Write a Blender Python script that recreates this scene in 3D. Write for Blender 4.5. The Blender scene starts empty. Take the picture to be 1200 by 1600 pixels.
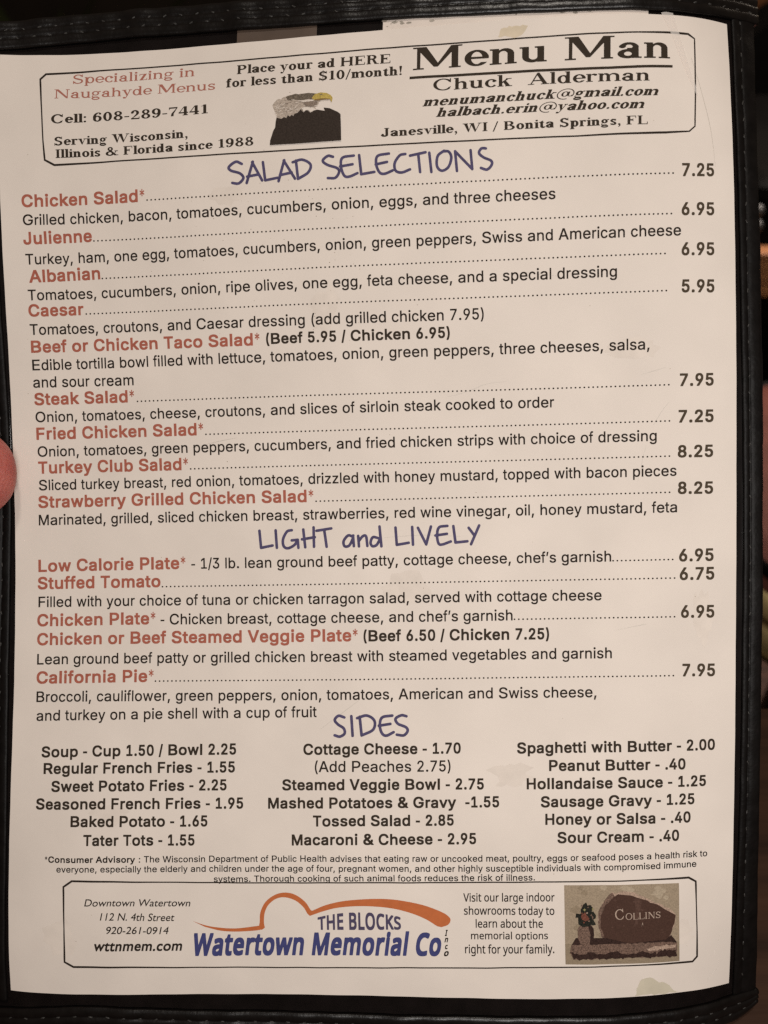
import bpy, bmesh, math, random
import numpy as np
from mathutils import Matrix, Vector
from mathutils.geometry import tessellate_polygon

# ---------------------------------------------------------------- camera, world, light, exposure
scene = bpy.context.scene
COL = scene.collection
CAMERA_Z = 1.05
TABLE_Z = 0.772
PITCH = math.radians(50)
cam = bpy.data.cameras.new("camera")
cam.sensor_fit = 'VERTICAL'
cam.sensor_height = 24
cam.sensor_width = 18
cam.lens = 18.75
cam.clip_start = 0.01
cam.clip_end = 60
cam.dof.use_dof = True
cam.dof.focus_distance = 0.236
cam.dof.aperture_fstop = 7.4
camera = bpy.data.objects.new("camera", cam)
camera.location = (0, 0, CAMERA_Z)
camera.rotation_euler = (PITCH, 0, 0)
COL.objects.link(camera)
scene.camera = camera

world = bpy.data.worlds.new("World")
scene.world = world
world.use_nodes = True
world.node_tree.nodes['Background'].inputs[0].default_value = (1.0, 0.70, 0.48, 1)
world.node_tree.nodes['Background'].inputs[1].default_value = 0.07

def area_lamp(name, loc, target, size, power, color):
    l = bpy.data.lights.new(name, 'AREA')
    l.shape = 'DISK'
    l.size = size
    l.energy = power
    l.color = color
    o = bpy.data.objects.new(name, l)
    o.location = loc
    o.rotation_euler = (Vector(target) - Vector(loc)).to_track_quat('-Z', 'Y').to_euler()
    COL.objects.link(o)
    return o
area_lamp("added_menu_light", (0.085, -0.18, CAMERA_Z + 0.085), (0.03, 0.18, CAMERA_Z - 0.15), 0.16, 1.31, (1.0, 0.955, 0.915))  # unseen lamp added near the camera; its falloff darkens the page corners
area_lamp("added_menu_light", (0.10, 0.11, CAMERA_Z + 0.85), (0.05, 0.25, CAMERA_Z - 0.05), 0.10, 2.7, (1.0, 0.92, 0.82))  # added overhead to lay a glint along the top hem
area_lamp("added_background_light", (1.5, 0.9, 2.5), (0.75, 1.0, 0.6), 0.4, 8.0, (1.0, 0.85, 0.72)).data.spread = math.radians(42)  # no known source; added to brighten the bench, stool and brass rim
area_lamp("added_wall_light", (1.7, 2.1, 1.9), (1.25, 2.9, 0.6), 0.2, 9.0, (1.0, 0.85, 0.70))  # added only to brighten the cream wall

scene.view_settings.view_transform = 'Standard'
scene.view_settings.look = 'None'
scene.view_settings.exposure = 0
scene.view_settings.gamma = 1
scene.view_settings.use_curve_mapping = False
scene.cycles.use_denoising = False
scene.cycles.filter_width = 1.45

# ---------------------------------------------------------------- printed data (millimetres on the page)
SURF=[0.03582,-0.05207,0.020959,-0.005277,-0.002362,-0.237168,-0.055162,-0.050517,0.140501,0.036951,0.020228,0.023582,0.017498,0.083246,-0.033162,0.055324,0.020185,-0.09349,-0.035517,-0.022522,-0.038735,0.050996,-0.088162,-0.0757,0.001045,-0.000466,-0.024142,-0.003221,-0.007709,-0.008023,-0.00765,0.021901,0.000466,-0.000843,0.009407,-0.001488,0.002478,-0.000898,0.001691,-0.001695,-0.004893,-0.003425,0.000945,0.001145,-0.015196,-0.001521]
ITEMS=[["Specializing in","S",22.3,8.75,59.95,8.79,2.67],
["Naugahyde Menus","S",16.71,12.98,66.31,13.26,2.64],
["Cell: 608-289-7441","s",15.8,20.3,64.23,20.0,2.62],
["Serving Wisconsin,","s",16.74,26.77,57.95,26.58,2.51],
["Illinois & Florida since 1988","s",17.07,30.41,77.93,30.2,2.49],
["Place your ad HERE","s",72.83,9.29,118.01,9.73,2.61],
["for less than $10/month!","s",69.61,12.96,121.35,13.34,2.58],
["Menu Man","s",124.45,12.3,197.12,12.51,6.36],
["Chuck  Alderman","s",130.3,18.45,191.09,18.73,3.2],
["menumanchuck@gmail.com","i",127.21,22.6,193.64,22.77,2.57],
["halbach.erin@yahoo.com","i",131.02,25.77,189.59,26.24,2.55],
["Janesville, WI / Bonita Springs, FL","s",115.27,30.3,190.48,30.61,2.38],
["Chicken Salad*","n",6.33,44.54,44.31,44.21,3.7],
["","l",45.11,43.98,197.66,44.17,0],
["7.25","p",200.34,44.89,209.85,44.77,3.61],
["Grilled chicken, bacon, tomatoes, cucumbers, onion, eggs, and three cheeses","r",6.49,49.74,164.55,49.87,3.14],
["Julienne","n",6.4,55.41,27.5,55.12,3.72],
["","l",28.1,55.05,197.15,55.14,0],
["6.95","p",200.09,55.54,209.68,55.56,3.6],
["Turkey, ham, one egg, tomatoes, cucumbers, onion, green peppers, Swiss and American cheese","r",6.68,61.2,199.89,61.05,3.16],
["Albanian","n",7.55,66.55,29.56,66.14,3.74],
["","l",30.17,66.07,195.3,66.02,0],
["6.95","p",200.05,66.49,209.56,66.62,3.62],
["Tomatoes, cucumbers, onion, ripe olives, one egg, feta cheese, and a special dressing","r",6.87,71.71,181.72,71.81,3.18],
["Caesar","n",6.79,76.51,23.82,76.48,3.67],
["","l",24.63,76.31,195.65,76.25,0],
["5.95","p",200.03,76.73,209.49,76.93,3.64],
["Tomatoes, croutons, and Caesar dressing (add grilled chicken 7.95)","r",6.88,81.91,143.79,82.29,3.23],
["Beef or Chicken Taco Salad*","n",6.98,87.23,77.87,87.45,3.66],
["(Beef 5.95 / Chicken 6.95)","b",79.82,87.24,133.9,87.24,3.21],
["Edible tortilla bowl filled with lettuce, tomatoes, onion, green peppers, three cheeses, salsa,","r",7.09,92.48,190.92,92.34,3.24],
["and sour cream","r",7.03,97.65,38.41,97.78,3.34],
["Steak Salad*","n",7.17,102.94,38.38,102.85,3.74],
["","l",39.39,102.78,196.37,102.64,0],
["7.95","p",199.48,103.0,209.23,103.1,3.63],
["Onion, tomatoes, cheese, croutons, and slices of sirloin steak cooked to order","r",7.33,108.05,163.63,107.97,3.2],
["Fried Chicken Salad*","n",7.32,113.36,59.53,113.35,3.74],
["","l",60.32,113.27,196.55,112.96,0],
["7.25","p",199.11,113.4,209.23,113.5,3.66],
["Onion, tomatoes, green peppers, cucumbers, and fried chicken strips with choice of dressing","r",7.52,118.5,192.9,118.47,3.21],
["Turkey Club Salad*","n",7.56,123.65,54.39,123.65,3.76],
["","l",55.19,123.48,196.55,123.09,0],
["8.25","p",198.93,123.43,209.05,123.53,3.6],
["Sliced turkey breast, red onion, tomatoes, drizzled with honey mustard, topped with bacon pieces","r",7.62,128.7,198.57,128.7,3.23],
["Strawberry Grilled Chicken Salad*","n",7.3,134.05,92.38,134.07,3.75],
["","l",93.15,134.0,196.55,133.58,0],
["8.25","p",198.93,134.01,209.07,134.17,3.62],
["Marinated, grilled, sliced chicken breast, strawberries, red wine vinegar, oil, honey mustard, feta","r",7.41,139.31,198.75,139.31,3.24],
["Low Calorie Plate*","n",7.1,153.52,52.91,153.4,3.78],
["- 1/3 lb. lean ground beef patty, cottage cheese, chef\u2019s garnish","r",54.69,153.43,179.71,153.36,3.24],
["","l",180.26,153.28,197.45,153.22,0],
["6.95","p",199.29,153.73,209.29,153.77,3.74],
["Stuffed Tomato","n",6.91,158.76,45.12,158.78,3.78],
["","l",45.71,158.79,198.0,158.67,0],
["6.75","p",199.47,159.17,209.49,159.2,3.75],
["Filled with your choice of tuna or chicken tarragon salad, served with cottage cheese","r",7.14,164.2,176.84,164.7,3.25],
["Chicken Plate*","n",6.81,170.0,43.5,169.92,3.76],
["- Chicken breast, cottage cheese, and chef\u2019s garnish","r",45.08,170.03,150.75,170.23,3.24],
["","l",151.31,170.05,197.98,170.02,0],
["6.95","p",199.84,170.24,209.52,170.35,3.75],
["Chicken or Beef Steamed Veggie Plate*","n",6.91,175.7,104.85,175.66,3.73],
["(Beef 6.50 / Chicken 7.25)","b",106.56,175.78,161.41,175.95,3.4],
["Lean ground beef patty or grilled chicken breast with steamed vegetables and garnish","r",7.03,181.48,179.71,181.74,3.23],
["California Pie*","n",6.97,187.24,43.02,187.12,3.73],
["","l",43.61,187.03,197.58,187.23,0],
["7.95","p",200.19,187.38,209.76,187.51,3.74],
["Broccoli, cauliflower, green peppers, onion, tomatoes, American and Swiss cheese,","r",7.12,192.69,175.14,193.07,3.21],
["and turkey on a pie shell with a cup of fruit","r",7.3,198.32,92.48,197.88,3.22],
["Soup - Cup 1.50 / Bowl 2.25","b",9.23,209.15,68.29,208.72,3.3],
["Regular French Fries - 1.55","b",9.99,214.06,67.93,213.96,3.29],
["Sweet Potato Fries - 2.25","b",12.52,219.34,65.46,219.18,3.28],
["Seasoned French Fries - 1.95","b",7.97,224.52,70.46,224.52,3.28],
["Baked Potato - 1.65","b",18.66,229.65,59.76,229.7,3.27],
["Tater Tots - 1.55","b",22.65,235.17,55.95,235.18,3.27],
["Cottage Cheese - 1.70","b",88.45,208.91,135.14,208.91,3.26],
["(Add Peaches 2.75)","r",91.88,213.96,132.09,214.06,3.25],
["Steamed Veggie Bowl - 2.75","b",82.13,219.24,141.85,219.3,3.24],
["Mashed Potatoes & Gravy  -1.55","b",77.93,224.54,146.33,224.48,3.23],
["Tossed Salad - 2.85","b",91.28,229.77,132.93,229.61,3.23],
["Macaroni & Cheese - 2.95","b",84.97,235.25,139.48,234.95,3.23],
["Spaghetti with Butter - 2.00","b",151.72,209.09,209.87,209.01,3.25],
["Peanut Butter - .40","b",161.08,214.26,201.11,214.37,3.23],
["Hollandaise Sauce - 1.25","b",154.46,219.42,207.24,219.42,3.23],
["Sausage Gravy - 1.25","b",158.55,224.59,203.8,224.56,3.22],
["Honey or Salsa - .40","b",159.82,229.61,202.67,229.79,3.22],
["Sour Cream - .40","b",163.34,234.83,199.22,234.9,3.21],
["*Consumer Advisory","a",11.13,240.1,38.23,240.11,1.87],
[": The Wisconsin Department of Public Health advises that eating raw or uncooked meat, poultry, eggs or seafood poses a health risk to","A",39.37,240.06,207.79,239.89,1.87],
["everyone, especially the elderly and children under the age of four, pregnant women, and other highly susceptible individuals with compromised immune","A",14.69,242.93,204.48,242.75,1.87],
["systems. Thorough cooking of such animal foods reduces the risk of illness.","A",61.67,245.91,156.66,245.36,1.84],
["Downtown Watertown","o",23.19,252.79,54.71,252.96,2.07],
["112 N. 4th Street","o",27.81,257.0,49.91,257.27,2.17],
["920-261-0914","o",29.67,260.99,48.14,261.11,2.09],
["wttnmem.com","O",26.03,266.04,52.06,266.05,2.97],
["THE BLOCKS","k",92.43,259.67,117.08,259.43,4.68],
["Watertown Memorial Co","w",55.62,267.36,128.91,266.75,6.04],
["Visit our large indoor","c",135.55,251.28,162.35,251.32,2.28],
["showrooms today to","c",135.69,255.02,162.23,255.14,2.28],
["learn about the","c",139.08,258.79,158.81,258.76,2.29],
["memorial options","c",137.66,262.12,160.26,262.05,2.02],
["right for your family.","c",135.84,266.21,162.09,266.1,2.4]]
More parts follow.
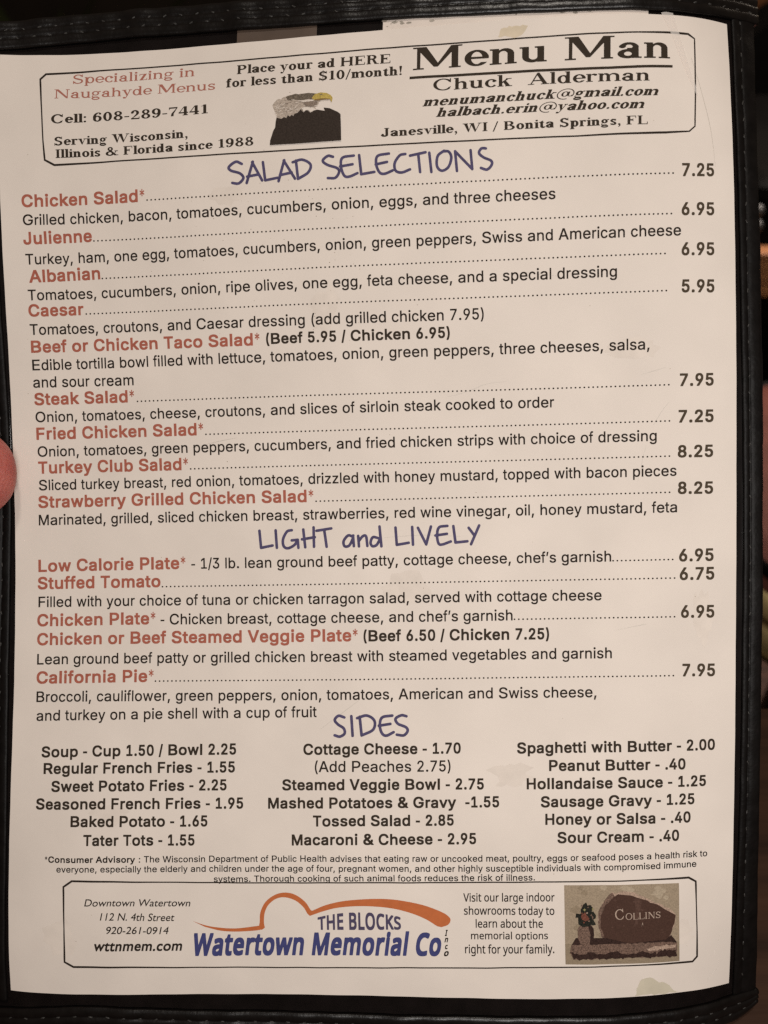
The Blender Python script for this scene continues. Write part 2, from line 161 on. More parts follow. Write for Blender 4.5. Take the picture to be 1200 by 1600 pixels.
HEADINGS={"SALAD SELECTIONS":[[143.93,34.67,143.61,34.79,143.38,34.97,143.01,35.42,142.85,35.73,142.77,36.04,142.78,36.35,142.94,36.75,143.18,37.05,143.42,37.28,144.31,37.93,144.72,38.16,145.85,38.61,146.21,38.81,146.4,39.06,146.43,39.29,146.33,39.6,146.06,39.98,145.67,40.36,145.34,40.55,145.18,40.58,144.94,40.54,144.05,40.16,143.64,40.04,143.48,40.07,143.36,40.16,143.28,40.31,143.27,40.47,143.35,40.63,143.47,40.74,144.44,41.15,145.01,41.32,145.42,41.32,145.82,41.18,146.1,41.0,146.45,40.71,146.72,40.41,146.94,40.1,147.13,39.72,147.2,39.41,147.2,39.1,147.14,38.86,147.02,38.62,146.74,38.28,146.42,38.07,145.05,37.49,144.72,37.32,144.0,36.79,143.61,36.4,143.54,36.24,143.59,36.0,143.78,35.7,144.01,35.46,144.09,35.42,144.25,35.41,145.14,35.55,145.34,35.47,145.41,35.39,145.47,35.24,145.42,35.0,145.23,34.83,144.42,34.68],[140.6,35.05,140.44,35.2,140.4,35.36,140.71,39.31,140.71,39.39,140.64,39.46,136.69,35.23,136.53,35.12,136.36,35.1,136.2,35.15,136.06,35.28,136.02,35.52,136.49,40.91,136.54,41.08,136.7,41.23,136.86,41.28,137.03,41.25,137.19,41.13,137.26,40.95,136.9,36.67,136.92,36.58,140.95,40.88,141.11,40.97,141.27,40.98,141.42,40.92,141.52,40.83,141.59,40.62,141.16,35.32,141.08,35.16,140.92,35.05,140.76,35.01],[133.18,34.81,132.03,35.44,131.7,35.65,131.37,35.95,131.12,36.31,130.95,36.74,130.83,37.29,130.77,37.76,130.75,38.4,130.78,38.87,130.86,39.35,131.01,39.76,131.27,40.17,131.48,40.42,131.77,40.67,132.13,40.88,132.54,40.99,132.94,40.99,133.27,40.92,133.68,40.77,134.1,40.55,134.43,40.3,134.7,40.03,135.01,39.57,135.39,38.72,135.58,38.1,135.71,37.32,135.69,36.84,135.61,36.44,135.49,36.12,135.27,35.71,134.89,35.26,134.49,35.02,134.16,34.95,133.59,34.93,133.35,34.81],[127.86,34.91,123.5,35.62,123.33,35.7,123.25,35.79,123.2,35.92,123.21,36.08,123.3,36.25,123.41,36.33,123.57,36.38,125.47,36.08,125.55,36.07,125.59,36.13,126.02,40.69,126.14,40.89,126.3,40.98,126.46,41.0,126.63,40.94,126.75,40.8,126.79,40.65,126.36,35.94,128.1,35.65,128.26,35.57,128.35,35.48,128.4,35.34,128.35,35.1,128.27,35.0,128.11,34.91],[128.93,35.11,128.76,35.23,128.69,35.43,129.22,40.77,129.25,40.93,129.34,41.05,129.5,41.15,129.66,41.16,129.81,41.12,129.9,41.05,130.0,40.81,129.47,35.48,129.41,35.28,129.28,35.15,129.09,35.08],[117.32,34.71,115.17,34.86,114.59,34.98,114.04,35.24,113.75,35.56,113.66,35.7,113.51,36.09,113.43,36.49,113.41,36.97,113.43,37.53,113.34,37.77,113.34,37.93,113.38,38.03,113.5,38.18,113.68,38.83,114.01,39.66,114.24,40.06,114.42,40.31,114.74,40.63,114.99,40.79,115.32,40.92,115.65,40.99,116.31,40.98,116.73,40.9,117.48,40.65,118.73,40.16,118.98,39.96,119.06,40.09,119.3,40.36,119.63,40.58,119.88,40.7,120.37,40.85,121.11,40.92,121.52,40.87,122.02,40.74,123.68,40.11,123.83,40.02,123.91,39.86,123.89,39.62,123.75,39.45,123.53,39.38,123.03,39.52,121.7,40.03,121.37,40.12,121.04,40.15,120.46,40.09,120.05,39.95,119.81,39.79,119.68,39.63,119.59,39.47,119.47,38.91,119.5,38.19,119.58,37.87,119.88,37.25,120.44,36.51,120.84,36.11,121.02,36.0,121.27,35.92,122.34,35.84,122.51,35.77,122.63,35.57,122.61,35.33,122.47,35.17,122.27,35.09,121.12,35.16,120.7,35.28,120.32,35.52,119.72,36.13,119.19,36.85,118.96,37.28,118.81,37.67,118.72,38.07,118.68,38.46,118.69,38.94,118.77,39.43,118.74,39.48,118.57,39.44,118.41,39.46,116.83,40.07,116.24,40.21,115.66,40.22,115.42,40.15,115.22,40.03,114.92,39.7,114.58,39.04,114.32,38.22,114.37,38.15,117.11,37.75,117.32,37.59,117.37,37.35,117.3,37.19,117.23,37.11,117.12,37.04,116.96,37.0,114.3,37.38,114.22,37.36,114.21,36.7,114.28,36.3,114.38,36.06,114.5,35.91,114.83,35.72,115.32,35.62,117.06,35.51,117.73,35.42,117.81,35.37,117.92,35.23,117.94,35.07,117.89,34.91,117.82,34.81,117.65,34.71],[133.39,35.69,134.15,35.71,134.32,35.77,134.48,35.91,134.74,36.32,134.86,36.64,134.93,37.2,134.88,37.59,134.68,38.37,134.5,38.83,134.31,39.22,134.1,39.52,133.86,39.75,133.37,40.06,133.04,40.19,132.79,40.24,132.55,40.22,132.22,40.06,132.02,39.89,131.83,39.64,131.64,39.24,131.55,38.84,131.53,38.44,131.55,37.89,131.61,37.41,131.69,37.02,131.81,36.71,132.02,36.41,132.43,36.11,133.17,35.71],[108.86,34.59,108.69,34.67,108.61,34.77,108.56,35.0,109.08,40.34,109.11,40.5,109.17,40.6,109.34,40.72,109.5,40.75,113.34,40.3,113.51,40.24,113.59,40.17,113.67,40.03,113.65,39.79,113.51,39.62,113.27,39.54,109.85,39.92,109.34,34.89,109.27,34.75,109.14,34.64,109.02,34.59],[106.94,34.66,104.93,34.78,104.34,34.91,103.81,35.2,103.5,35.59,103.33,35.98,103.23,36.54,103.23,37.43,103.21,37.5,103.04,37.66,102.99,37.81,103.07,38.06,103.3,38.24,103.32,38.4,103.28,38.45,102.95,38.09,102.62,37.86,102.2,37.65,100.7,37.16,99.95,36.86,99.28,36.46,99.03,36.27,98.81,36.03,98.78,35.95,98.82,35.87,99.21,35.5,99.72,35.18,100.05,35.05,100.31,35.06,101.32,35.41,101.57,35.39,101.74,35.24,101.79,35.08,101.74,34.88,101.58,34.71,100.49,34.31,100.16,34.26,99.82,34.3,99.4,34.45,99.06,34.64,98.41,35.11,98.09,35.5,97.96,35.9,98.06,36.31,98.23,36.56,98.49,36.82,99.18,37.31,99.93,37.69,101.52,38.22,102.18,38.49,102.53,38.75,102.69,39.01,102.7,39.25,102.52,39.72,102.16,40.26,101.81,40.55,101.55,40.63,101.3,40.64,99.71,40.48,99.54,40.54,99.42,40.67,99.38,40.91,99.45,41.08,99.54,41.16,99.69,41.24,101.29,41.41,101.71,41.39,102.13,41.28,102.54,41.01,102.81,40.74,103.06,40.4,103.39,39.77,103.48,39.45,103.52,39.12,103.54,39.3,103.82,39.96,104.03,40.37,104.26,40.71,104.57,41.0,104.82,41.14,105.15,41.24,105.48,41.27,105.82,41.25,106.57,41.11,107.33,40.84,108.68,40.26,108.78,40.08,108.76,39.84,108.61,39.66,108.36,39.59,106.25,40.39,105.5,40.49,105.16,40.45,104.92,40.28,104.72,40.01,104.52,39.6,104.23,38.77,104.11,38.2,104.2,38.14,107.14,37.78,107.31,37.68,107.38,37.59,107.41,37.43,107.38,37.27,107.24,37.1,107.07,37.03,104.13,37.37,104.05,37.37,104.02,37.31,104.03,36.67,104.09,36.27,104.23,35.95,104.41,35.76,104.67,35.64,105.09,35.54,107.43,35.39,107.59,35.35,107.68,35.29,107.78,35.12,107.79,34.96,107.72,34.79,107.63,34.71,107.44,34.63],[91.78,34.85,91.27,34.92,90.68,35.07,90.51,35.02,90.34,35.05,90.08,35.26,89.31,35.48,89.19,35.59,89.12,35.75,89.18,35.99,89.38,36.17,89.64,36.19,90.15,36.08,90.17,36.14,90.62,40.64,90.73,40.86,90.81,40.93,90.98,40.99,91.24,40.95,92.87,40.15,93.38,39.89,93.95,39.54,94.33,39.21,94.69,38.77,94.94,38.38,95.12,37.99,95.24,37.51,95.25,37.02,95.14,36.61,94.85,36.19,94.46,35.84,93.89,35.47,93.39,35.21,92.88,35.02,92.38,34.88],[86.85,34.7,86.59,34.91,86.52,35.01,86.49,35.17,86.53,35.33,85.45,38.85,85.31,39.09,85.3,39.33,85.23,39.57,84.96,39.52,81.68,39.95,81.64,39.92,81.62,39.83,81.07,35.06,80.95,34.89,80.76,34.79,80.5,34.81,80.35,34.93,80.27,35.09,80.28,35.25,80.86,40.44,80.98,40.67,81.15,40.77,81.32,40.79,84.94,40.31,84.98,40.37,84.84,40.85,84.86,41.01,84.96,41.18,85.09,41.27,85.34,41.3,85.52,41.22,85.63,41.06,86.08,39.62,86.15,39.55,88.81,39.16,88.89,39.22,89.84,40.75,89.96,40.84,90.13,40.88,90.3,40.84,90.4,40.78,90.51,40.63,90.53,40.39,89.6,38.87,89.55,38.54,89.42,38.4,89.25,38.29,87.44,35.31,87.44,34.99,87.36,34.83,87.24,34.73,87.1,34.68],[72.72,34.17,72.46,34.18,72.02,34.32,71.59,34.53,71.06,34.85,70.7,35.11,70.28,35.49,70.04,35.8,69.94,36.12,69.98,36.45,70.12,36.71,70.37,36.97,70.66,37.19,70.92,37.35,71.35,37.54,72.82,37.97,73.51,38.25,73.97,38.61,74.25,38.95,74.32,39.12,74.32,39.29,74.14,39.6,73.64,40.09,73.2,40.37,72.94,40.43,72.73,40.41,71.38,40.12,71.2,40.15,71.02,40.31,70.97,40.47,71.0,40.63,71.18,40.84,72.31,41.13,72.66,41.2,73.0,41.21,73.44,41.14,73.79,40.98,74.15,40.74,74.49,40.44,74.78,40.13,75.04,39.74,75.15,39.42,75.16,39.26,75.14,39.01,75.05,38.76,74.81,38.36,74.55,38.07,73.96,37.61,73.44,37.36,71.54,36.78,71.11,36.55,70.79,36.26,70.79,36.18,70.95,35.99,71.57,35.5,72.07,35.2,72.62,34.97,72.88,34.96,73.06,35.01,73.87,35.48,74.26,35.66,74.52,35.64,74.67,35.53,74.75,35.37,74.74,35.21,74.65,35.04,74.54,34.95,73.33,34.28,72.98,34.18],[77.49,34.47,77.2,34.64,77.07,34.79,77.04,34.95,77.11,35.2,76.02,38.5,75.98,38.57,75.67,38.65,75.58,38.71,75.49,38.87,75.5,39.12,75.57,39.23,75.73,39.38,75.3,40.66,75.29,40.82,75.35,40.98,75.44,41.08,75.61,41.16,75.87,41.15,75.96,41.1,76.08,40.96,76.62,39.35,76.7,39.29,79.12,38.99,79.21,39.05,79.97,40.47,80.1,40.64,80.29,40.73,80.46,40.73,80.64,40.65,80.76,40.43,80.77,40.27,78.03,35.18,78.02,35.1,78.08,34.86,78.04,34.69,77.98,34.61,77.83,34.49,77.66,34.45],[91.62,35.66,91.94,35.63,92.28,35.65,92.7,35.77,93.04,35.9,93.54,36.15,93.96,36.43,94.28,36.72,94.39,36.89,94.44,37.06,94.44,37.3,94.35,37.7,94.21,38.01,93.96,38.4,93.68,38.71,93.4,38.94,92.97,39.2,91.43,39.95,91.36,39.87,90.96,35.86,91.06,35.79],[87.05,36.43,87.07,36.36,87.16,36.36,88.39,38.38,88.31,38.44,86.43,38.72,86.37,38.67],[77.62,36.3,77.71,36.28,78.74,38.18,78.65,38.25,76.97,38.45,76.94,38.39]],"LIGHT and LIVELY":[[141.09,141.61,140.91,141.78,139.86,144.11,139.77,144.13,138.45,142.31,138.28,142.22,138.11,142.21,137.9,142.32,137.79,142.48,137.78,142.65,137.84,142.83,139.43,145.07,138.41,147.35,138.41,147.61,138.52,147.78,138.61,147.84,138.87,147.88,139.04,147.8,139.13,147.71,141.64,142.13,141.66,141.88,141.57,141.71,141.34,141.58],[131.85,141.51,130.07,141.63,129.64,141.74,129.21,141.99,128.88,142.39,128.69,142.82,128.57,143.33,128.47,144.18,128.42,144.26,128.13,144.34,127.97,144.51,127.94,144.76,128.02,144.94,128.13,145.04,128.42,145.11,128.54,146.14,128.75,147.0,128.91,147.34,129.04,147.52,129.36,147.77,129.62,147.84,129.95,147.86,130.89,147.69,133.02,146.91,133.13,146.83,133.23,146.66,133.24,146.49,133.12,146.26,132.96,146.16,132.79,146.14,130.65,146.92,130.14,147.02,129.8,147.04,129.71,147.03,129.61,146.93,129.42,146.41,129.27,145.47,129.25,145.05,129.33,144.97,131.79,144.65,131.97,144.59,132.11,144.42,132.15,144.25,132.11,144.08,131.98,143.92,131.81,143.85,129.34,144.15,129.29,144.11,129.36,143.51,129.46,143.09,129.62,142.76,129.79,142.58,129.96,142.5,130.22,142.43,131.92,142.33,132.09,142.28,132.2,142.2,132.26,142.12,132.32,141.95,132.27,141.73,132.1,141.56],[133.54,141.63,133.4,141.72,133.33,141.8,133.27,142.05,133.81,146.92,133.87,147.1,133.94,147.18,134.13,147.28,134.3,147.29,137.78,146.98,137.95,146.92,138.04,146.85,138.13,146.67,138.11,146.41,137.96,146.24,137.79,146.17,134.59,146.43,134.06,141.9,133.97,141.74,133.88,141.67,133.71,141.61],[111.68,141.35,111.5,141.53,111.45,141.72,111.66,144.8,111.6,144.81,111.43,144.73,110.33,144.4,109.99,144.38,109.73,144.45,109.56,144.54,109.29,144.79,109.1,145.09,108.84,145.68,108.69,146.37,108.7,146.62,108.76,146.97,109.0,147.48,109.23,147.75,109.49,147.9,109.74,147.96,110.09,147.95,110.52,147.85,110.86,147.7,111.12,147.52,111.36,147.27,111.74,146.69,111.82,146.61,111.91,147.71,112.0,147.88,112.14,147.99,112.39,148.01,112.61,147.89,112.7,147.72,112.72,147.55,112.26,141.65,112.19,141.47,112.02,141.34,111.85,141.31],[126.92,141.63,126.75,141.76,126.67,141.93,125.48,146.13,123.57,142.12,123.43,141.97,123.18,141.91,122.94,142.02,122.83,142.19,122.81,142.36,122.87,142.53,125.21,147.44,125.28,147.56,125.45,147.68,125.71,147.68,125.88,147.57,125.96,147.46,127.46,142.11,127.47,141.94,127.35,141.72,127.18,141.62],[121.39,141.64,121.22,141.76,121.12,141.99,121.27,147.28,121.31,147.46,121.37,147.55,121.53,147.66,121.7,147.69,121.87,147.64,121.96,147.57,122.03,147.47,122.08,147.3,121.93,142.0,121.88,141.83,121.73,141.68,121.56,141.63],[92.0,141.24,91.87,141.34,91.79,141.51,91.78,144.17,91.67,144.24,89.76,144.52,89.71,144.39,89.51,142.16,89.47,141.99,89.3,141.81,89.04,141.77,88.81,141.89,88.7,142.06,88.69,142.23,88.89,144.64,88.54,144.7,88.36,144.8,88.25,144.97,88.24,145.14,88.3,145.31,88.43,145.45,88.61,145.5,88.97,145.5,89.15,147.48,89.19,147.65,89.34,147.81,89.6,147.87,89.74,147.83,89.86,147.75,89.96,147.58,89.97,147.41,89.8,145.43,89.82,145.34,91.74,145.06,91.78,145.12,91.8,147.52,91.93,147.7,92.11,147.79,92.37,147.75,92.53,147.62,92.61,147.37,92.6,144.96,92.82,144.79,92.92,144.54,92.84,144.28,92.6,144.1,92.61,142.82,92.65,142.66,92.7,142.82,92.82,142.96,93.08,143.04,94.98,142.78,95.57,147.56,95.65,147.72,95.82,147.83,96.0,147.86,96.17,147.8,96.35,147.61,96.38,147.43,95.82,142.7,95.94,142.64,97.67,142.38,97.77,142.31,97.88,142.14,97.9,141.97,97.84,141.8,97.68,141.65,97.43,141.61,93.01,142.22,92.84,142.29,92.75,142.37,92.66,142.59,92.6,142.39,92.61,141.61,92.58,141.44,92.51,141.34,92.34,141.22,92.17,141.19],[116.53,141.72,116.36,141.79,116.28,141.87,116.22,141.98,116.19,142.15,116.47,147.28,116.51,147.43,116.58,147.54,116.76,147.65,116.93,147.66,120.44,147.1,120.66,147.02,120.8,146.85,120.82,146.59,120.71,146.4,120.62,146.33,120.45,146.28,117.29,146.77,117.25,146.7,117.0,142.08,116.96,141.94,116.87,141.82,116.71,141.73],[85.56,141.9,84.51,142.05,84.16,142.19,83.81,142.46,83.29,143.16,82.83,144.01,82.66,144.44,82.5,144.95,82.43,145.38,82.42,146.07,82.47,146.5,82.58,146.94,82.68,147.2,82.85,147.46,83.17,147.77,83.43,147.93,83.69,148.03,84.03,148.1,84.38,148.1,84.73,148.04,85.09,147.92,85.87,147.55,86.58,147.07,86.99,146.67,87.02,146.58,87.12,147.79,87.17,147.87,87.34,148.0,87.6,148.02,87.82,147.88,87.92,147.63,87.77,145.13,87.67,144.92,87.49,144.81,87.32,144.79,85.49,144.95,85.35,145.0,85.24,145.09,85.15,145.26,85.14,145.43,85.22,145.6,85.39,145.74,85.56,145.77,86.52,145.69,86.57,145.71,86.38,146.05,86.07,146.42,85.72,146.68,85.1,147.03,84.49,147.25,84.31,147.28,83.96,147.25,83.79,147.18,83.59,147.04,83.45,146.86,83.37,146.66,83.25,146.09,83.27,145.4,83.33,145.06,83.59,144.35,84.04,143.52,84.23,143.25,84.49,142.96,84.76,142.83,85.72,142.7,85.89,142.61,85.97,142.52,86.04,142.27,85.98,142.09,85.82,141.94],[80.6,141.88,80.42,141.99,80.3,142.25,80.57,147.5,80.61,147.68,80.73,147.83,80.99,147.92,81.25,147.83,81.37,147.69,81.41,147.52,81.14,142.26,81.09,142.09,80.94,141.93,80.77,141.87],[75.78,141.9,75.52,142.01,75.41,142.16,75.37,142.33,75.78,147.42,75.87,147.68,76.0,147.79,76.27,147.84,79.78,147.19,79.95,147.12,80.12,146.89,80.1,146.63,79.97,146.46,79.71,146.38,76.61,146.92,76.57,146.83,76.21,142.26,76.14,142.08,76.06,142.0,75.96,141.94],[102.54,143.77,102.28,143.84,102.02,144.0,101.67,144.3,101.13,144.94,100.87,145.37,100.69,145.79,100.63,146.05,100.61,146.39,100.65,146.82,100.82,147.34,101.08,147.68,101.34,147.83,101.68,147.91,101.94,147.92,102.28,147.87,102.63,147.75,102.95,147.55,103.19,147.29,103.6,146.68,103.64,146.7,103.68,146.79,103.72,147.48,103.8,147.65,104.0,147.79,104.26,147.79,104.45,147.66,104.54,147.4,104.36,144.58,104.41,144.23,104.38,144.06,104.26,143.91,104.09,143.83,103.83,143.86,103.65,144.02,103.06,143.79,102.71,143.74],[107.08,143.93,106.74,144.09,106.48,144.26,106.3,144.41,105.95,144.81,105.89,144.69,105.85,144.26,105.71,144.06,105.54,143.98,105.37,143.99,105.19,144.08,105.08,144.25,105.05,144.42,105.24,147.5,105.29,147.69,105.46,147.86,105.63,147.9,105.8,147.87,105.95,147.77,106.05,147.6,105.98,146.15,106.01,146.08,106.82,145.05,107.07,144.85,107.33,144.71,107.41,144.71,107.46,144.8,107.56,145.32,107.74,147.55,107.86,147.72,108.12,147.82,108.38,147.74,108.51,147.56,108.54,147.39,108.37,145.25,108.31,144.82,108.18,144.39,107.94,144.05,107.68,143.91,107.34,143.87],[102.56,144.63,102.7,144.57,102.87,144.59,103.38,144.82,103.48,144.9,103.41,145.16,102.92,146.21,102.56,146.77,102.39,146.94,102.21,147.03,101.95,147.09,101.7,147.08,101.58,147.01,101.46,146.66,101.44,146.32,101.49,145.98,101.64,145.67,102.0,145.16,102.26,144.87],[109.95,145.28,110.06,145.21,110.23,145.21,111.42,145.56,110.88,146.53,110.62,146.87,110.27,147.07,109.85,147.14,109.71,147.07,109.61,146.9,109.53,146.64,109.51,146.38,109.71,145.7]],"SIDES":[[117.58,197.15,116.81,197.4,116.04,197.82,115.75,198.07,115.57,198.32,115.49,198.49,115.45,198.82,115.51,199.16,115.69,199.56,116.08,200.09,116.37,200.36,116.79,200.63,118.49,201.26,118.8,201.46,119.02,201.72,119.08,201.88,119.08,202.05,118.92,202.39,118.57,202.81,118.23,203.04,117.97,203.08,117.72,203.07,116.27,202.83,116.01,202.9,115.86,203.11,115.86,203.36,115.97,203.53,116.09,203.61,117.29,203.84,118.05,203.9,118.48,203.83,118.82,203.66,119.16,203.39,119.34,203.21,119.59,202.88,119.77,202.56,119.89,202.23,119.92,201.89,119.88,201.64,119.74,201.3,119.48,200.96,119.19,200.71,118.75,200.47,117.14,199.88,116.88,199.72,116.71,199.56,116.53,199.34,116.38,199.08,116.3,198.83,116.3,198.75,116.38,198.62,116.8,198.32,117.49,198.02,117.74,197.96,118.0,197.96,119.11,198.26,119.28,198.24,119.46,198.11,119.54,197.94,119.54,197.77,119.45,197.6,119.28,197.47,118.18,197.15,117.92,197.12],[106.81,197.13,106.3,197.23,105.44,197.51,105.27,197.48,105.1,197.52,104.84,197.73,104.24,197.94,104.15,198.04,104.09,198.2,104.13,198.46,104.32,198.63,104.49,198.68,104.83,198.6,104.92,198.62,105.4,203.35,105.51,203.6,105.62,203.69,105.75,203.73,105.93,203.72,107.9,202.93,108.5,202.67,109.1,202.33,109.55,201.96,109.87,201.5,110.1,200.95,110.2,200.45,110.23,199.86,110.16,199.36,110.03,198.93,109.77,198.51,109.37,198.08,108.95,197.76,108.52,197.52,107.92,197.26,107.41,197.13],[114.93,197.21,112.71,197.42,112.11,197.58,111.6,197.88,111.33,198.19,111.07,198.69,110.93,199.2,110.83,200.12,110.59,200.37,110.54,200.54,110.56,200.71,110.68,200.87,110.82,200.96,111.03,201.89,111.18,202.31,111.36,202.73,111.56,203.07,111.76,203.32,112.0,203.54,112.25,203.71,112.56,203.83,112.93,203.9,113.19,203.9,113.7,203.79,114.13,203.6,115.5,202.85,115.61,202.77,115.71,202.6,115.71,202.35,115.6,202.18,115.42,202.08,115.25,202.07,113.44,203.0,113.02,203.08,112.68,203.0,112.51,202.89,112.36,202.74,112.09,202.32,111.83,201.65,111.69,200.97,111.7,200.88,111.75,200.86,114.4,200.46,114.57,200.41,114.68,200.33,114.78,200.16,114.77,199.91,114.65,199.74,114.41,199.63,111.76,200.03,111.68,199.96,111.69,199.79,111.75,199.37,111.87,198.95,112.06,198.62,112.19,198.48,112.39,198.37,112.88,198.23,114.5,198.09,115.01,198.03,115.18,197.97,115.27,197.89,115.36,197.73,115.35,197.47,115.19,197.28],[99.01,197.14,98.84,197.17,98.58,197.27,98.26,197.48,97.97,197.73,97.72,198.02,97.5,198.4,97.43,198.65,97.45,199.07,97.6,199.41,97.78,199.67,98.48,200.38,98.82,200.64,99.81,201.2,100.13,201.46,100.36,201.88,100.43,202.22,100.41,202.47,100.33,202.64,100.1,202.84,99.76,203.06,99.42,203.2,99.24,203.24,98.99,203.22,97.96,202.88,97.79,202.85,97.53,202.96,97.42,203.12,97.4,203.29,97.45,203.46,97.61,203.62,98.64,203.99,99.07,204.07,99.41,204.05,99.76,203.96,100.36,203.67,100.7,203.43,100.96,203.18,101.15,202.89,101.26,202.56,101.28,202.22,101.23,201.88,101.13,201.55,101.02,201.29,100.81,200.96,100.55,200.7,100.28,200.52,99.34,199.98,99.04,199.76,98.45,199.17,98.33,199.0,98.26,198.83,98.36,198.57,98.56,198.32,98.86,198.07,99.09,197.96,99.43,198.01,100.29,198.34,100.72,198.45,100.89,198.41,101.05,198.26,101.11,198.09,101.07,197.86,100.89,197.68,99.87,197.28,99.27,197.13],[102.61,197.31,102.44,197.46,102.37,197.68,102.73,203.41,102.78,203.58,102.84,203.68,103.01,203.79,103.19,203.81,103.36,203.75,103.44,203.69,103.52,203.59,103.57,203.42,103.21,197.69,103.17,197.52,103.03,197.35,102.78,197.27],[106.78,197.98,106.98,197.95,107.32,197.96,107.66,198.04,108.09,198.22,108.43,198.41,108.86,198.74,109.11,199.01,109.26,199.26,109.34,199.52,109.39,199.85,109.38,200.27,109.3,200.69,109.12,201.11,108.93,201.39,108.59,201.68,108.16,201.92,107.56,202.18,106.27,202.68,106.19,202.68,105.74,198.3,106.12,198.15]]}
SWOOSH=[[55.28,257.3,56.17,257.63,57.06,257.96,57.95,258.28,58.86,258.55,59.75,258.77,60.62,258.95,61.56,259.1,62.64,259.23,63.91,259.36,65.31,259.48,66.8,259.55,68.33,259.53,69.93,259.4,71.61,259.18,73.32,258.92,75.01,258.68,75.22,257.54,75.25,256.83,75.26,256.13,75.31,255.43,75.46,254.7,75.73,253.94,76.08,253.15,76.51,252.38,77.03,251.69,77.65,251.07,78.37,250.51,79.14,250.02,79.91,249.62,80.66,249.33,81.42,249.12,82.19,249.0,82.96,248.96,83.72,249.0,84.49,249.11,85.25,249.32,86.0,249.61,86.75,250.02,87.5,250.53,88.21,251.1,88.82,251.66,89.31,252.25,89.7,252.88,90.03,253.47,90.31,253.9,90.51,254.13,90.65,254.2,90.75,254.22,90.87,254.27,90.87,254.27,91.89,253.83,92.88,253.39,93.92,252.96,95.08,252.56,96.36,252.2,97.72,251.87,99.19,251.57,100.79,251.31,102.56,251.1,104.47,250.92,106.44,250.79,108.38,250.71,110.27,250.68,112.16,250.7,114.06,250.78,115.94,250.94,117.87,251.21,119.83,251.55,121.73,251.95,123.48,252.38,125.1,252.86,126.64,253.39,128.0,253.91,129.11,254.38,129.91,254.75,130.45,255.07,130.84,255.36,131.16,255.65,131.44,255.94,131.62,256.2,131.7,256.47,131.71,256.75,131.64,257.08,131.48,257.43,131.24,257.77,130.94,258.05,130.55,258.26,130.06,258.42,129.55,258.56,129.05,258.72,127.73,258.45,126.92,257.94,126.13,257.43,125.3,256.93,124.37,256.44,123.31,255.96,122.16,255.49,120.95,255.04,119.67,254.62,118.37,254.26,117.03,253.92,115.59,253.62,114.02,253.37,112.27,253.15,110.36,252.96,108.4,252.83,106.46,252.77,104.49,252.81,102.49,252.92,100.56,253.09,98.86,253.29,97.46,253.53,96.26,253.81,95.17,254.13,94.1,254.44,93.04,254.76,92.05,255.1,91.07,255.44,90.09,255.78,89.34,255.03,89.09,254.57,88.85,254.1,88.59,253.63,88.23,253.16,87.76,252.67,87.22,252.17,86.62,251.69,85.97,251.29,85.26,250.96,84.48,250.69,83.69,250.48,82.94,250.36,82.24,250.34,81.56,250.39,80.91,250.53,80.27,250.75,79.64,251.06,79.03,251.48,78.46,251.95,77.97,252.44,77.57,252.95,77.26,253.5,77.0,254.08,76.79,254.7,76.63,255.4,76.53,256.15,76.48,256.89,76.46,257.54,76.48,258.04,76.54,258.46,76.63,258.84,76.71,259.24,75.93,259.81,75.26,259.91,74.62,260.01,73.92,260.11,73.07,260.2,72.02,260.29,70.81,260.38,69.55,260.45,68.31,260.48,67.13,260.47,65.94,260.42,64.76,260.33,63.57,260.19,62.39,259.96,61.21,259.66,60.03,259.34,58.85,259.03]]
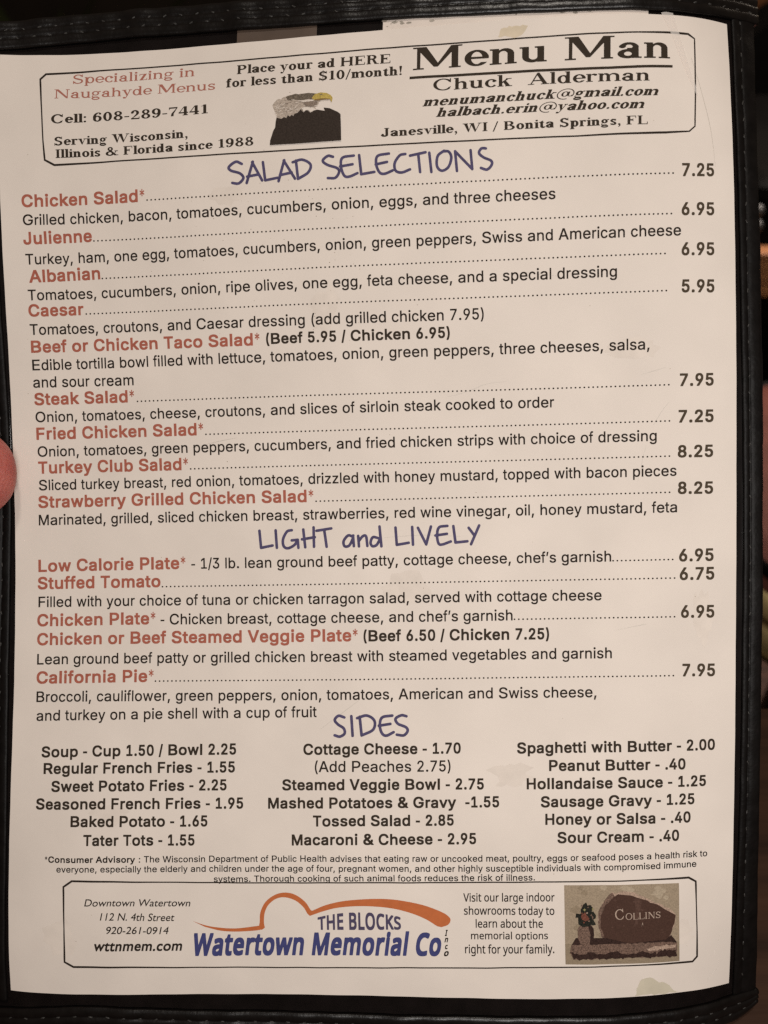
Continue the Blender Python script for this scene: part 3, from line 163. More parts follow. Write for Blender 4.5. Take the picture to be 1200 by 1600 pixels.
EAGLE=[["feather_grey",[84.86,23.09,84.93,22.05,84.48,21.59,84.28,20.84,83.97,20.21,83.66,19.21,84.22,18.39,84.62,18.05,84.89,17.73,85.61,17.47,86.09,17.72,86.82,17.14,87.38,17.04,87.97,16.82,88.51,16.7,89.33,16.59,89.9,16.48,90.65,16.47,91.16,16.69,91.86,16.46,92.42,16.52,93.02,16.6,93.92,16.53,94.27,16.68,94.93,16.57,95.49,16.6,96.38,16.8,96.93,16.8,97.07,17.5,96.84,18.13,97.32,18.65,97.94,19.06,97.45,19.31,97.2,19.98,96.73,20.45,96.2,20.75,96.95,21.58,96.22,21.67,95.61,22.01,94.94,22.24,94.54,22.19,93.81,22.07,93.19,21.66,92.71,21.7,92.06,21.47,91.5,21.63,91.02,21.68,90.54,22.3,89.92,22.48,88.95,22.72,88.4,22.98,87.73,23.16,87.05,23.05,86.85,23.43,85.94,23.31,85.7,23.42,85.11,23.59]],["feather_dark",[87.63,17.13,88.36,16.88,88.8,16.73,89.48,16.69,89.9,16.53,90.49,16.36,91.33,16.62,91.87,16.66,92.42,16.55,93.08,16.5,93.59,16.49,94.44,16.45,94.93,16.59,95.68,16.71,96.56,16.89,96.4,17.69,96.19,18.37,95.5,18.15,95.06,18.41,94.58,18.27,93.93,18.2,93.15,18.33,92.43,18.41,91.78,18.39,91.09,18.23,90.53,18.19,89.91,18.04,89.34,18.31,88.88,18.23,88.14,18.08]],["feather_grey",[85.12,19.96,85.73,19.52,86.43,19.25,85.81,19.68]],["feather_white",[94.01,18.91,94.51,18.91,95.09,19.03,94.59,19.04]],["feather_white",[91.56,20.65,91.83,20.59,92.18,20.68,91.91,20.74]],["feather_shade",[86.05,19.83,86.48,19.63,86.98,19.6,86.55,19.8]],["feather_shade",[95.37,18.96,95.67,18.92,96.04,19.0,95.74,19.04]],["feather_shade",[85.52,19.22,85.94,18.75,86.43,18.49,86.02,18.96]],["feather_white",[84.62,20.17,84.85,19.88,85.14,19.79,84.92,20.07]],["feather_white",[94.34,18.84,94.95,18.84,95.64,18.98,95.03,18.98]],["feather_shade",[88.54,21.5,88.99,21.22,89.52,21.13,89.07,21.41]],["feather_white",[93.39,21.39,93.91,21.18,94.5,21.15,93.98,21.36]],["feather_white",[90.87,21.09,91.21,20.83,91.63,20.75,91.29,21.01]],["feather_white",[84.3,19.84,84.92,19.45,85.61,19.23,84.99,19.62]],["feather_shade",[95.73,18.35,96.02,18.26,96.37,18.38,96.09,18.47]],["feather_white",[88.67,20.89,88.92,20.67,89.25,20.61,89.0,20.82]],["feather_white",[93.9,19.96,94.37,19.93,94.92,20.06,94.45,20.09]],["feather_white",[86.43,19.28,87.01,18.99,87.67,18.88,87.09,19.18]],["feather_white",[88.31,20.82,88.8,20.53,89.38,20.42,88.88,20.71]],["feather_white",[95.25,18.62,95.54,18.51,95.9,18.49,95.61,18.59]],["feather_grey",[91.33,20.07,92.0,19.86,92.74,19.76,92.07,19.97]],["feather_grey",[90.09,20.7,90.58,20.46,91.14,20.32,90.65,20.56]],["feather_grey",[84.24,20.58,84.64,20.47,85.11,20.46,84.71,20.57]],["feather_shade",[90.35,19.4,90.76,19.05,91.25,18.9,90.84,19.25]],["feather_white",[86.58,21.95,86.98,21.61,87.46,21.45,87.06,21.79]],["feather_grey",[90.66,18.52,90.98,18.38,91.38,18.48,91.06,18.61]],["feather_shade",[88.87,18.97,89.22,18.62,89.64,18.41,89.29,18.76]],["feather_white",[95.44,19.48,96.09,19.45,96.81,19.5,96.17,19.53]],["feather_white",[93.84,18.31,94.28,18.34,94.81,18.54,94.36,18.51]],["feather_shade",[86.99,18.2,87.57,18.03,88.22,17.96,87.64,18.12]],["feather_white",[87.15,21.19,87.61,20.83,88.16,20.68,87.69,21.04]],["feather_shade",[87.6,18.96,88.29,18.78,89.05,18.81,88.37,19.0]],["feather_shade",[93.27,20.27,93.72,20.11,94.25,20.13,93.8,20.28]],["feather_grey",[89.09,19.81,89.45,19.66,89.89,19.67,89.52,19.82]],["feather_white",[86.18,22.01,86.4,21.82,86.71,21.73,86.48,21.93]],["feather_white",[85.04,21.4,85.19,21.22,85.42,21.12,85.27,21.3]],["feather_grey",[86.34,21.93,86.94,21.6,87.62,21.44,87.02,21.77]],["feather_white",[84.89,20.23,85.42,19.84,86.02,19.62,85.49,20.01]],["feather_shade",[87.23,19.1,87.59,18.94,88.03,18.99,87.67,19.14]],["feather_shade",[92.72,19.66,93.11,19.45,93.58,19.47,93.19,19.67]],["feather_grey",[85.88,19.7,86.36,19.41,86.92,19.26,86.44,19.54]],["feather_shade",[86.95,20.67,87.19,20.61,87.51,20.63,87.27,20.69]],["feather_shade",[93.54,19.56,94.05,19.57,94.63,19.71,94.13,19.71]],["feather_white",[86.21,21.87,86.61,21.71,87.08,21.69,86.68,21.85]],["feather_grey",[88.68,19.99,89.07,19.73,89.53,19.63,89.14,19.89]],["feather_white",[88.57,21.72,89.19,21.57,89.87,21.59,89.26,21.73]],["feather_shade",[87.69,21.55,87.87,21.37,88.13,21.3,87.95,21.48]],["feather_white",[85.6,19.73,86.23,19.6,86.94,19.63,86.31,19.76]],["feather_shade",[88.24,18.13,88.39,17.93,88.61,17.86,88.47,18.05]],["feather_shade",[92.55,18.96,93.15,18.91,93.83,18.95,93.23,19.0]],["feather_white",[93.3,19.57,93.99,19.5,94.76,19.65,94.07,19.72]],["feather_grey",[85.3,20.99,85.55,20.87,85.87,20.92,85.63,21.04]],["feather_white",[95.48,19.82,95.91,19.69,96.42,19.7,95.99,19.83]],["feather_grey",[86.86,21.19,87.63,21.0,88.47,21.04,87.7,21.22]],["feather_white",[90.16,19.18,90.83,18.99,91.57,18.99,90.9,19.19]],["feather_shade",[86.19,19.95,86.52,19.75,86.94,19.74,86.6,19.94]],["feather_shade",[91.68,18.79,91.93,18.72,92.26,18.87,92.01,18.94]],["feather_white",[84.46,22.37,84.84,21.97,85.3,21.79,84.92,22.19]],["feather_white",[84.1,21.63,84.45,21.39,84.88,21.34,84.53,21.58]],["feather_white",[95.86,20.34,96.58,20.2,97.37,20.25,96.66,20.4]],["feather_shade",[91.88,18.41,92.36,18.37,92.92,18.51,92.44,18.55]],["feather_white",[85.28,21.48,85.89,21.05,86.57,20.82,85.96,21.25]],["feather_shade",[94.75,20.25,95.35,20.11,96.03,20.07,95.43,20.21]],["feather_white",[90.48,20.99,90.83,20.87,91.25,20.91,90.9,21.02]],["feather_white",[86.0,19.26,86.23,19.15,86.54,19.12,86.31,19.23]],["feather_white",[89.22,18.23,89.45,18.03,89.76,17.97,89.53,18.17]],["feather_shade",[94.37,19.4,94.85,19.32,95.42,19.34,94.93,19.42]],["feather_white",[89.83,18.17,90.02,18.03,90.29,18.03,90.09,18.17]],["feather_shade",[90.08,18.89,90.29,18.69,90.58,18.64,90.37,18.83]],["feather_white",[87.46,20.4,87.96,20.27,88.53,20.3,88.03,20.43]],["feather_shade",[93.11,21.35,93.5,21.33,93.97,21.5,93.58,21.53]],["feather_white",[88.56,20.93,89.32,20.75,90.16,20.72,89.4,20.9]],["feather_white",[93.98,19.31,94.24,19.21,94.58,19.2,94.32,19.31]],["feather_white",[85.83,19.37,86.15,19.24,86.54,19.21,86.22,19.34]],["feather_shade",[95.25,20.15,95.86,19.91,96.55,19.82,95.94,20.06]],["feather_shade",[87.11,19.88,87.6,19.7,88.16,19.64,87.67,19.83]],["feather_shade",[94.58,19.89,95.38,19.85,96.26,20.03,95.45,20.07]],["feather_shade",[89.83,20.18,90.01,19.96,90.26,19.87,90.09,20.09]],["feather_white",[90.05,20.66,90.49,20.32,91.01,20.19,90.57,20.53]],["feather_white",[85.17,20.53,85.45,20.31,85.81,20.23,85.53,20.45]],["feather_white",[85.8,20.39,86.17,20.21,86.62,20.22,86.25,20.41]],["feather_white",[95.38,20.94,95.59,20.85,95.87,20.87,95.66,20.97]],["feather_grey",[85.42,20.57,85.86,20.42,86.37,20.48,85.93,20.63]],["feather_grey",[88.79,19.74,89.17,19.59,89.64,19.54,89.25,19.69]],["feather_shade",[87.78,20.87,88.46,20.71,89.22,20.75,88.54,20.91]],["feather_shade",[95.66,19.19,96.3,18.96,97.02,18.9,96.38,19.13]],["feather_grey",[86.9,21.06,87.1,20.88,87.37,20.92,87.18,21.09]],["feather_white",[84.3,21.87,84.55,21.72,84.87,21.68,84.62,21.82]],["feather_white",[86.31,20.5,86.93,20.2,87.63,20.11,87.01,20.42]],["feather_shade",[91.15,19.78,91.54,19.65,92.0,19.71,91.61,19.84]],["feather_grey",[90.05,19.36,90.3,19.14,90.63,19.08,90.38,19.3]],["feather_white",[92.64,20.62,93.3,20.5,94.04,20.59,93.37,20.71]],["feather_white",[90.28,20.09,91.02,19.79,91.83,19.61,91.09,19.92]],["feather_white",[84.72,20.55,84.93,20.4,85.22,20.39,85.01,20.53]],["feather_white",[88.01,21.3,88.41,21.03,88.89,20.95,88.49,21.22]],["feather_shade",[96.04,18.46,96.54,18.36,97.11,18.46,96.61,18.56]],["feather_shade",[87.56,19.41,87.92,19.22,88.36,19.17,88.0,19.37]],["feather_white",[90.92,18.54,93.94,18.64,96.19,18.69,95.44,19.05,92.93,19.05]],["feather_shade",[92.93,19.42,93.27,19.14,93.88,19.0,94.43,19.07,94.94,18.96,95.4,18.99,96.06,19.28,96.69,19.24,97.07,19.31,96.82,20.07,96.36,20.17,95.78,20.31,95.19,20.56,94.77,20.33,94.09,20.32,93.69,20.21,93.37,19.68]],["feather_white",[92.18,20.7,92.72,20.67,93.38,20.55,93.94,20.59,94.45,20.67,95.08,20.87,95.31,20.69,95.95,21.03,96.46,21.37,96.95,21.49,96.46,21.73,95.9,21.67,95.52,21.98,94.94,22.12,94.51,21.61,93.94,21.37,93.46,21.51,92.94,21.78,92.64,21.19]],["beak_yellow",[95.31,18.14,96.19,17.15,97.93,16.75,99.68,17.03,100.88,17.7,101.43,18.47,101.18,19.56,100.86,19.4,100.73,18.85,98.94,18.84,97.44,18.95,96.07,18.8]],["feather_dark",[97.56,17.26,98.31,17.14,98.56,17.33,97.94,17.53]],["beak_shade",[96.19,18.52,98.94,18.48,100.93,18.72,100.73,18.9,98.94,18.87,97.44,18.98,96.19,18.83]],["eagle_body",[82.9,30.6,89.86,30.67,96.39,30.67,103.86,30.67,103.84,27.07,103.71,23.22,102.92,22.56,100.56,21.36,98.82,21.09,99.24,22.06,98.19,21.82,96.95,21.54,96.2,21.67,94.94,22.29,93.94,21.44,93.31,21.76,92.99,21.98,92.56,21.65,92.06,21.08,91.55,21.68,90.92,22.07,90.29,22.17,89.92,22.77,89.29,22.48,88.91,22.94,88.28,22.48,87.9,23.31,87.14,22.96,86.38,23.44,84.98,22.97,84.73,24.05,84.54,25.74,83.95,26.67,83.56,27.86,83.04,29.28]]]
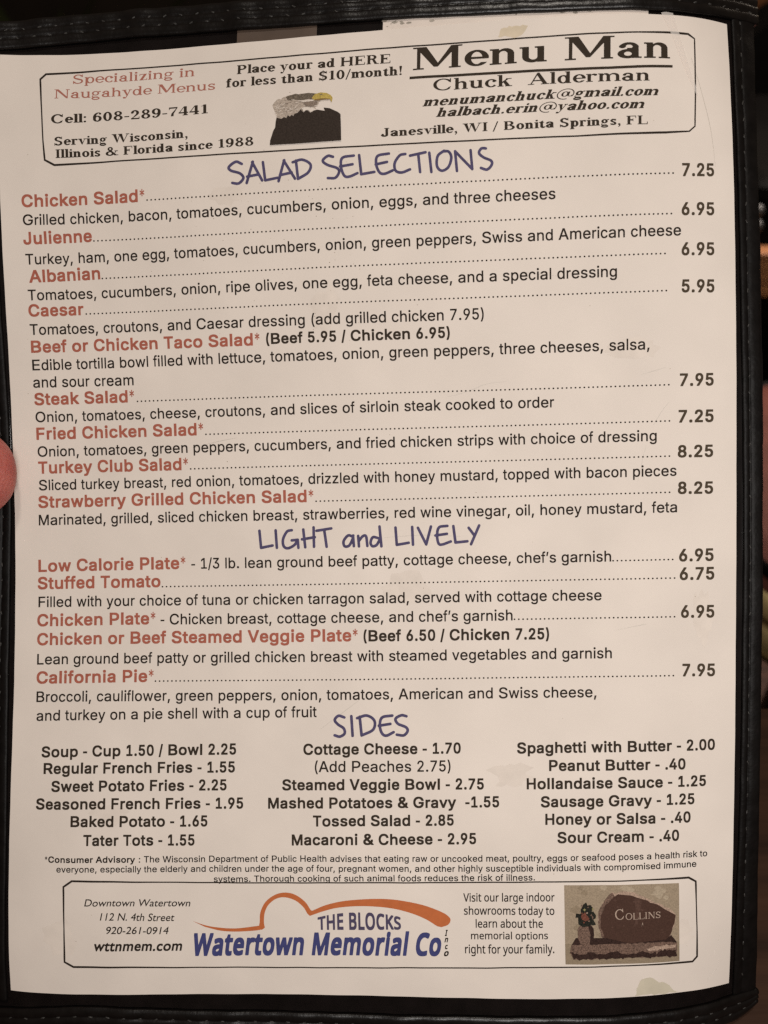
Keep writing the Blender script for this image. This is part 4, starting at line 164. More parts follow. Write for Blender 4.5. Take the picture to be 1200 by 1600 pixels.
PHOTO=[["photo_wall",[165.16,246.77,199.19,247.12,199.48,269.89,165.31,269.35]],["photo_floor",[165.26,263.5,199.34,264.09,199.48,269.89,165.31,269.35]],["photo_light",[190.76,250.08,191.26,249.61,191.57,249.2,192.48,248.74,192.73,248.67,193.17,249.17,194.1,249.46,194.49,249.88,194.23,250.56,193.87,250.99,193.31,251.52,192.95,251.2,192.29,250.64,191.56,250.25]],["photo_floor",[179.69,258.5,180.34,257.92,181.1,257.68,181.39,257.25,181.71,257.62,182.56,257.82,182.91,258.28,182.66,259.09,182.37,259.24,181.88,259.71,181.24,259.51,180.54,258.62,180.14,258.64]],["photo_light",[175.47,247.65,175.93,247.25,176.76,246.94,177.21,246.98,177.91,247.45,177.51,248.02,177.13,248.55,176.6,248.28,176.25,248.23]],["photo_floor",[195.49,257.46,196.19,257.03,196.52,256.84,196.93,256.45,197.61,257.06,198.24,257.37,197.92,257.82,197.37,258.55,196.73,258.32,196.24,257.79]],["photo_floor",[169.79,249.09,170.24,248.86,171.09,248.11,171.61,248.52,172.24,248.87,171.73,249.64,171.45,249.98,171.2,249.66,170.44,249.28]],["photo_floor",[175.54,258.35,176.31,258.01,176.65,257.52,177.23,257.92,177.64,258.18,177.21,258.58,176.97,259.13,176.37,258.74]],["photo_floor",[174.67,258.37,175.07,257.91,175.75,257.83,176.1,257.3,176.78,257.88,177.37,258.16,176.7,258.71,176.5,259.37,175.83,259.05,175.38,258.39]],["photo_light",[183.75,253.75,184.38,253.54,184.77,252.58,185.21,252.68,185.69,253.24,186.51,253.56,185.93,254.01,185.63,254.79,184.62,254.63,184.47,253.96]],["photo_light",[184.31,253.32,184.84,252.95,185.54,252.7,186.03,252.0,186.58,251.66,187.16,251.91,187.4,252.53,188.05,252.72,188.62,253.04,188.39,253.35,188.04,254.08,187.58,254.54,187.25,254.95,186.54,254.27,186.03,254.15,185.63,254.02,184.81,253.65]],["photo_light",[183.78,252.2,184.36,251.79,184.77,251.55,185.28,251.14,185.8,250.72,186.22,250.85,186.73,251.46,187.61,251.95,187.43,252.71,186.63,252.83,186.39,253.65,185.87,253.36,184.86,253.08,184.46,252.77]],["photo_light",[177.96,252.7,178.35,252.25,178.94,252.02,179.43,251.24,180.14,251.08,180.9,251.7,181.67,252.13,182.08,252.39,181.4,252.89,181.11,253.61,180.76,254.23,179.85,253.92,179.69,253.47,179.1,253.5,178.53,253.17]],["photo_floor",[166.48,254.03,166.96,253.81,167.49,253.1,168.22,252.69,168.64,252.39,169.35,252.98,169.94,253.26,170.57,253.66,170.28,254.4,169.44,254.69,169.25,255.52,168.92,255.28,167.8,254.7,167.59,254.47,167.11,254.34]],["photo_floor",[189.11,256.58,190.07,256.02,190.59,255.85,190.99,255.23,191.66,255.62,191.92,255.86,192.68,256.4,192.43,257.09,192.13,257.61,191.54,257.96,191.09,257.55,190.13,257.29,189.81,256.94]],["photo_floor",[167.56,259.05,168.1,258.51,168.58,258.29,169.48,258.88,168.86,259.75,168.19,259.46]],["photo_light",[193.23,249.06,193.44,248.78,194.38,248.23,195.14,248.83,195.43,248.94,195.13,249.52,194.73,249.91,194.0,249.28]],["photo_light",[181.21,247.87,182.07,247.24,182.22,247.26,182.82,247.08,183.45,247.1,184.27,247.65,183.56,248.21,183.29,249.02,182.85,248.71,182.0,248.18]],["photo_light",[191.47,248.24,192.06,247.8,192.78,247.43,193.57,247.7,193.96,248.1,193.66,248.98,193.17,249.19,192.48,248.67,192.21,248.64]],["photo_floor",[168.03,258.66,168.61,258.24,169.16,257.74,169.38,257.56,170.01,257.17,170.52,257.67,171.17,257.87,171.76,258.34,171.4,258.82,170.71,259.28,170.56,260.03,169.8,259.61,169.31,259.49,168.75,259.29]],["photo_light",[192.65,249.77,193.34,249.37,193.63,249.07,194.5,249.67,193.91,250.48,193.34,250.31]],["photo_light",[178.25,254.14,179.02,253.62,179.54,253.18,180.19,253.52,180.69,253.95,180.42,254.24,179.91,255.04,179.42,254.95,178.91,254.44]],["photo_floor",[189.34,260.04,189.77,259.67,190.47,259.22,190.96,258.77,191.26,258.66,191.72,259.06,192.62,259.38,193.0,259.87,192.26,260.46,192.23,260.77,191.84,261.47,191.04,260.99,190.61,260.86,189.72,260.76]],["photo_floor",[168.87,247.59,169.45,247.54,169.99,246.83,170.68,247.02,170.99,247.4,170.6,247.81,170.31,248.36,169.54,248.09]],["photo_light",[182.98,248.64,183.49,248.4,183.72,247.71,184.57,247.47,185.38,247.96,185.98,248.42,185.51,249.16,185.02,249.76,184.25,249.36,183.44,248.71]],["photo_floor",[190.78,260.1,191.61,259.88,191.87,259.19,192.53,258.71,193.12,258.44,193.74,258.85,194.2,259.31,194.83,259.86,195.23,259.92,195.14,260.15,194.68,260.72,193.94,261.48,193.82,261.85,193.1,261.45,192.79,261.06,191.85,260.85,191.6,260.55]],["photo_floor",[174.36,261.04,175.23,260.79,175.59,260.44,175.93,259.92,176.52,259.43,177.25,259.71,177.8,260.39,178.43,260.72,177.82,261.46,177.69,262.12,177.13,262.55,176.45,262.27,176.27,262.08,175.35,261.68,175.16,261.34]],["photo_light",[194.25,251.01,194.75,250.48,195.28,250.27,196.22,250.92,195.59,251.77,194.82,251.63]],["stone_light",[177.02,263.39,176.62,262.59,176.14,262.09,175.88,261.44,175.74,260.49,175.49,259.66,175.14,258.86,175.17,258.23,175.19,257.4,175.06,256.82,174.9,256.07,175.05,255.35,175.4,254.53,175.63,253.44,176.13,252.64,176.65,251.78,177.14,251.09,177.69,250.59,178.34,249.87,178.84,249.18,179.47,248.91,180.13,249.4,181.23,249.01,182.12,248.75,183.03,248.71,183.87,249.01,184.77,249.05,185.73,249.19,186.54,249.65,187.15,250.03,188.09,250.29,188.71,250.57,189.33,250.96,190.09,251.24,190.63,251.52,191.48,252.08,192.09,252.43,192.77,252.58,193.44,252.77,194.2,253.12,194.85,253.71,195.43,253.89,196.48,254.3,196.83,254.59,197.58,255.47,198.27,256.15,198.13,257.18,198.03,258.25,197.84,258.64,197.75,259.52,197.17,260.41,197.09,260.88,196.85,261.75,196.53,262.39,196.17,263.34,195.21,263.31,194.34,263.74,193.62,263.93,192.76,264.08,192.1,264.06,191.1,264.01,190.63,264.06,189.67,264.03,188.88,264.09,188.07,264.01,187.19,263.91,186.58,264.13,185.87,264.04,184.86,264.11,184.29,263.85,183.54,264.12,182.66,264.05,182.07,263.81,180.87,263.95,180.0,263.66,179.29,263.53,178.37,263.53,177.95,263.54]],["stone_mid",[177.02,263.39,176.69,262.69,176.44,262.16,175.88,261.44,175.77,260.38,175.43,259.57,175.14,258.86,175.17,258.18,174.95,257.47,175.24,256.82,175.14,255.94,175.05,255.35,175.25,254.25,175.63,253.44,176.14,252.81,176.69,251.87,177.14,251.09,177.53,250.63,178.19,249.83,178.53,249.52,179.3,249.06,180.12,250.2,179.58,250.99,179.29,251.24,178.8,252.16,178.44,252.55,177.81,253.43,177.44,254.12,177.46,255.02,177.44,255.5,177.41,256.27,177.44,256.96,177.54,257.67,177.3,258.31,177.23,259.11,177.2,259.93,177.08,260.42,177.26,261.21,176.99,262.11,177.16,262.34]],["stone_face",[178.67,263.76,177.73,262.92,176.86,261.94,176.59,260.98,176.31,260.04,175.8,259.19,175.79,258.04,175.82,256.93,175.84,255.68,176.37,254.68,176.83,253.62,177.12,252.68,177.88,252.12,178.69,251.33,179.45,250.5,180.95,249.58,182.18,249.7,183.48,249.89,184.76,250.01,185.73,250.35,186.82,250.81,187.76,251.09,188.75,251.37,189.78,251.67,190.47,252.31,191.7,252.57,192.54,252.87,193.44,253.36,194.25,253.95,195.19,254.58,196.22,255.1,197.44,255.85,198.2,256.24,198.01,257.5,197.86,258.56,197.33,259.66,197.05,261.03,196.57,262.06,195.72,263.11,194.97,264.06,193.88,263.94,192.75,264.2,191.65,264.1,190.64,263.99,189.58,264.21,188.52,264.21,187.22,264.02,186.1,264.01,185.01,264.21,184.0,264.14,183.08,264.0,181.95,263.86,180.77,263.81,179.57,263.83]],["stone_sheen",[193.7,261.08,194.06,260.84,194.6,261.09,194.19,261.37]],["stone_sheen",[187.78,254.37,188.18,254.1,188.77,254.36,188.32,254.68]],["stone_face",[184.28,257.84,184.45,257.72,184.71,257.83,184.52,257.97]],["stone_sheen",[178.72,258.93,179.06,258.69,179.57,258.91,179.18,259.19]],["stone_sheen",[181.36,262.81,181.53,262.7,181.78,262.81,181.59,262.94]],["stone_face",[195.11,261.97,195.27,261.87,195.52,261.98,195.33,262.1]],["stone_sheen",[193.74,260.32,194.0,260.15,194.39,260.33,194.09,260.53]],["stone_sheen",[190.18,262.82,190.37,262.69,190.65,262.83,190.44,262.97]],["stone_face",[182.41,252.61,182.94,252.25,183.33,252.32,183.73,252.59,183.37,252.75,183.13,253.02,182.83,252.71]],["stone_sheen",[177.82,256.49,178.03,256.34,178.35,256.47,178.11,256.65]],["stone_sheen",[180.37,253.21,180.77,252.94,181.36,253.19,180.91,253.51]],["stone_face",[180.9,255.15,181.43,254.79,181.92,254.96,182.22,255.13,181.93,255.44,181.62,255.55,181.3,255.45]],["stone_sheen",[178.82,255.27,179.25,254.98,179.51,255.23,179.88,255.25,179.4,255.59]],["stone_sheen",[179.65,254.67,179.97,254.41,180.19,254.3,180.54,254.42,180.99,254.64,180.7,254.92,180.38,255.07,180.07,254.89]],["stone_face",[185.21,261.38,185.5,261.18,185.93,261.38,185.61,261.61]],["stone_sheen",[180.12,260.55,180.38,260.38,180.76,260.54,180.47,260.75]],["stone_sheen",[179.4,251.22,179.73,251.02,179.97,250.82,180.35,251.03,180.82,251.19,180.43,251.38,180.18,251.65,179.92,251.49]],["stone_face",[180.71,262.87,180.89,262.75,181.16,262.87,180.95,263.01]],["stone_sheen",[181.99,258.51,182.42,258.22,182.79,258.35,183.06,258.5,182.58,258.84,182.26,258.52]],["stone_face",[193.33,256.36,193.6,256.18,194.01,256.37,193.71,256.57]],["stone_sheen",[185.14,251.8,185.61,251.48,185.89,251.58,186.31,251.78,185.86,252.06,185.78,252.16,185.46,252.08]],["stone_sheen",[187.34,254.06,187.83,253.73,188.21,254.03,188.56,254.06,188.44,254.35,188.01,254.44,187.65,254.31]],["stone_face",[183.62,260.74,184.12,260.39,184.53,260.5,184.87,260.72,184.6,261.03,184.31,261.12,183.9,260.93]],["stone_sheen",[185.75,250.84,186.64,250.97,187.29,251.22,188.08,251.73,187.87,252.22,187.71,253.02,187.66,253.73,187.57,254.44,187.1,255.27,187.25,255.57,187.05,256.38,186.86,256.93,186.79,257.69,186.71,258.26,185.7,258.86,185.66,258.27,185.85,257.56,186.02,256.95,185.75,256.33,185.98,255.65,186.04,255.32,186.06,254.38,186.03,253.73,185.91,253.13,185.87,252.15,185.65,251.61]],["stone_dark",[168.44,261.78,177.36,261.95,184.0,263.62,195.14,263.26,196.85,262.01,198.58,264.18,167.1,263.91]],["stone_mid",[167.1,263.84,168.01,263.67,168.7,263.87,169.71,263.67,170.41,263.86,171.24,263.72,172.08,263.63,172.97,263.77,173.67,263.74,174.76,263.74,175.58,263.66,176.47,263.64,177.36,263.66,177.95,263.61,178.82,263.65,179.64,263.66,180.62,263.78,181.36,263.81,182.14,263.59,182.98,263.75,183.78,263.56,184.92,263.88,185.77,263.58,186.49,263.81,187.35,263.59,188.16,263.59,188.93,263.98,189.98,263.66,190.62,263.85,191.57,263.89,192.42,263.84,193.38,263.79,194.02,263.79,195.01,263.93,195.95,263.99,196.88,263.95,197.84,264.28,198.58,264.12,198.6,264.97,198.69,265.86,198.57,266.61,198.46,267.34,198.53,268.3,197.72,268.38,196.66,268.19,195.91,268.12,194.93,268.08,193.94,268.06,193.24,268.25,192.49,267.99,191.53,268.16,190.83,267.99,189.79,267.79,188.9,267.9,188.0,268.06,187.03,267.86,186.4,267.91,185.67,267.72,184.57,267.85,183.8,267.8,182.86,267.93,181.98,267.76,181.37,267.99,180.47,267.74,179.45,267.73,178.57,267.77,177.96,267.85,176.91,267.75,176.02,267.94,175.09,267.86,174.3,267.74,173.45,267.95,172.75,268.13,171.81,267.77,171.13,267.95,170.2,267.71,169.53,267.98,168.58,267.88,167.7,267.96,167.21,266.96,166.61,266.08,166.85,264.94]],["stone_dark",[166.68,265.76,167.63,265.79,167.92,266.27,168.73,266.16,169.29,266.51,170.03,266.45,170.48,266.46,171.7,266.37,171.66,265.91,172.48,265.82,172.69,265.83,173.68,265.94,174.07,266.25,174.64,266.54,175.47,266.34,176.46,266.51,176.98,266.6,177.74,266.23,177.64,266.24,178.38,266.01,179.59,265.98,179.98,265.89,180.49,265.8,181.23,266.2,181.59,266.48,182.37,266.65,183.31,266.82,183.86,266.93,184.83,266.64,185.28,266.64,186.3,266.71,186.69,266.44,187.34,266.3,188.31,266.05,188.67,266.33,189.47,266.56,189.73,266.54,190.38,266.92,191.05,266.96,192.13,266.39,192.3,267.41,193.32,266.41,193.78,266.27,194.56,265.69,195.48,266.38,195.41,266.59,196.27,266.13,197.21,266.51,197.64,266.41,198.42,266.48,198.13,266.72,198.72,268.02,198.53,268.3,198.01,268.36,197.19,268.19,196.44,268.59,195.91,268.25,195.43,267.82,195.27,268.06,194.01,268.1,193.36,268.05,192.73,268.15,192.36,267.7,191.98,268.06,190.86,268.04,190.61,268.39,189.7,268.13,189.27,268.07,188.62,267.9,188.2,267.63,186.97,267.86,186.76,267.89,186.41,267.83,185.94,267.86,185.08,268.04,184.59,267.83,183.88,267.67,183.1,267.85,182.83,267.74,182.23,268.28,181.94,267.85,181.09,267.98,180.42,268.02,179.76,268.02,179.09,267.77,178.5,267.95,178.13,267.93,177.42,268.17,176.43,267.78,176.18,267.86,175.22,268.07,174.84,267.63,174.71,267.58,173.66,267.72,173.09,268.01,172.28,267.86,171.85,267.67,171.55,267.95,170.62,267.76,170.01,267.95,169.38,268.22,168.32,267.45,168.25,267.54,167.7,267.96,167.44,267.27,167.33,266.97,167.24,266.53]],["stone_light",[189.37,265.5,190.26,265.43,190.91,265.24,191.4,264.97,191.87,264.76,192.33,265.03,192.7,264.96,193.54,265.06,194.27,264.83,194.8,264.94,195.38,264.55,196.0,264.98,196.21,264.99,197.07,264.88,197.42,264.92,198.24,264.81,198.31,265.64,197.83,265.69,196.98,265.83,196.78,265.83,196.15,265.7,195.42,265.89,194.8,265.85,194.29,266.39,193.79,265.89,193.32,265.87,192.7,266.23,192.08,266.15,191.33,266.14,190.57,266.24,190.04,266.25]],["stone_mid",[168.96,259.39,169.47,258.44,170.79,257.98,172.77,258.01,173.68,259.15,173.8,261.07,173.31,263.3,172.38,263.83,169.74,263.56,169.04,261.63]],["stone_dark",[171.95,258.09,172.77,258.01,173.68,259.15,173.8,261.07,173.31,263.3,172.38,263.83,172.74,261.05]],["flower_dark",[169.64,258.12,169.22,257.84,169.16,256.52,169.19,255.9,168.38,255.95,168.59,254.76,169.71,254.94,170.01,254.78,169.92,253.66,170.39,253.03,170.69,252.24,171.59,251.72,171.96,252.64,172.57,252.43,173.42,253.15,173.38,253.45,173.14,254.51,173.64,254.29,174.45,255.49,174.26,256.3,173.61,256.59,174.4,258.04,174.09,258.2,173.23,258.26,172.77,258.01,172.52,258.54,171.61,258.54,170.83,258.65,170.47,258.68]],["stone_mid",[173.53,255.58,173.24,256.06,173.34,256.6,173.63,256.13]],["flower_dark",[170.77,256.06,170.71,255.47,170.28,255.03,170.35,255.62]],["flower_dark",[169.16,254.9,169.1,255.47,169.42,255.94,169.48,255.38]],["flower_dark",[170.48,257.3,169.95,257.4,169.63,257.83,170.16,257.73]],["stone_mid",[170.39,252.93,170.49,252.51,170.2,252.18,170.1,252.6]],["flower_dark",[170.63,253.43,170.61,253.04,170.26,252.86,170.28,253.25]],["flower_dark",[172.36,252.7,172.81,252.87,173.24,252.66,172.79,252.49]],["flower_dark",[172.22,256.23,172.34,256.75,172.79,257.07,172.67,256.54]],["stone_mid",[173.19,255.47,173.18,255.97,173.54,256.34,173.55,255.84]],["flower_dark",[170.58,254.58,170.47,254.23,170.09,254.16,170.21,254.51]],["flower_dark",[173.86,256.13,174.24,256.16,174.44,255.84,174.06,255.82]],["flower_dark",[171.1,256.96,171.25,257.41,171.7,257.62,171.55,257.16]],["stone_mid",[172.47,253.0,172.05,252.86,171.67,253.09,172.1,253.24]],["flower_dark",[170.58,257.49,170.13,257.72,169.98,258.2,170.43,257.97]],["flower_dark",[172.1,257.5,172.12,258.06,172.5,258.5,172.49,257.93]],["flower_dark",[172.67,254.92,172.41,254.59,171.98,254.59,172.24,254.93]],["flower_red",[170.0,255.26,170.82,254.74,171.16,254.32,171.54,255.19,171.97,255.61,172.46,256.41,171.99,256.75,171.3,257.03,170.32,256.54,170.06,255.89]],["flower_red",[169.94,254.68,170.24,254.43,170.54,254.63,170.37,254.94,170.04,254.91]],["stone_light",[171.46,254.58,171.76,254.33,172.05,254.53,171.88,254.84,171.55,254.8]],["stone_mid",[171.99,256.95,172.29,256.7,172.59,256.89,172.42,257.21,172.09,257.17]],["flower_red",[170.5,257.34,170.8,257.09,171.1,257.28,170.93,257.6,170.6,257.56]],["stone_mid",[172.67,255.3,172.97,255.05,173.26,255.25,173.1,255.56,172.77,255.53]],["flower_yellow",[170.58,253.67,171.01,253.3,171.43,253.69,171.07,254.16]],["flower_yellow",[173.15,253.4,173.55,253.09,173.68,253.79,173.28,253.97]],["letter_gold",[187.78,258.95,188.12,257.68,188.45,258.98,188.25,258.33,188.05,258.32]]]
PHOTO_TEXT=[["C",180.23,256.91,182.72,256.57,2.93],["OLLINS",183.12,256.84,193.51,256.72,1.86]]
TOP_BOX=[13.97,5.71,35.25,5.12,62.97,5.23,88.06,5.32,116.11,5.36,143.4,5.6,170.28,5.41,188.4,5.19,197.81,5.11,202.7,5.22,204.66,6.42,204.65,13.63,204.53,22.68,204.28,31.05,202.54,32.51,195.61,32.92,170.34,33.1,143.46,32.81,116.16,32.58,88.19,32.35,59.26,32.02,35.46,32.05,16.64,32.44,13.74,30.9,13.24,25.3,12.86,15.94,12.28,7.22]
BOTTOM_BOX=[19.36,245.47,45.68,245.86,74.23,246.16,112.22,246.02,149.9,245.8,187.54,245.83,202.15,245.7,204.32,246.97,204.57,253.16,204.86,260.72,204.99,269.13,203.58,270.49,187.42,270.23,158.96,270.17,130.71,270.58,92.75,271.17,54.73,271.19,19.76,270.93,17.11,269.49,17.1,259.29,16.87,247.18]
UNDERLINE=[123.55,14.4,143.48,14.63,161.39,14.82,179.28,14.99,197.85,14.64]
STAIN_A=[[148.43,4.72,148.82,4.1,148.92,3.13,149.3,2.43,150.14,2.17,151.0,2.29,151.56,1.76,152.34,2.12,152.8,1.9,153.73,1.9,154.65,2.13,155.28,1.72,156.33,2.05,156.82,2.08,156.52,2.66,156.0,3.59,155.59,4.15,154.75,4.8,153.81,5.1,153.01,5.41,151.93,4.87,151.68,4.91,150.65,4.56,150.18,4.5,149.29,4.81]]
STAIN_B=[[185.83,279.25,186.36,278.63,186.32,277.13,186.81,276.38,187.32,274.98,187.98,274.38,189.34,274.09,190.32,273.97,191.32,274.29,192.27,274.98,193.25,275.72,194.21,275.64,195.23,276.08,196.46,276.91,197.23,278.01,197.92,278.71,199.86,279.29,198.75,279.03,198.41,279.27,196.46,279.01,195.87,279.13,195.06,279.43,193.57,279.14,192.91,279.06,191.65,279.34,190.87,278.84,189.64,279.05,188.75,279.01,188.11,278.99,186.55,279.24]]
SCRATCHES=[[196.55,107.38,196.09,107.9,195.63,108.42,195.17,108.96,194.73,109.52,194.29,110.14,193.86,110.8,193.45,111.44,193.08,112.03,192.77,112.53,192.5,112.98,192.25,113.4,191.99,113.84],[189.97,119.86,189.73,120.51,189.5,121.14,189.27,121.82,189.05,122.61,188.85,123.59,188.68,124.71,188.5,125.84,188.31,126.86,188.09,127.72,187.85,128.5,187.62,129.24,187.38,130.0],[188.18,99.48,189.09,99.23,190.0,98.99,190.91,98.75,191.82,98.51,192.73,98.26,193.64,98.02,194.55,97.78,195.46,97.53],[196.38,-0.55,196.74,0.35,197.11,1.25,197.48,2.15,197.85,3.08,198.18,3.94,198.48,4.75,198.84,5.72,199.32,7.05,199.99,8.9,200.8,11.14,201.65,13.46,202.44,15.6,203.16,17.46,203.85,19.21,204.53,20.91,205.22,22.64],[155.7,69.48,156.67,69.65,157.62,69.82,158.61,69.99,159.68,70.17,160.87,70.35,162.15,70.53,163.46,70.71,164.75,70.89],[132.92,104.1,134.33,103.79,135.73,103.48,137.13,103.16,138.54,102.77,139.94,102.27,141.35,101.69,142.75,101.14,144.15,100.71,145.54,100.46,146.94,100.33,148.33,100.24,149.71,100.13],[113.12,145.03,115.97,144.87,118.82,144.69,121.66,144.55,124.5,144.49,127.33,144.56,130.16,144.72,132.99,144.91,135.82,145.09],[203.51,11.89,204.2,14.07,204.88,16.23,205.57,18.43,206.25,20.77,206.96,23.3,207.69,25.97,208.37,28.68,208.95,31.38,209.38,34.03,209.71,36.69,209.99,39.35,210.29,42.0],[55.81,117.07,57.86,116.63,59.94,116.18,61.95,115.75,63.8,115.38,65.43,115.08,66.9,114.84,68.3,114.63,69.74,114.4],[93.43,201.55,95.43,200.09,97.5,198.59,99.44,197.18,101.08,195.98,102.31,195.09,103.23,194.42,104.04,193.83,104.91,193.2],[180.51,173.59,189.81,171.85]]
EDGES={"top_in":[-2.85,-1.02,18.99,-3.11,38.75,-4.19,58.61,-4.03,78.14,-3.79,93.46,-3.31,115.9,-2.95,134.23,-2.27,152.29,-1.62,166.64,-1.27,181.08,-1.13,194.08,-0.99,205.95,-0.95,217.81,-1.94,227.77,-2.33],"bot_in":[-7.15,285.64,-0.79,284.81,22.09,282.82,54.12,284.32,111.32,285.0,149.26,284.56,179.62,284.68,203.42,284.3,226.14,283.35],"rgt_in":[217.81,-1.94,217.31,16.68,217.24,39.8,217.32,66.21,217.6,102.84,217.95,135.07,217.87,177.16,217.74,226.43,217.37,257.56,217.61,281.66],"rgt_out":[226.47,-4.26,224.84,15.4,223.96,39.29,223.47,66.12,223.5,102.97,223.69,135.24,223.77,177.36,223.75,218.9,224.59,258.68,225.93,283.72],"lft_in":[-0.94,-0.03,-0.19,29.02,-1.26,62.35,-1.22,81.12,-0.7,107.87,-0.84,131.12,-1.33,152.54,-1.72,181.64,-0.7,235.1,-1.32,284.88]}
INC=[["I",129.95,261.21,130.89,261.2,1.6],["n",129.82,263.06,130.96,263.05,1.5],["c",129.98,265.11,130.92,265.0,1.4],["o",129.65,267.17,131.17,266.96,1.6]]
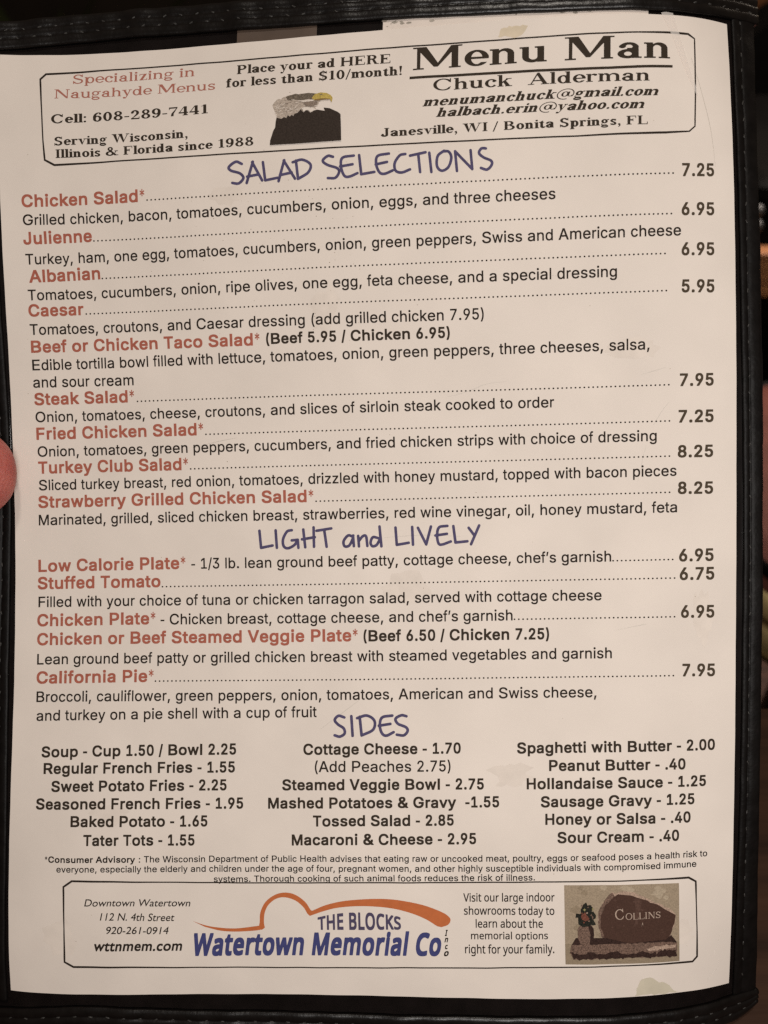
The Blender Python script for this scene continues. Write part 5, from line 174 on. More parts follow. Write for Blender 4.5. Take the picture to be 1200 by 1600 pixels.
GLYPHS=r"""r( 163|102,-64,99,-61,88,-38,73,0,56,63,49,116,50,186,57,235,68,284,82,329,95,361,102,370,141,370,145,368,145,361,120,291,105,224,99,179,97,140,100,98,107,60,118,18,145,-52,145,-59,144,-63,141,-64
r) 163|19,-63,18,-52,39,0,56,60,63,98,66,144,62,196,54,245,37,308,18,361,18,368,22,370,61,370,64,368,71,354,87,312,106,235,114,165,112,102,107,63,98,25,85,-14,64,-62,61,-64
r, 136|24,-78,23,-68,44,58,101,60,103,58,103,48,67,-78
r- 163|17,112,17,159,140,160,146,158,147,116,143,112
r. 136|60,-2,46,3,35,16,31,30,33,47,39,59,53,68,67,70,85,68,96,61,105,47,107,33,105,19,98,9,88,1,78,-2
r/ 136|4,-50,4,-39,90,363,95,366,130,366,133,356,46,-46,43,-51
r1 272|42,1,42,48,119,49,121,54,121,284,119,288,60,239,49,237,47,242,47,292,49,296,116,350,168,350,171,344,171,50,238,48,238,1
r2 272|35,1,34,43,164,200,181,232,184,250,182,270,171,288,157,299,133,304,112,299,96,284,88,270,84,242,80,240,38,240,35,242,36,264,45,298,55,316,67,330,87,344,105,351,143,354,164,351,178,346,206,327,223,302,230,284,233,264,230,225,224,204,206,172,177,134,109,54,115,51,236,50,238,46,238,3,234,0
r3 272|114,-4,93,0,75,7,47,28,34,45,27,63,22,98,26,100,72,100,78,77,86,66,103,52,121,47,138,47,156,51,170,59,182,73,189,91,189,108,184,129,173,144,163,153,149,160,128,164,93,164,89,165,88,168,89,210,157,297,152,299,40,300,37,304,37,346,40,350,226,350,228,346,228,308,149,206,177,200,194,192,212,179,223,164,233,147,239,119,240,91,237,70,230,52,220,35,207,21,194,12,177,3,156,-3
r5 272|116,-4,85,6,66,17,53,30,43,45,36,63,32,84,32,98,78,99,80,98,86,77,102,57,123,47,141,47,162,56,172,66,181,80,188,105,187,133,180,150,170,164,158,175,141,182,127,183,109,179,95,173,81,163,38,168,36,178,53,346,57,350,221,350,225,346,225,318,225,304,221,300,102,299,97,297,90,224,92,223,120,233,144,234,165,231,190,220,210,203,226,178,235,154,239,129,238,94,234,73,222,45,210,28,190,11,165,0,144,-4
r7 272|55,0,54,12,182,298,37,299,33,302,33,348,37,350,237,350,239,344,238,298,105,1
r9 272|77,0,73,3,73,12,144,127,143,129,115,130,94,135,70,149,52,168,40,194,34,222,34,250,39,281,47,302,59,320,70,331,87,343,105,351,126,354,147,354,168,350,185,343,203,330,215,316,225,298,233,278,237,256,238,228,234,200,225,172,210,141,126,1|124,176,136,174,147,176,164,185,180,204,188,228,187,253,178,278,161,297,140,305,121,302,105,292,91,274,84,253,84,225,91,204,106,186
r: 136|60,-2,46,3,35,16,31,30,33,47,39,59,53,68,67,70,85,68,96,61,105,47,107,33,105,19,98,9,88,1,78,-2|60,180,46,185,35,198,31,212,33,229,41,243,53,251,67,253,85,251,97,243,104,233,107,219,105,201,98,191,88,183,74,179
rA 326|8,1,7,12,131,348,137,350,193,349,319,12,318,1,262,1,228,93,102,94,97,92,65,1|116,148,123,145,204,145,207,145,209,148,162,282
rB 326|39,1,39,349,193,349,225,343,252,330,265,320,276,306,284,288,288,270,288,236,281,214,267,196,246,183,263,175,277,164,288,152,299,130,303,106,302,82,296,57,288,42,274,27,256,15,218,3,179,0|97,54,102,51,179,51,204,53,216,57,232,68,242,82,246,96,243,113,235,126,225,137,214,144,200,150,183,153,99,153,97,148|97,204,99,202,172,202,200,209,218,221,228,235,233,253,228,270,213,288,193,297,172,299,99,299,97,295
rC 353|168,-4,136,2,108,13,80,31,56,58,39,87,28,122,24,161,25,203,28,227,39,262,56,292,80,319,108,337,136,348,171,354,206,353,227,350,252,342,273,331,293,315,311,294,322,273,328,255,332,234,329,231,276,231,265,259,252,275,234,289,210,299,175,301,155,297,136,289,119,276,103,259,91,238,83,213,80,185,81,154,86,126,95,105,112,81,136,61,157,52,185,48,217,54,245,69,265,91,276,119,329,119,332,115,331,108,325,84,311,56,293,35,273,19,252,8,227,0,199,-4
rD 353|39,1,39,349,161,350,200,347,242,334,270,318,291,298,309,270,321,239,328,204,328,158,324,124,312,88,297,60,277,40,259,26,231,12,207,5,168,0|95,54,98,51,161,51,200,58,221,67,235,78,257,106,266,127,272,155,272,186,268,214,262,236,250,256,235,273,217,285,200,293,175,298,96,298
rE 326|43,1,43,349,292,350,294,348,295,340,295,302,292,299,105,298,106,202,278,202,281,200,282,158,281,154,278,152,106,152,105,54,110,51,295,50,296,1
rF 298|40,1,40,349,271,350,273,340,273,302,271,300,99,298,100,198,254,197,257,194,257,152,254,147,100,146,97,1
rG 380|176,-4,134,4,106,17,78,36,58,59,42,87,30,122,25,161,26,203,34,241,47,273,64,299,85,320,113,337,145,349,180,354,218,353,239,350,271,339,309,315,328,294,339,276,347,255,351,234,348,231,292,232,282,252,267,272,250,287,229,296,211,301,187,302,163,297,148,292,129,280,110,261,96,238,88,217,84,185,85,154,90,126,100,105,112,87,130,70,152,57,173,50,197,48,225,51,243,58,260,69,273,80,285,97,291,112,294,129,292,132,201,133,200,178,204,182,351,182,354,178,353,115,346,87,334,62,316,40,295,22,271,9,243,0,208,-4
rH 353|37,1,37,349,86,350,93,348,93,205,254,204,260,208,260,348,265,350,314,350,316,344,315,1,261,1,260,152,258,154,97,154,93,152,92,1
rL 272|38,1,37,348,42,350,91,350,94,344,94,53,98,51,252,51,254,46,254,4,253,1,248,0
rM 407|35,1,35,349,102,350,105,348,188,130,203,82,301,348,305,350,371,349,372,1,322,0,319,4,319,247,318,239,228,4,227,1,221,0,180,1,104,197,88,245,87,4,84,0
rO 380|172,-4,134,4,102,18,78,36,57,59,41,87,29,122,25,161,25,203,33,241,46,273,64,299,85,320,113,338,144,349,176,354,218,353,249,346,277,333,302,315,324,290,340,262,351,227,356,189,355,147,351,122,340,87,323,58,298,31,277,17,239,1,204,-4|176,49,200,49,221,53,239,60,258,73,274,90,287,112,295,135,298,154,299,185,295,213,287,238,277,255,262,273,246,286,221,297,200,301,183,302,160,297,141,289,123,276,106,259,95,241,88,224,83,196,82,164,86,136,92,117,102,97,115,80,134,65,155,54
rP 326|41,1,41,349,195,349,233,341,262,326,278,312,289,298,298,278,303,256,304,236,302,211,296,190,286,170,273,155,254,141,240,134,216,127,184,123,100,122,98,1|99,176,104,174,184,174,205,179,219,186,236,204,244,225,244,250,236,270,219,287,195,297,177,299,100,299
rS 326|140,-5,112,-1,91,6,73,14,52,30,38,47,30,65,24,86,24,102,80,103,84,101,91,78,112,58,143,47,168,46,203,52,227,67,238,78,243,90,244,100,242,111,231,124,213,135,182,146,108,165,80,178,65,188,49,203,37,226,33,251,35,272,41,293,52,310,66,324,84,336,105,345,136,353,164,355,196,353,220,347,241,339,272,317,284,303,292,286,297,261,297,254,295,251,241,250,233,272,217,289,192,300,161,304,133,299,108,286,94,267,92,254,94,244,105,231,122,219,154,208,231,187,270,167,287,150,299,128,302,107,302,83,296,62,283,39,267,23,248,12,224,2,206,-2,175,-6
rT 298|126,0,123,1,122,4,121,298,18,300,17,348,21,350,280,350,282,344,282,309,280,300,178,298,177,4,175,0
rW 462|102,0,99,4,7,340,7,349,60,350,63,348,130,86,133,93,200,348,203,350,256,350,261,348,329,85,398,348,406,350,452,350,454,348,455,340,361,1,300,1,231,255,161,1
ra 272|98,-5,74,0,56,7,41,16,29,30,22,44,17,62,17,90,21,106,35,126,63,143,98,151,165,160,179,164,184,170,181,188,175,198,167,205,144,213,123,212,103,205,89,195,74,177,28,188,24,191,24,198,33,216,46,231,63,244,84,253,105,259,133,261,179,255,200,247,217,234,228,219,237,198,240,170,239,2,235,0,189,0,186,2,185,16,182,18,168,8,148,-1,126,-5|103,44,119,42,140,45,154,50,165,58,178,72,182,82,185,114,182,117,112,106,93,100,82,93,73,79,74,65,86,51
rb 272|132,-5,115,-1,104,4,83,22,80,20,79,3,76,0,34,0,29,3,30,349,80,349,81,241,83,234,100,250,121,259,156,261,181,256,205,244,222,230,234,213,247,185,254,150,254,108,247,73,233,41,216,19,191,4,167,-4|129,45,142,43,156,45,177,58,192,80,201,111,201,146,198,164,191,180,183,192,170,204,160,210,146,212,121,209,102,195,88,174,81,143,82,104,91,76,109,55
rc 244|116,-5,95,-1,74,8,56,20,39,42,27,66,20,90,17,115,17,150,23,178,30,199,42,220,56,235,74,248,95,257,116,261,140,261,175,252,200,236,220,209,228,188,228,181,189,169,182,169,170,192,151,207,126,213,109,209,102,205,82,185,70,157,67,122,70,101,77,80,85,66,100,52,112,46,126,43,147,47,161,55,172,66,182,88,189,88,228,78,229,69,221,48,213,34,189,12,172,2,154,-3
rd 272|113,-5,92,-1,64,13,46,30,31,55,23,80,18,118,18,150,25,185,38,213,50,230,67,245,92,256,116,261,148,259,172,249,190,233,192,349,242,349,243,3,239,0,197,0,193,3,193,17,190,23,176,10,158,-1,137,-5|120,45,144,45,155,49,167,59,176,69,184,83,191,115,190,153,178,185,158,205,134,212,111,209,99,202,88,191,81,181,74,164,70,136,72,104,78,83,83,73,99,55,109,48
re 272|128,-5,103,-1,82,7,61,20,42,41,31,62,23,87,19,115,19,150,24,174,33,199,46,220,61,235,79,247,103,257,128,261,152,261,177,256,198,247,217,234,230,220,242,199,250,174,254,143,254,111,250,109,75,109,74,104,80,83,89,67,103,55,115,48,135,43,156,44,173,50,187,61,201,81,247,71,250,69,250,62,236,34,223,20,208,10,194,3,170,-3|74,157,199,157,190,181,177,198,163,208,138,213,114,208,99,199,82,180
rf 136|38,1,37,208,35,211,0,212,0,256,35,258,37,260,38,295,40,316,47,334,59,351,70,358,87,364,119,363,133,358,135,354,126,310,115,309,105,312,94,310,87,302,82,284,82,260,84,258,126,256,127,218,126,212,123,211,84,211,82,208,82,4,81,1,77,0
rg 272|116,-99,81,-92,57,-79,35,-57,28,-43,28,-36,60,-15,67,-14,71,-15,92,-39,106,-47,134,-51,162,-45,176,-36,187,-22,191,-4,191,27,190,30,176,17,162,9,144,4,123,3,106,4,81,11,53,29,42,41,32,59,21,90,18,143,25,185,38,213,51,230,67,245,92,256,116,261,148,259,172,249,190,234,192,237,193,256,239,258,242,256,243,251,243,-1,237,-39,231,-53,221,-67,197,-86,183,-92,158,-98|123,52,148,54,169,66,184,87,191,118,190,153,185,171,179,185,158,205,134,212,113,210,92,195,78,174,70,143,71,108,81,81,99,61,109,55
rh 272|31,1,30,348,35,350,80,350,83,344,84,235,101,249,119,257,140,261,164,261,189,255,206,246,220,233,230,218,239,194,241,172,241,4,238,0,190,1,189,158,186,176,178,192,167,204,150,211,140,212,122,209,105,200,92,186,86,172,83,152,82,1
ri 108|32,0,28,1,28,4,28,253,28,257,32,258,77,257,81,253,81,4,77,0|42,291,30,298,22,312,21,330,24,344,32,354,42,359,60,361,70,358,80,351,86,340,89,323,86,309,79,298,70,293,60,290
rk 244|30,1,29,348,34,350,76,350,79,349,81,344,81,166,83,159,176,256,235,256,236,250,233,243,140,144,243,12,243,4,240,0,182,1,100,108,97,107,81,92,80,1
rl 108|30,1,29,348,34,350,76,350,79,348,79,344,79,4,79,1,76,0
rm 407|32,1,32,257,81,257,84,235,98,248,123,259,140,262,165,261,193,249,214,226,229,242,252,256,273,261,305,262,326,257,340,250,354,239,362,228,372,208,376,180,376,4,375,0,324,1,322,180,319,191,308,203,298,209,280,213,265,211,249,203,238,192,232,176,229,1,178,1,176,180,172,192,161,204,147,211,133,213,119,210,102,200,91,188,85,172,83,1
rn 272|31,1,31,256,80,257,84,235,108,253,140,261,178,258,196,252,210,243,220,233,230,218,240,186,240,1,190,1,189,158,187,176,178,193,167,204,150,211,140,212,122,209,105,200,92,186,86,172,83,152,82,1
ro 272|120,-5,99,-1,78,8,57,23,41,41,29,64,21,90,18,115,19,150,23,174,32,199,45,220,61,236,78,248,99,256,124,261,155,260,180,254,201,243,221,227,236,206,246,185,252,157,254,129,252,97,246,73,239,55,225,34,211,20,194,8,173,-1,148,-5|122,45,138,43,152,45,173,56,191,80,201,115,199,150,193,171,187,183,166,204,155,210,141,212,117,210,106,204,95,195,79,171,71,139,72,111,81,80,101,55
rp 272|30,-94,30,256,79,256,80,239,83,234,104,252,128,260,163,260,191,252,212,239,226,225,241,200,249,176,254,141,254,106,249,78,241,57,230,35,214,18,198,7,174,-3,146,-5,118,-2,98,8,83,22,81,18,80,-94|123,46,146,43,160,46,171,53,190,74,196,88,201,109,202,141,193,176,184,190,174,201,163,208,149,212,125,210,104,197,91,179,81,148,80,116,86,88,100,63,111,53
rr 163|29,1,29,256,75,257,78,238,92,250,113,259,155,260,157,242,157,211,155,208,127,210,106,205,92,194,81,176,79,158,77,1
rs 244|104,-5,73,2,55,11,42,20,31,34,24,48,19,66,20,73,55,81,69,81,75,66,87,53,101,46,122,42,143,45,157,52,169,66,171,78,165,87,153,95,80,114,47,132,38,143,30,160,27,174,28,199,34,216,43,230,59,244,73,251,108,260,153,259,178,251,202,234,212,220,220,202,221,188,174,179,167,192,153,207,139,213,122,214,104,211,90,202,82,192,80,185,82,178,90,168,101,162,174,143,206,126,216,115,224,97,226,62,220,45,213,31,203,20,188,10,171,2,146,-4
rt 136|88,-2,70,2,57,9,46,19,40,30,33,58,33,208,28,211,4,211,0,212,-1,215,0,256,32,258,33,261,33,317,35,323,81,321,81,261,84,258,123,258,127,254,125,212,84,211,82,208,82,68,85,54,91,48,98,45,123,47,132,5,130,1,119,-1
ru 272|105,-3,77,5,59,16,42,39,35,57,30,96,31,257,82,257,83,99,85,82,92,68,105,54,121,47,133,45,154,50,167,57,181,75,187,89,189,106,190,257,240,257,240,1,192,0,190,5,189,24,175,11,150,0,129,-3
rv 244|98,0,7,246,7,256,60,256,123,73,185,256,235,257,238,253,237,246,148,1
rw 353|84,0,80,3,10,246,10,257,61,256,105,88,108,90,152,256,202,256,245,88,250,96,292,256,343,256,343,246,271,1,223,1,178,166,175,168,130,1
ry 244|42,-95,28,-92,25,-88,34,-46,42,-44,60,-46,71,-43,84,-25,95,6,6,248,7,255,11,258,60,256,123,74,184,255,189,258,235,257,238,255,238,248,125,-57,110,-78,91,-90,70,-96
rz 244|23,1,23,41,148,208,30,208,26,211,27,256,217,256,218,214,95,50,219,49,222,43,221,1
r’ 108|28,212,27,219,45,348,95,350,97,345,96,338,67,213,63,211
r  136|
b& 353|132,-4,104,1,79,9,55,23,40,35,28,53,21,70,19,95,20,123,27,140,39,158,54,172,79,189,80,193,58,224,51,249,52,291,63,315,83,334,111,347,146,353,195,350,219,343,246,326,261,304,267,280,266,252,258,228,240,206,202,179,251,129,256,144,257,165,261,170,321,171,329,168,331,144,327,112,322,95,309,70,352,26,353,7,352,3,347,0,275,0,254,18,230,7,202,0,170,-4|143,60,170,60,195,69,199,74,135,137,106,116,100,108,96,95,104,81,114,71,128,64|147,235,149,232,174,249,189,266,190,270,188,276,174,287,160,291,149,288,135,280,128,271,126,266,129,259
b( 163|95,-60,90,-56,71,-11,59,28,52,63,45,126,48,206,65,294,78,336,91,367,98,369,144,369,149,364,149,346,126,280,115,234,108,182,106,140,109,98,114,70,130,14,148,-35,149,-53,147,-58,144,-60
b) 163|18,-60,14,-56,14,-39,33,14,47,63,55,108,57,150,53,199,45,245,32,297,14,346,14,364,16,367,22,369,67,369,71,367,88,329,98,294,110,238,118,168,118,126,115,87,100,14,88,-21,71,-59
b* 190|84,151,81,156,81,219,45,187,42,186,38,187,27,215,28,219,71,250,28,282,27,285,38,314,42,316,81,282,83,285,81,348,105,350,109,348,108,281,147,316,151,313,162,285,161,282,118,250,161,219,162,215,151,187,147,186,108,220,109,152
b- 163|17,107,13,111,13,121,13,163,17,169,140,169,149,167,150,114,147,107
b. 136|56,-2,42,3,31,16,28,33,30,61,39,75,49,81,67,84,88,82,99,75,108,61,110,37,108,19,98,5,88,-1
b/ 136|4,-48,0,-44,0,-26,81,362,88,365,133,364,136,359,136,341,56,-44,49,-48
b0 272|119,-4,88,5,68,18,52,35,36,67,28,95,22,130,20,179,22,221,27,252,36,284,48,308,63,327,81,341,102,350,119,354,151,354,182,346,203,333,219,315,232,291,242,263,250,221,252,179,250,130,244,95,236,67,224,42,208,21,189,7,168,-1,151,-4|127,63,137,61,147,64,168,84,180,112,187,158,186,210,178,245,170,263,161,274,151,284,137,289,119,282,102,263,90,231,85,193,85,147,94,105,105,82,116,70
b1 272|42,1,38,8,39,60,45,63,112,63,114,68,114,260,112,262,66,226,45,227,43,236,44,295,108,349,175,349,178,340,178,64,234,63,241,61,242,4,239,1,234,0
b2 272|34,1,30,8,32,57,151,200,168,228,174,250,170,264,160,278,146,286,132,289,118,284,104,270,97,256,94,232,90,229,34,229,31,236,32,264,40,298,50,316,62,330,77,340,94,349,115,353,139,354,164,352,181,347,211,326,222,312,230,295,237,264,235,218,228,197,210,166,178,124,130,68,136,65,238,64,242,57,241,4,234,0
b4 272|156,1,153,8,153,64,149,67,20,67,15,74,16,124,134,348,142,350,191,350,197,348,198,344,198,326,96,134,100,132,149,132,153,134,153,225,160,229,212,229,216,222,216,134,219,132,247,132,254,129,256,124,256,74,254,69,251,67,219,67,216,64,216,8,213,1
b5 272|112,-3,88,2,70,11,56,22,45,35,36,53,30,70,27,91,29,109,35,111,88,110,96,88,103,77,116,67,133,61,151,67,168,84,177,105,177,126,172,142,161,158,151,167,137,173,130,174,112,170,88,155,70,156,34,161,32,182,49,347,56,350,224,350,229,343,229,294,227,287,221,285,109,285,105,277,102,238,102,236,105,236,123,239,147,239,175,235,200,221,218,203,234,175,242,144,242,95,235,63,227,46,214,28,187,7,154,-3
b6 272|118,-3,101,0,76,11,59,26,45,46,35,70,30,95,30,130,34,158,42,182,57,214,137,347,143,350,199,350,202,348,204,343,204,326,145,228,174,224,192,217,209,205,223,189,235,165,240,144,242,109,239,77,232,56,223,39,212,25,195,11,164,-2|125,63,139,61,157,70,171,88,178,112,174,133,166,147,153,160,136,167,118,160,105,147,97,133,94,116,97,95,104,81,115,70
b7 272|54,0,49,4,49,26,167,284,33,286,30,288,29,295,30,348,40,350,240,349,243,340,242,288,115,4,112,1,107,0
b8 272|115,-4,87,3,62,15,44,32,28,60,23,95,26,133,37,161,56,182,44,203,37,221,33,242,34,273,43,305,55,323,69,336,90,347,108,352,157,353,181,347,202,336,219,319,233,294,238,266,237,235,230,209,215,182,234,161,244,140,249,112,248,78,243,60,235,42,223,27,209,15,192,5,171,-1,150,-4|120,63,139,60,160,67,175,81,182,95,182,109,174,126,164,137,146,146,132,148,115,142,97,126,90,112,88,98,96,81,108,69|128,214,139,213,157,221,170,238,173,252,169,266,160,279,150,286,136,290,122,286,111,279,102,266,98,252,101,238,108,228,118,218
b9 272|73,0,68,4,68,26,127,120,125,122,97,126,80,133,59,148,45,167,36,186,30,214,30,250,35,281,43,302,55,320,66,331,83,343,101,350,122,354,150,354,171,350,188,343,209,328,226,306,234,288,240,264,242,239,241,214,236,186,227,162,209,127,132,1|136,183,150,188,167,204,174,218,178,236,175,253,166,270,153,283,136,290,118,283,106,270,97,253,94,236,97,218,104,204,122,188
bA 353|8,1,4,4,4,26,136,348,145,350,208,350,215,348,348,26,348,3,341,0,274,2,239,89,117,90,112,88,78,1|140,155,212,155,176,251
bB 353|43,1,39,4,38,12,40,348,50,350,214,349,255,340,281,328,303,306,312,288,316,270,317,239,313,218,305,200,288,183,303,172,316,159,324,144,330,127,332,99,330,74,324,57,313,40,298,26,281,15,239,3,197,0|115,68,120,65,214,67,228,71,242,79,251,88,256,102,250,116,242,126,218,141,193,146,116,146|115,211,120,209,183,209,204,213,221,221,232,230,240,242,241,253,236,264,229,270,211,281,186,285,116,285
bC 353|164,-4,125,4,94,18,66,40,45,67,31,97,23,130,19,179,23,221,31,253,46,284,64,308,87,328,115,343,143,351,181,354,223,351,265,338,286,325,307,305,321,284,330,263,335,242,335,224,328,220,269,220,265,222,257,245,248,258,235,270,220,279,202,285,185,287,167,285,150,279,132,269,113,249,102,231,96,214,91,193,91,168,94,144,102,119,118,95,138,77,157,68,181,63,213,68,236,81,252,98,264,126,269,130,332,129,335,123,335,108,328,82,318,60,300,38,276,18,255,8,230,0,199,-4
bF 298|40,1,36,4,35,12,37,348,47,350,274,349,277,344,277,334,277,292,274,286,110,285,109,281,110,205,257,204,261,197,260,143,253,140,110,139,108,4,105,1,99,0
bG 380|176,-4,131,4,100,18,68,42,48,67,33,98,24,130,21,179,24,221,33,252,48,284,68,308,92,328,120,342,152,351,194,354,236,351,257,346,281,337,302,324,324,305,339,284,349,263,355,242,355,224,348,220,285,220,281,223,272,242,262,256,246,271,232,279,215,285,194,288,169,284,155,278,138,268,118,249,107,231,100,214,96,193,95,168,98,144,107,119,125,95,152,74,173,66,190,63,225,67,246,77,263,91,274,105,281,123,278,126,201,126,194,128,191,140,192,182,194,189,201,190,348,190,355,189,358,182,356,112,349,84,337,60,320,39,299,22,274,9,246,0,215,-4
bH 353|37,1,33,4,33,12,34,348,48,350,97,350,102,348,104,214,107,211,244,211,247,211,249,214,251,348,258,350,317,349,320,337,320,12,317,1,258,0,250,4,249,141,247,146,107,146,104,144,103,4,97,0
bJ 272|106,-3,85,0,60,11,43,23,30,39,21,56,16,77,15,133,17,137,22,138,82,137,84,133,85,105,89,88,103,70,117,63,127,61,145,66,155,74,163,84,168,105,169,347,176,350,236,349,239,340,239,102,237,77,232,56,215,28,187,7,155,-3
bL 298|42,1,38,4,37,12,37,344,39,348,45,350,108,349,112,346,113,340,113,68,115,65,280,64,283,57,282,4,280,1,273,0
bM 407|35,1,31,4,31,12,32,348,46,350,109,350,115,348,203,118,217,149,292,348,301,350,368,350,375,348,376,334,376,12,375,2,368,0,315,0,308,4,308,180,305,185,235,4,231,1,224,0,179,0,172,4,102,185,98,183,98,180,98,4,91,0
bP 326|40,1,36,4,36,12,37,348,47,350,201,349,236,342,264,328,279,316,291,302,300,284,306,264,308,232,306,204,300,183,291,166,279,152,264,139,229,123,191,118,110,117,109,4,103,0|110,183,180,183,198,187,212,194,226,208,233,228,233,242,225,260,212,273,191,283,173,285,110,285
bR 353|43,1,39,4,39,12,40,348,50,350,190,350,225,348,260,340,278,332,298,320,316,298,327,274,331,250,330,214,322,186,312,169,295,153,270,138,344,26,344,4,337,0,263,1,183,124,120,125,116,124,116,4,110,0|117,190,194,190,225,198,243,211,251,225,253,239,247,256,232,272,204,283,117,285
bS 326|136,-5,112,-1,87,6,66,16,48,30,35,47,25,65,20,86,21,112,28,115,91,115,94,111,101,89,115,75,136,65,164,60,189,64,213,75,228,90,233,104,227,114,210,127,189,135,105,158,77,170,55,184,40,202,31,225,29,254,32,279,39,296,52,315,73,332,94,343,115,349,150,354,189,354,217,349,238,343,259,332,283,310,294,293,299,275,301,251,299,240,290,238,231,240,223,261,210,276,192,284,168,289,147,287,126,279,109,265,103,251,112,237,129,226,157,216,234,195,259,184,280,170,294,153,304,132,307,100,304,72,297,54,283,34,266,20,245,8,227,2,199,-4
bT 298|119,1,115,4,115,12,115,281,112,285,17,286,13,292,14,347,17,349,24,350,283,349,286,344,286,330,286,292,283,286,185,284,184,4,178,0
bV 326|130,0,126,4,4,324,4,348,18,350,67,350,75,348,161,110,165,105,251,348,259,350,319,349,323,344,322,325,202,4,196,0
ba 272|94,-5,70,0,49,9,34,20,23,34,16,52,13,69,13,97,17,115,31,136,56,151,94,161,164,170,173,174,172,181,168,188,157,197,147,201,133,203,119,200,103,192,84,169,66,168,21,181,21,204,29,220,42,236,59,248,80,258,112,264,136,265,161,264,189,257,209,248,222,237,233,223,241,202,243,174,242,3,234,0,182,0,176,3,175,7,136,-4|109,59,119,57,133,59,154,69,169,87,173,97,174,108,119,101,101,96,91,90,83,80,86,73,94,65
bb 298|142,-4,121,0,100,11,96,3,89,0,37,0,30,3,29,339,29,346,33,350,96,348,98,342,100,250,124,262,149,265,184,264,215,256,240,241,254,227,268,206,277,181,283,146,282,104,274,69,260,41,242,20,215,4,184,-4|149,59,159,58,173,62,194,78,208,104,212,129,208,157,198,178,177,197,156,202,135,197,114,180,104,164,98,132,102,104,112,83,128,68
bc 272|121,-4,93,2,65,16,47,31,30,55,21,80,16,104,15,146,19,174,27,196,40,220,52,234,72,249,93,259,118,264,153,265,177,262,212,249,236,230,249,213,255,199,256,174,253,171,212,161,195,161,191,164,181,183,163,197,142,202,121,197,100,178,88,153,85,129,91,97,99,83,111,70,132,59,149,59,168,66,183,80,191,97,198,101,216,100,254,91,257,87,258,69,251,52,240,34,230,23,212,11,195,3,174,-3,153,-5
bd 298|118,-4,83,4,59,19,38,41,27,62,18,97,16,132,19,174,27,199,39,220,52,235,69,248,90,258,122,265,157,265,181,259,199,251,202,348,209,350,266,349,269,346,270,339,269,3,262,0,209,0,203,3,199,10,181,1,167,-3|137,59,146,58,160,62,181,76,194,97,201,129,197,157,185,181,174,191,164,197,143,202,120,195,101,178,91,157,86,132,91,104,101,84,118,66
be 272|121,-4,93,1,72,11,51,26,33,48,23,69,17,94,15,125,17,164,23,188,37,217,50,234,68,248,89,258,114,264,142,265,166,263,191,257,215,243,229,230,243,209,251,192,257,164,257,108,250,104,89,104,87,101,89,95,98,80,109,69,121,62,135,58,149,58,166,64,180,76,191,93,198,94,212,93,252,83,254,80,254,62,247,44,236,29,222,16,208,8,187,0,170,-4|89,167,96,165,180,165,184,167,176,181,166,192,152,199,138,203,114,195,98,181
bf 163|46,0,42,1,40,8,39,200,4,201,-3,204,-4,256,0,261,39,264,40,302,45,323,56,340,67,351,84,360,102,364,133,364,154,360,163,354,164,344,154,297,147,294,133,294,123,297,117,295,109,287,105,274,105,263,154,260,155,253,156,211,155,204,151,201,105,200,104,4,98,0
bg 298|122,-94,97,-91,76,-84,48,-66,35,-52,27,-39,28,-17,66,3,83,3,88,0,104,-17,118,-26,139,-32,160,-30,181,-22,192,-12,197,-3,200,14,199,17,185,10,164,4,115,4,77,14,59,25,47,35,27,66,20,88,17,105,17,158,27,199,38,217,52,235,77,252,97,260,122,265,157,265,178,261,199,251,203,259,209,262,265,262,269,259,270,252,270,4,268,-21,261,-42,253,-56,241,-68,213,-85,174,-94|134,67,153,67,167,71,178,78,187,88,195,102,201,126,198,154,188,177,167,196,146,202,122,197,105,182,92,161,86,137,89,112,97,93,111,77
bh 298|34,1,30,4,30,12,30,344,31,348,38,350,94,350,99,348,101,344,101,253,104,252,122,259,150,265,178,265,199,262,216,257,237,245,248,235,259,218,265,198,268,176,268,4,265,1,258,0,206,0,199,3,196,166,191,180,178,194,153,202,136,198,121,190,110,180,102,162,100,4,94,0
bi 136|37,1,33,4,33,12,33,256,35,260,40,262,96,262,101,260,103,253,102,4,96,0|54,277,37,284,27,298,25,323,29,340,37,351,51,359,79,360,93,356,104,348,110,334,111,309,108,295,100,285,89,279,79,276
bk 272|34,1,30,4,29,12,29,344,31,348,37,350,93,350,98,348,99,340,100,179,188,260,195,262,254,262,265,259,265,235,171,148,170,144,272,28,274,22,274,4,271,1,265,0,195,2,111,98,99,88,99,8,97,1
bl 136|34,1,31,4,30,12,30,344,31,348,38,350,101,350,105,348,106,340,105,4,97,0
bm 434|34,1,30,4,29,12,29,253,31,260,37,262,93,262,97,260,100,251,132,264,174,266,202,259,212,253,226,240,254,257,272,263,296,266,321,266,338,264,360,256,380,244,390,232,400,211,405,183,405,8,402,1,342,0,335,4,334,172,330,183,324,191,310,199,296,203,279,199,268,192,258,180,254,169,252,4,249,1,244,0,184,2,182,12,181,172,177,184,168,194,160,199,146,203,132,199,118,192,107,180,101,166,100,4,93,0
bn 298|34,1,30,4,30,12,30,253,32,260,38,262,94,262,98,260,101,250,136,263,178,265,216,257,237,245,248,235,259,218,268,183,269,12,266,1,206,0,199,3,197,166,192,180,179,194,153,202,136,198,121,190,110,180,102,162,101,4,94,0
bo 298|129,-4,98,2,77,11,56,26,36,48,26,69,17,104,17,146,21,174,30,199,45,224,63,240,84,253,108,261,133,265,164,265,192,261,217,252,238,239,257,220,269,199,278,174,282,146,282,115,278,87,270,62,258,41,245,27,224,12,199,1,182,-3|140,59,150,58,164,60,178,66,189,75,204,97,211,129,207,153,195,178,175,196,150,202,126,196,107,181,94,160,88,132,91,108,101,86,119,68
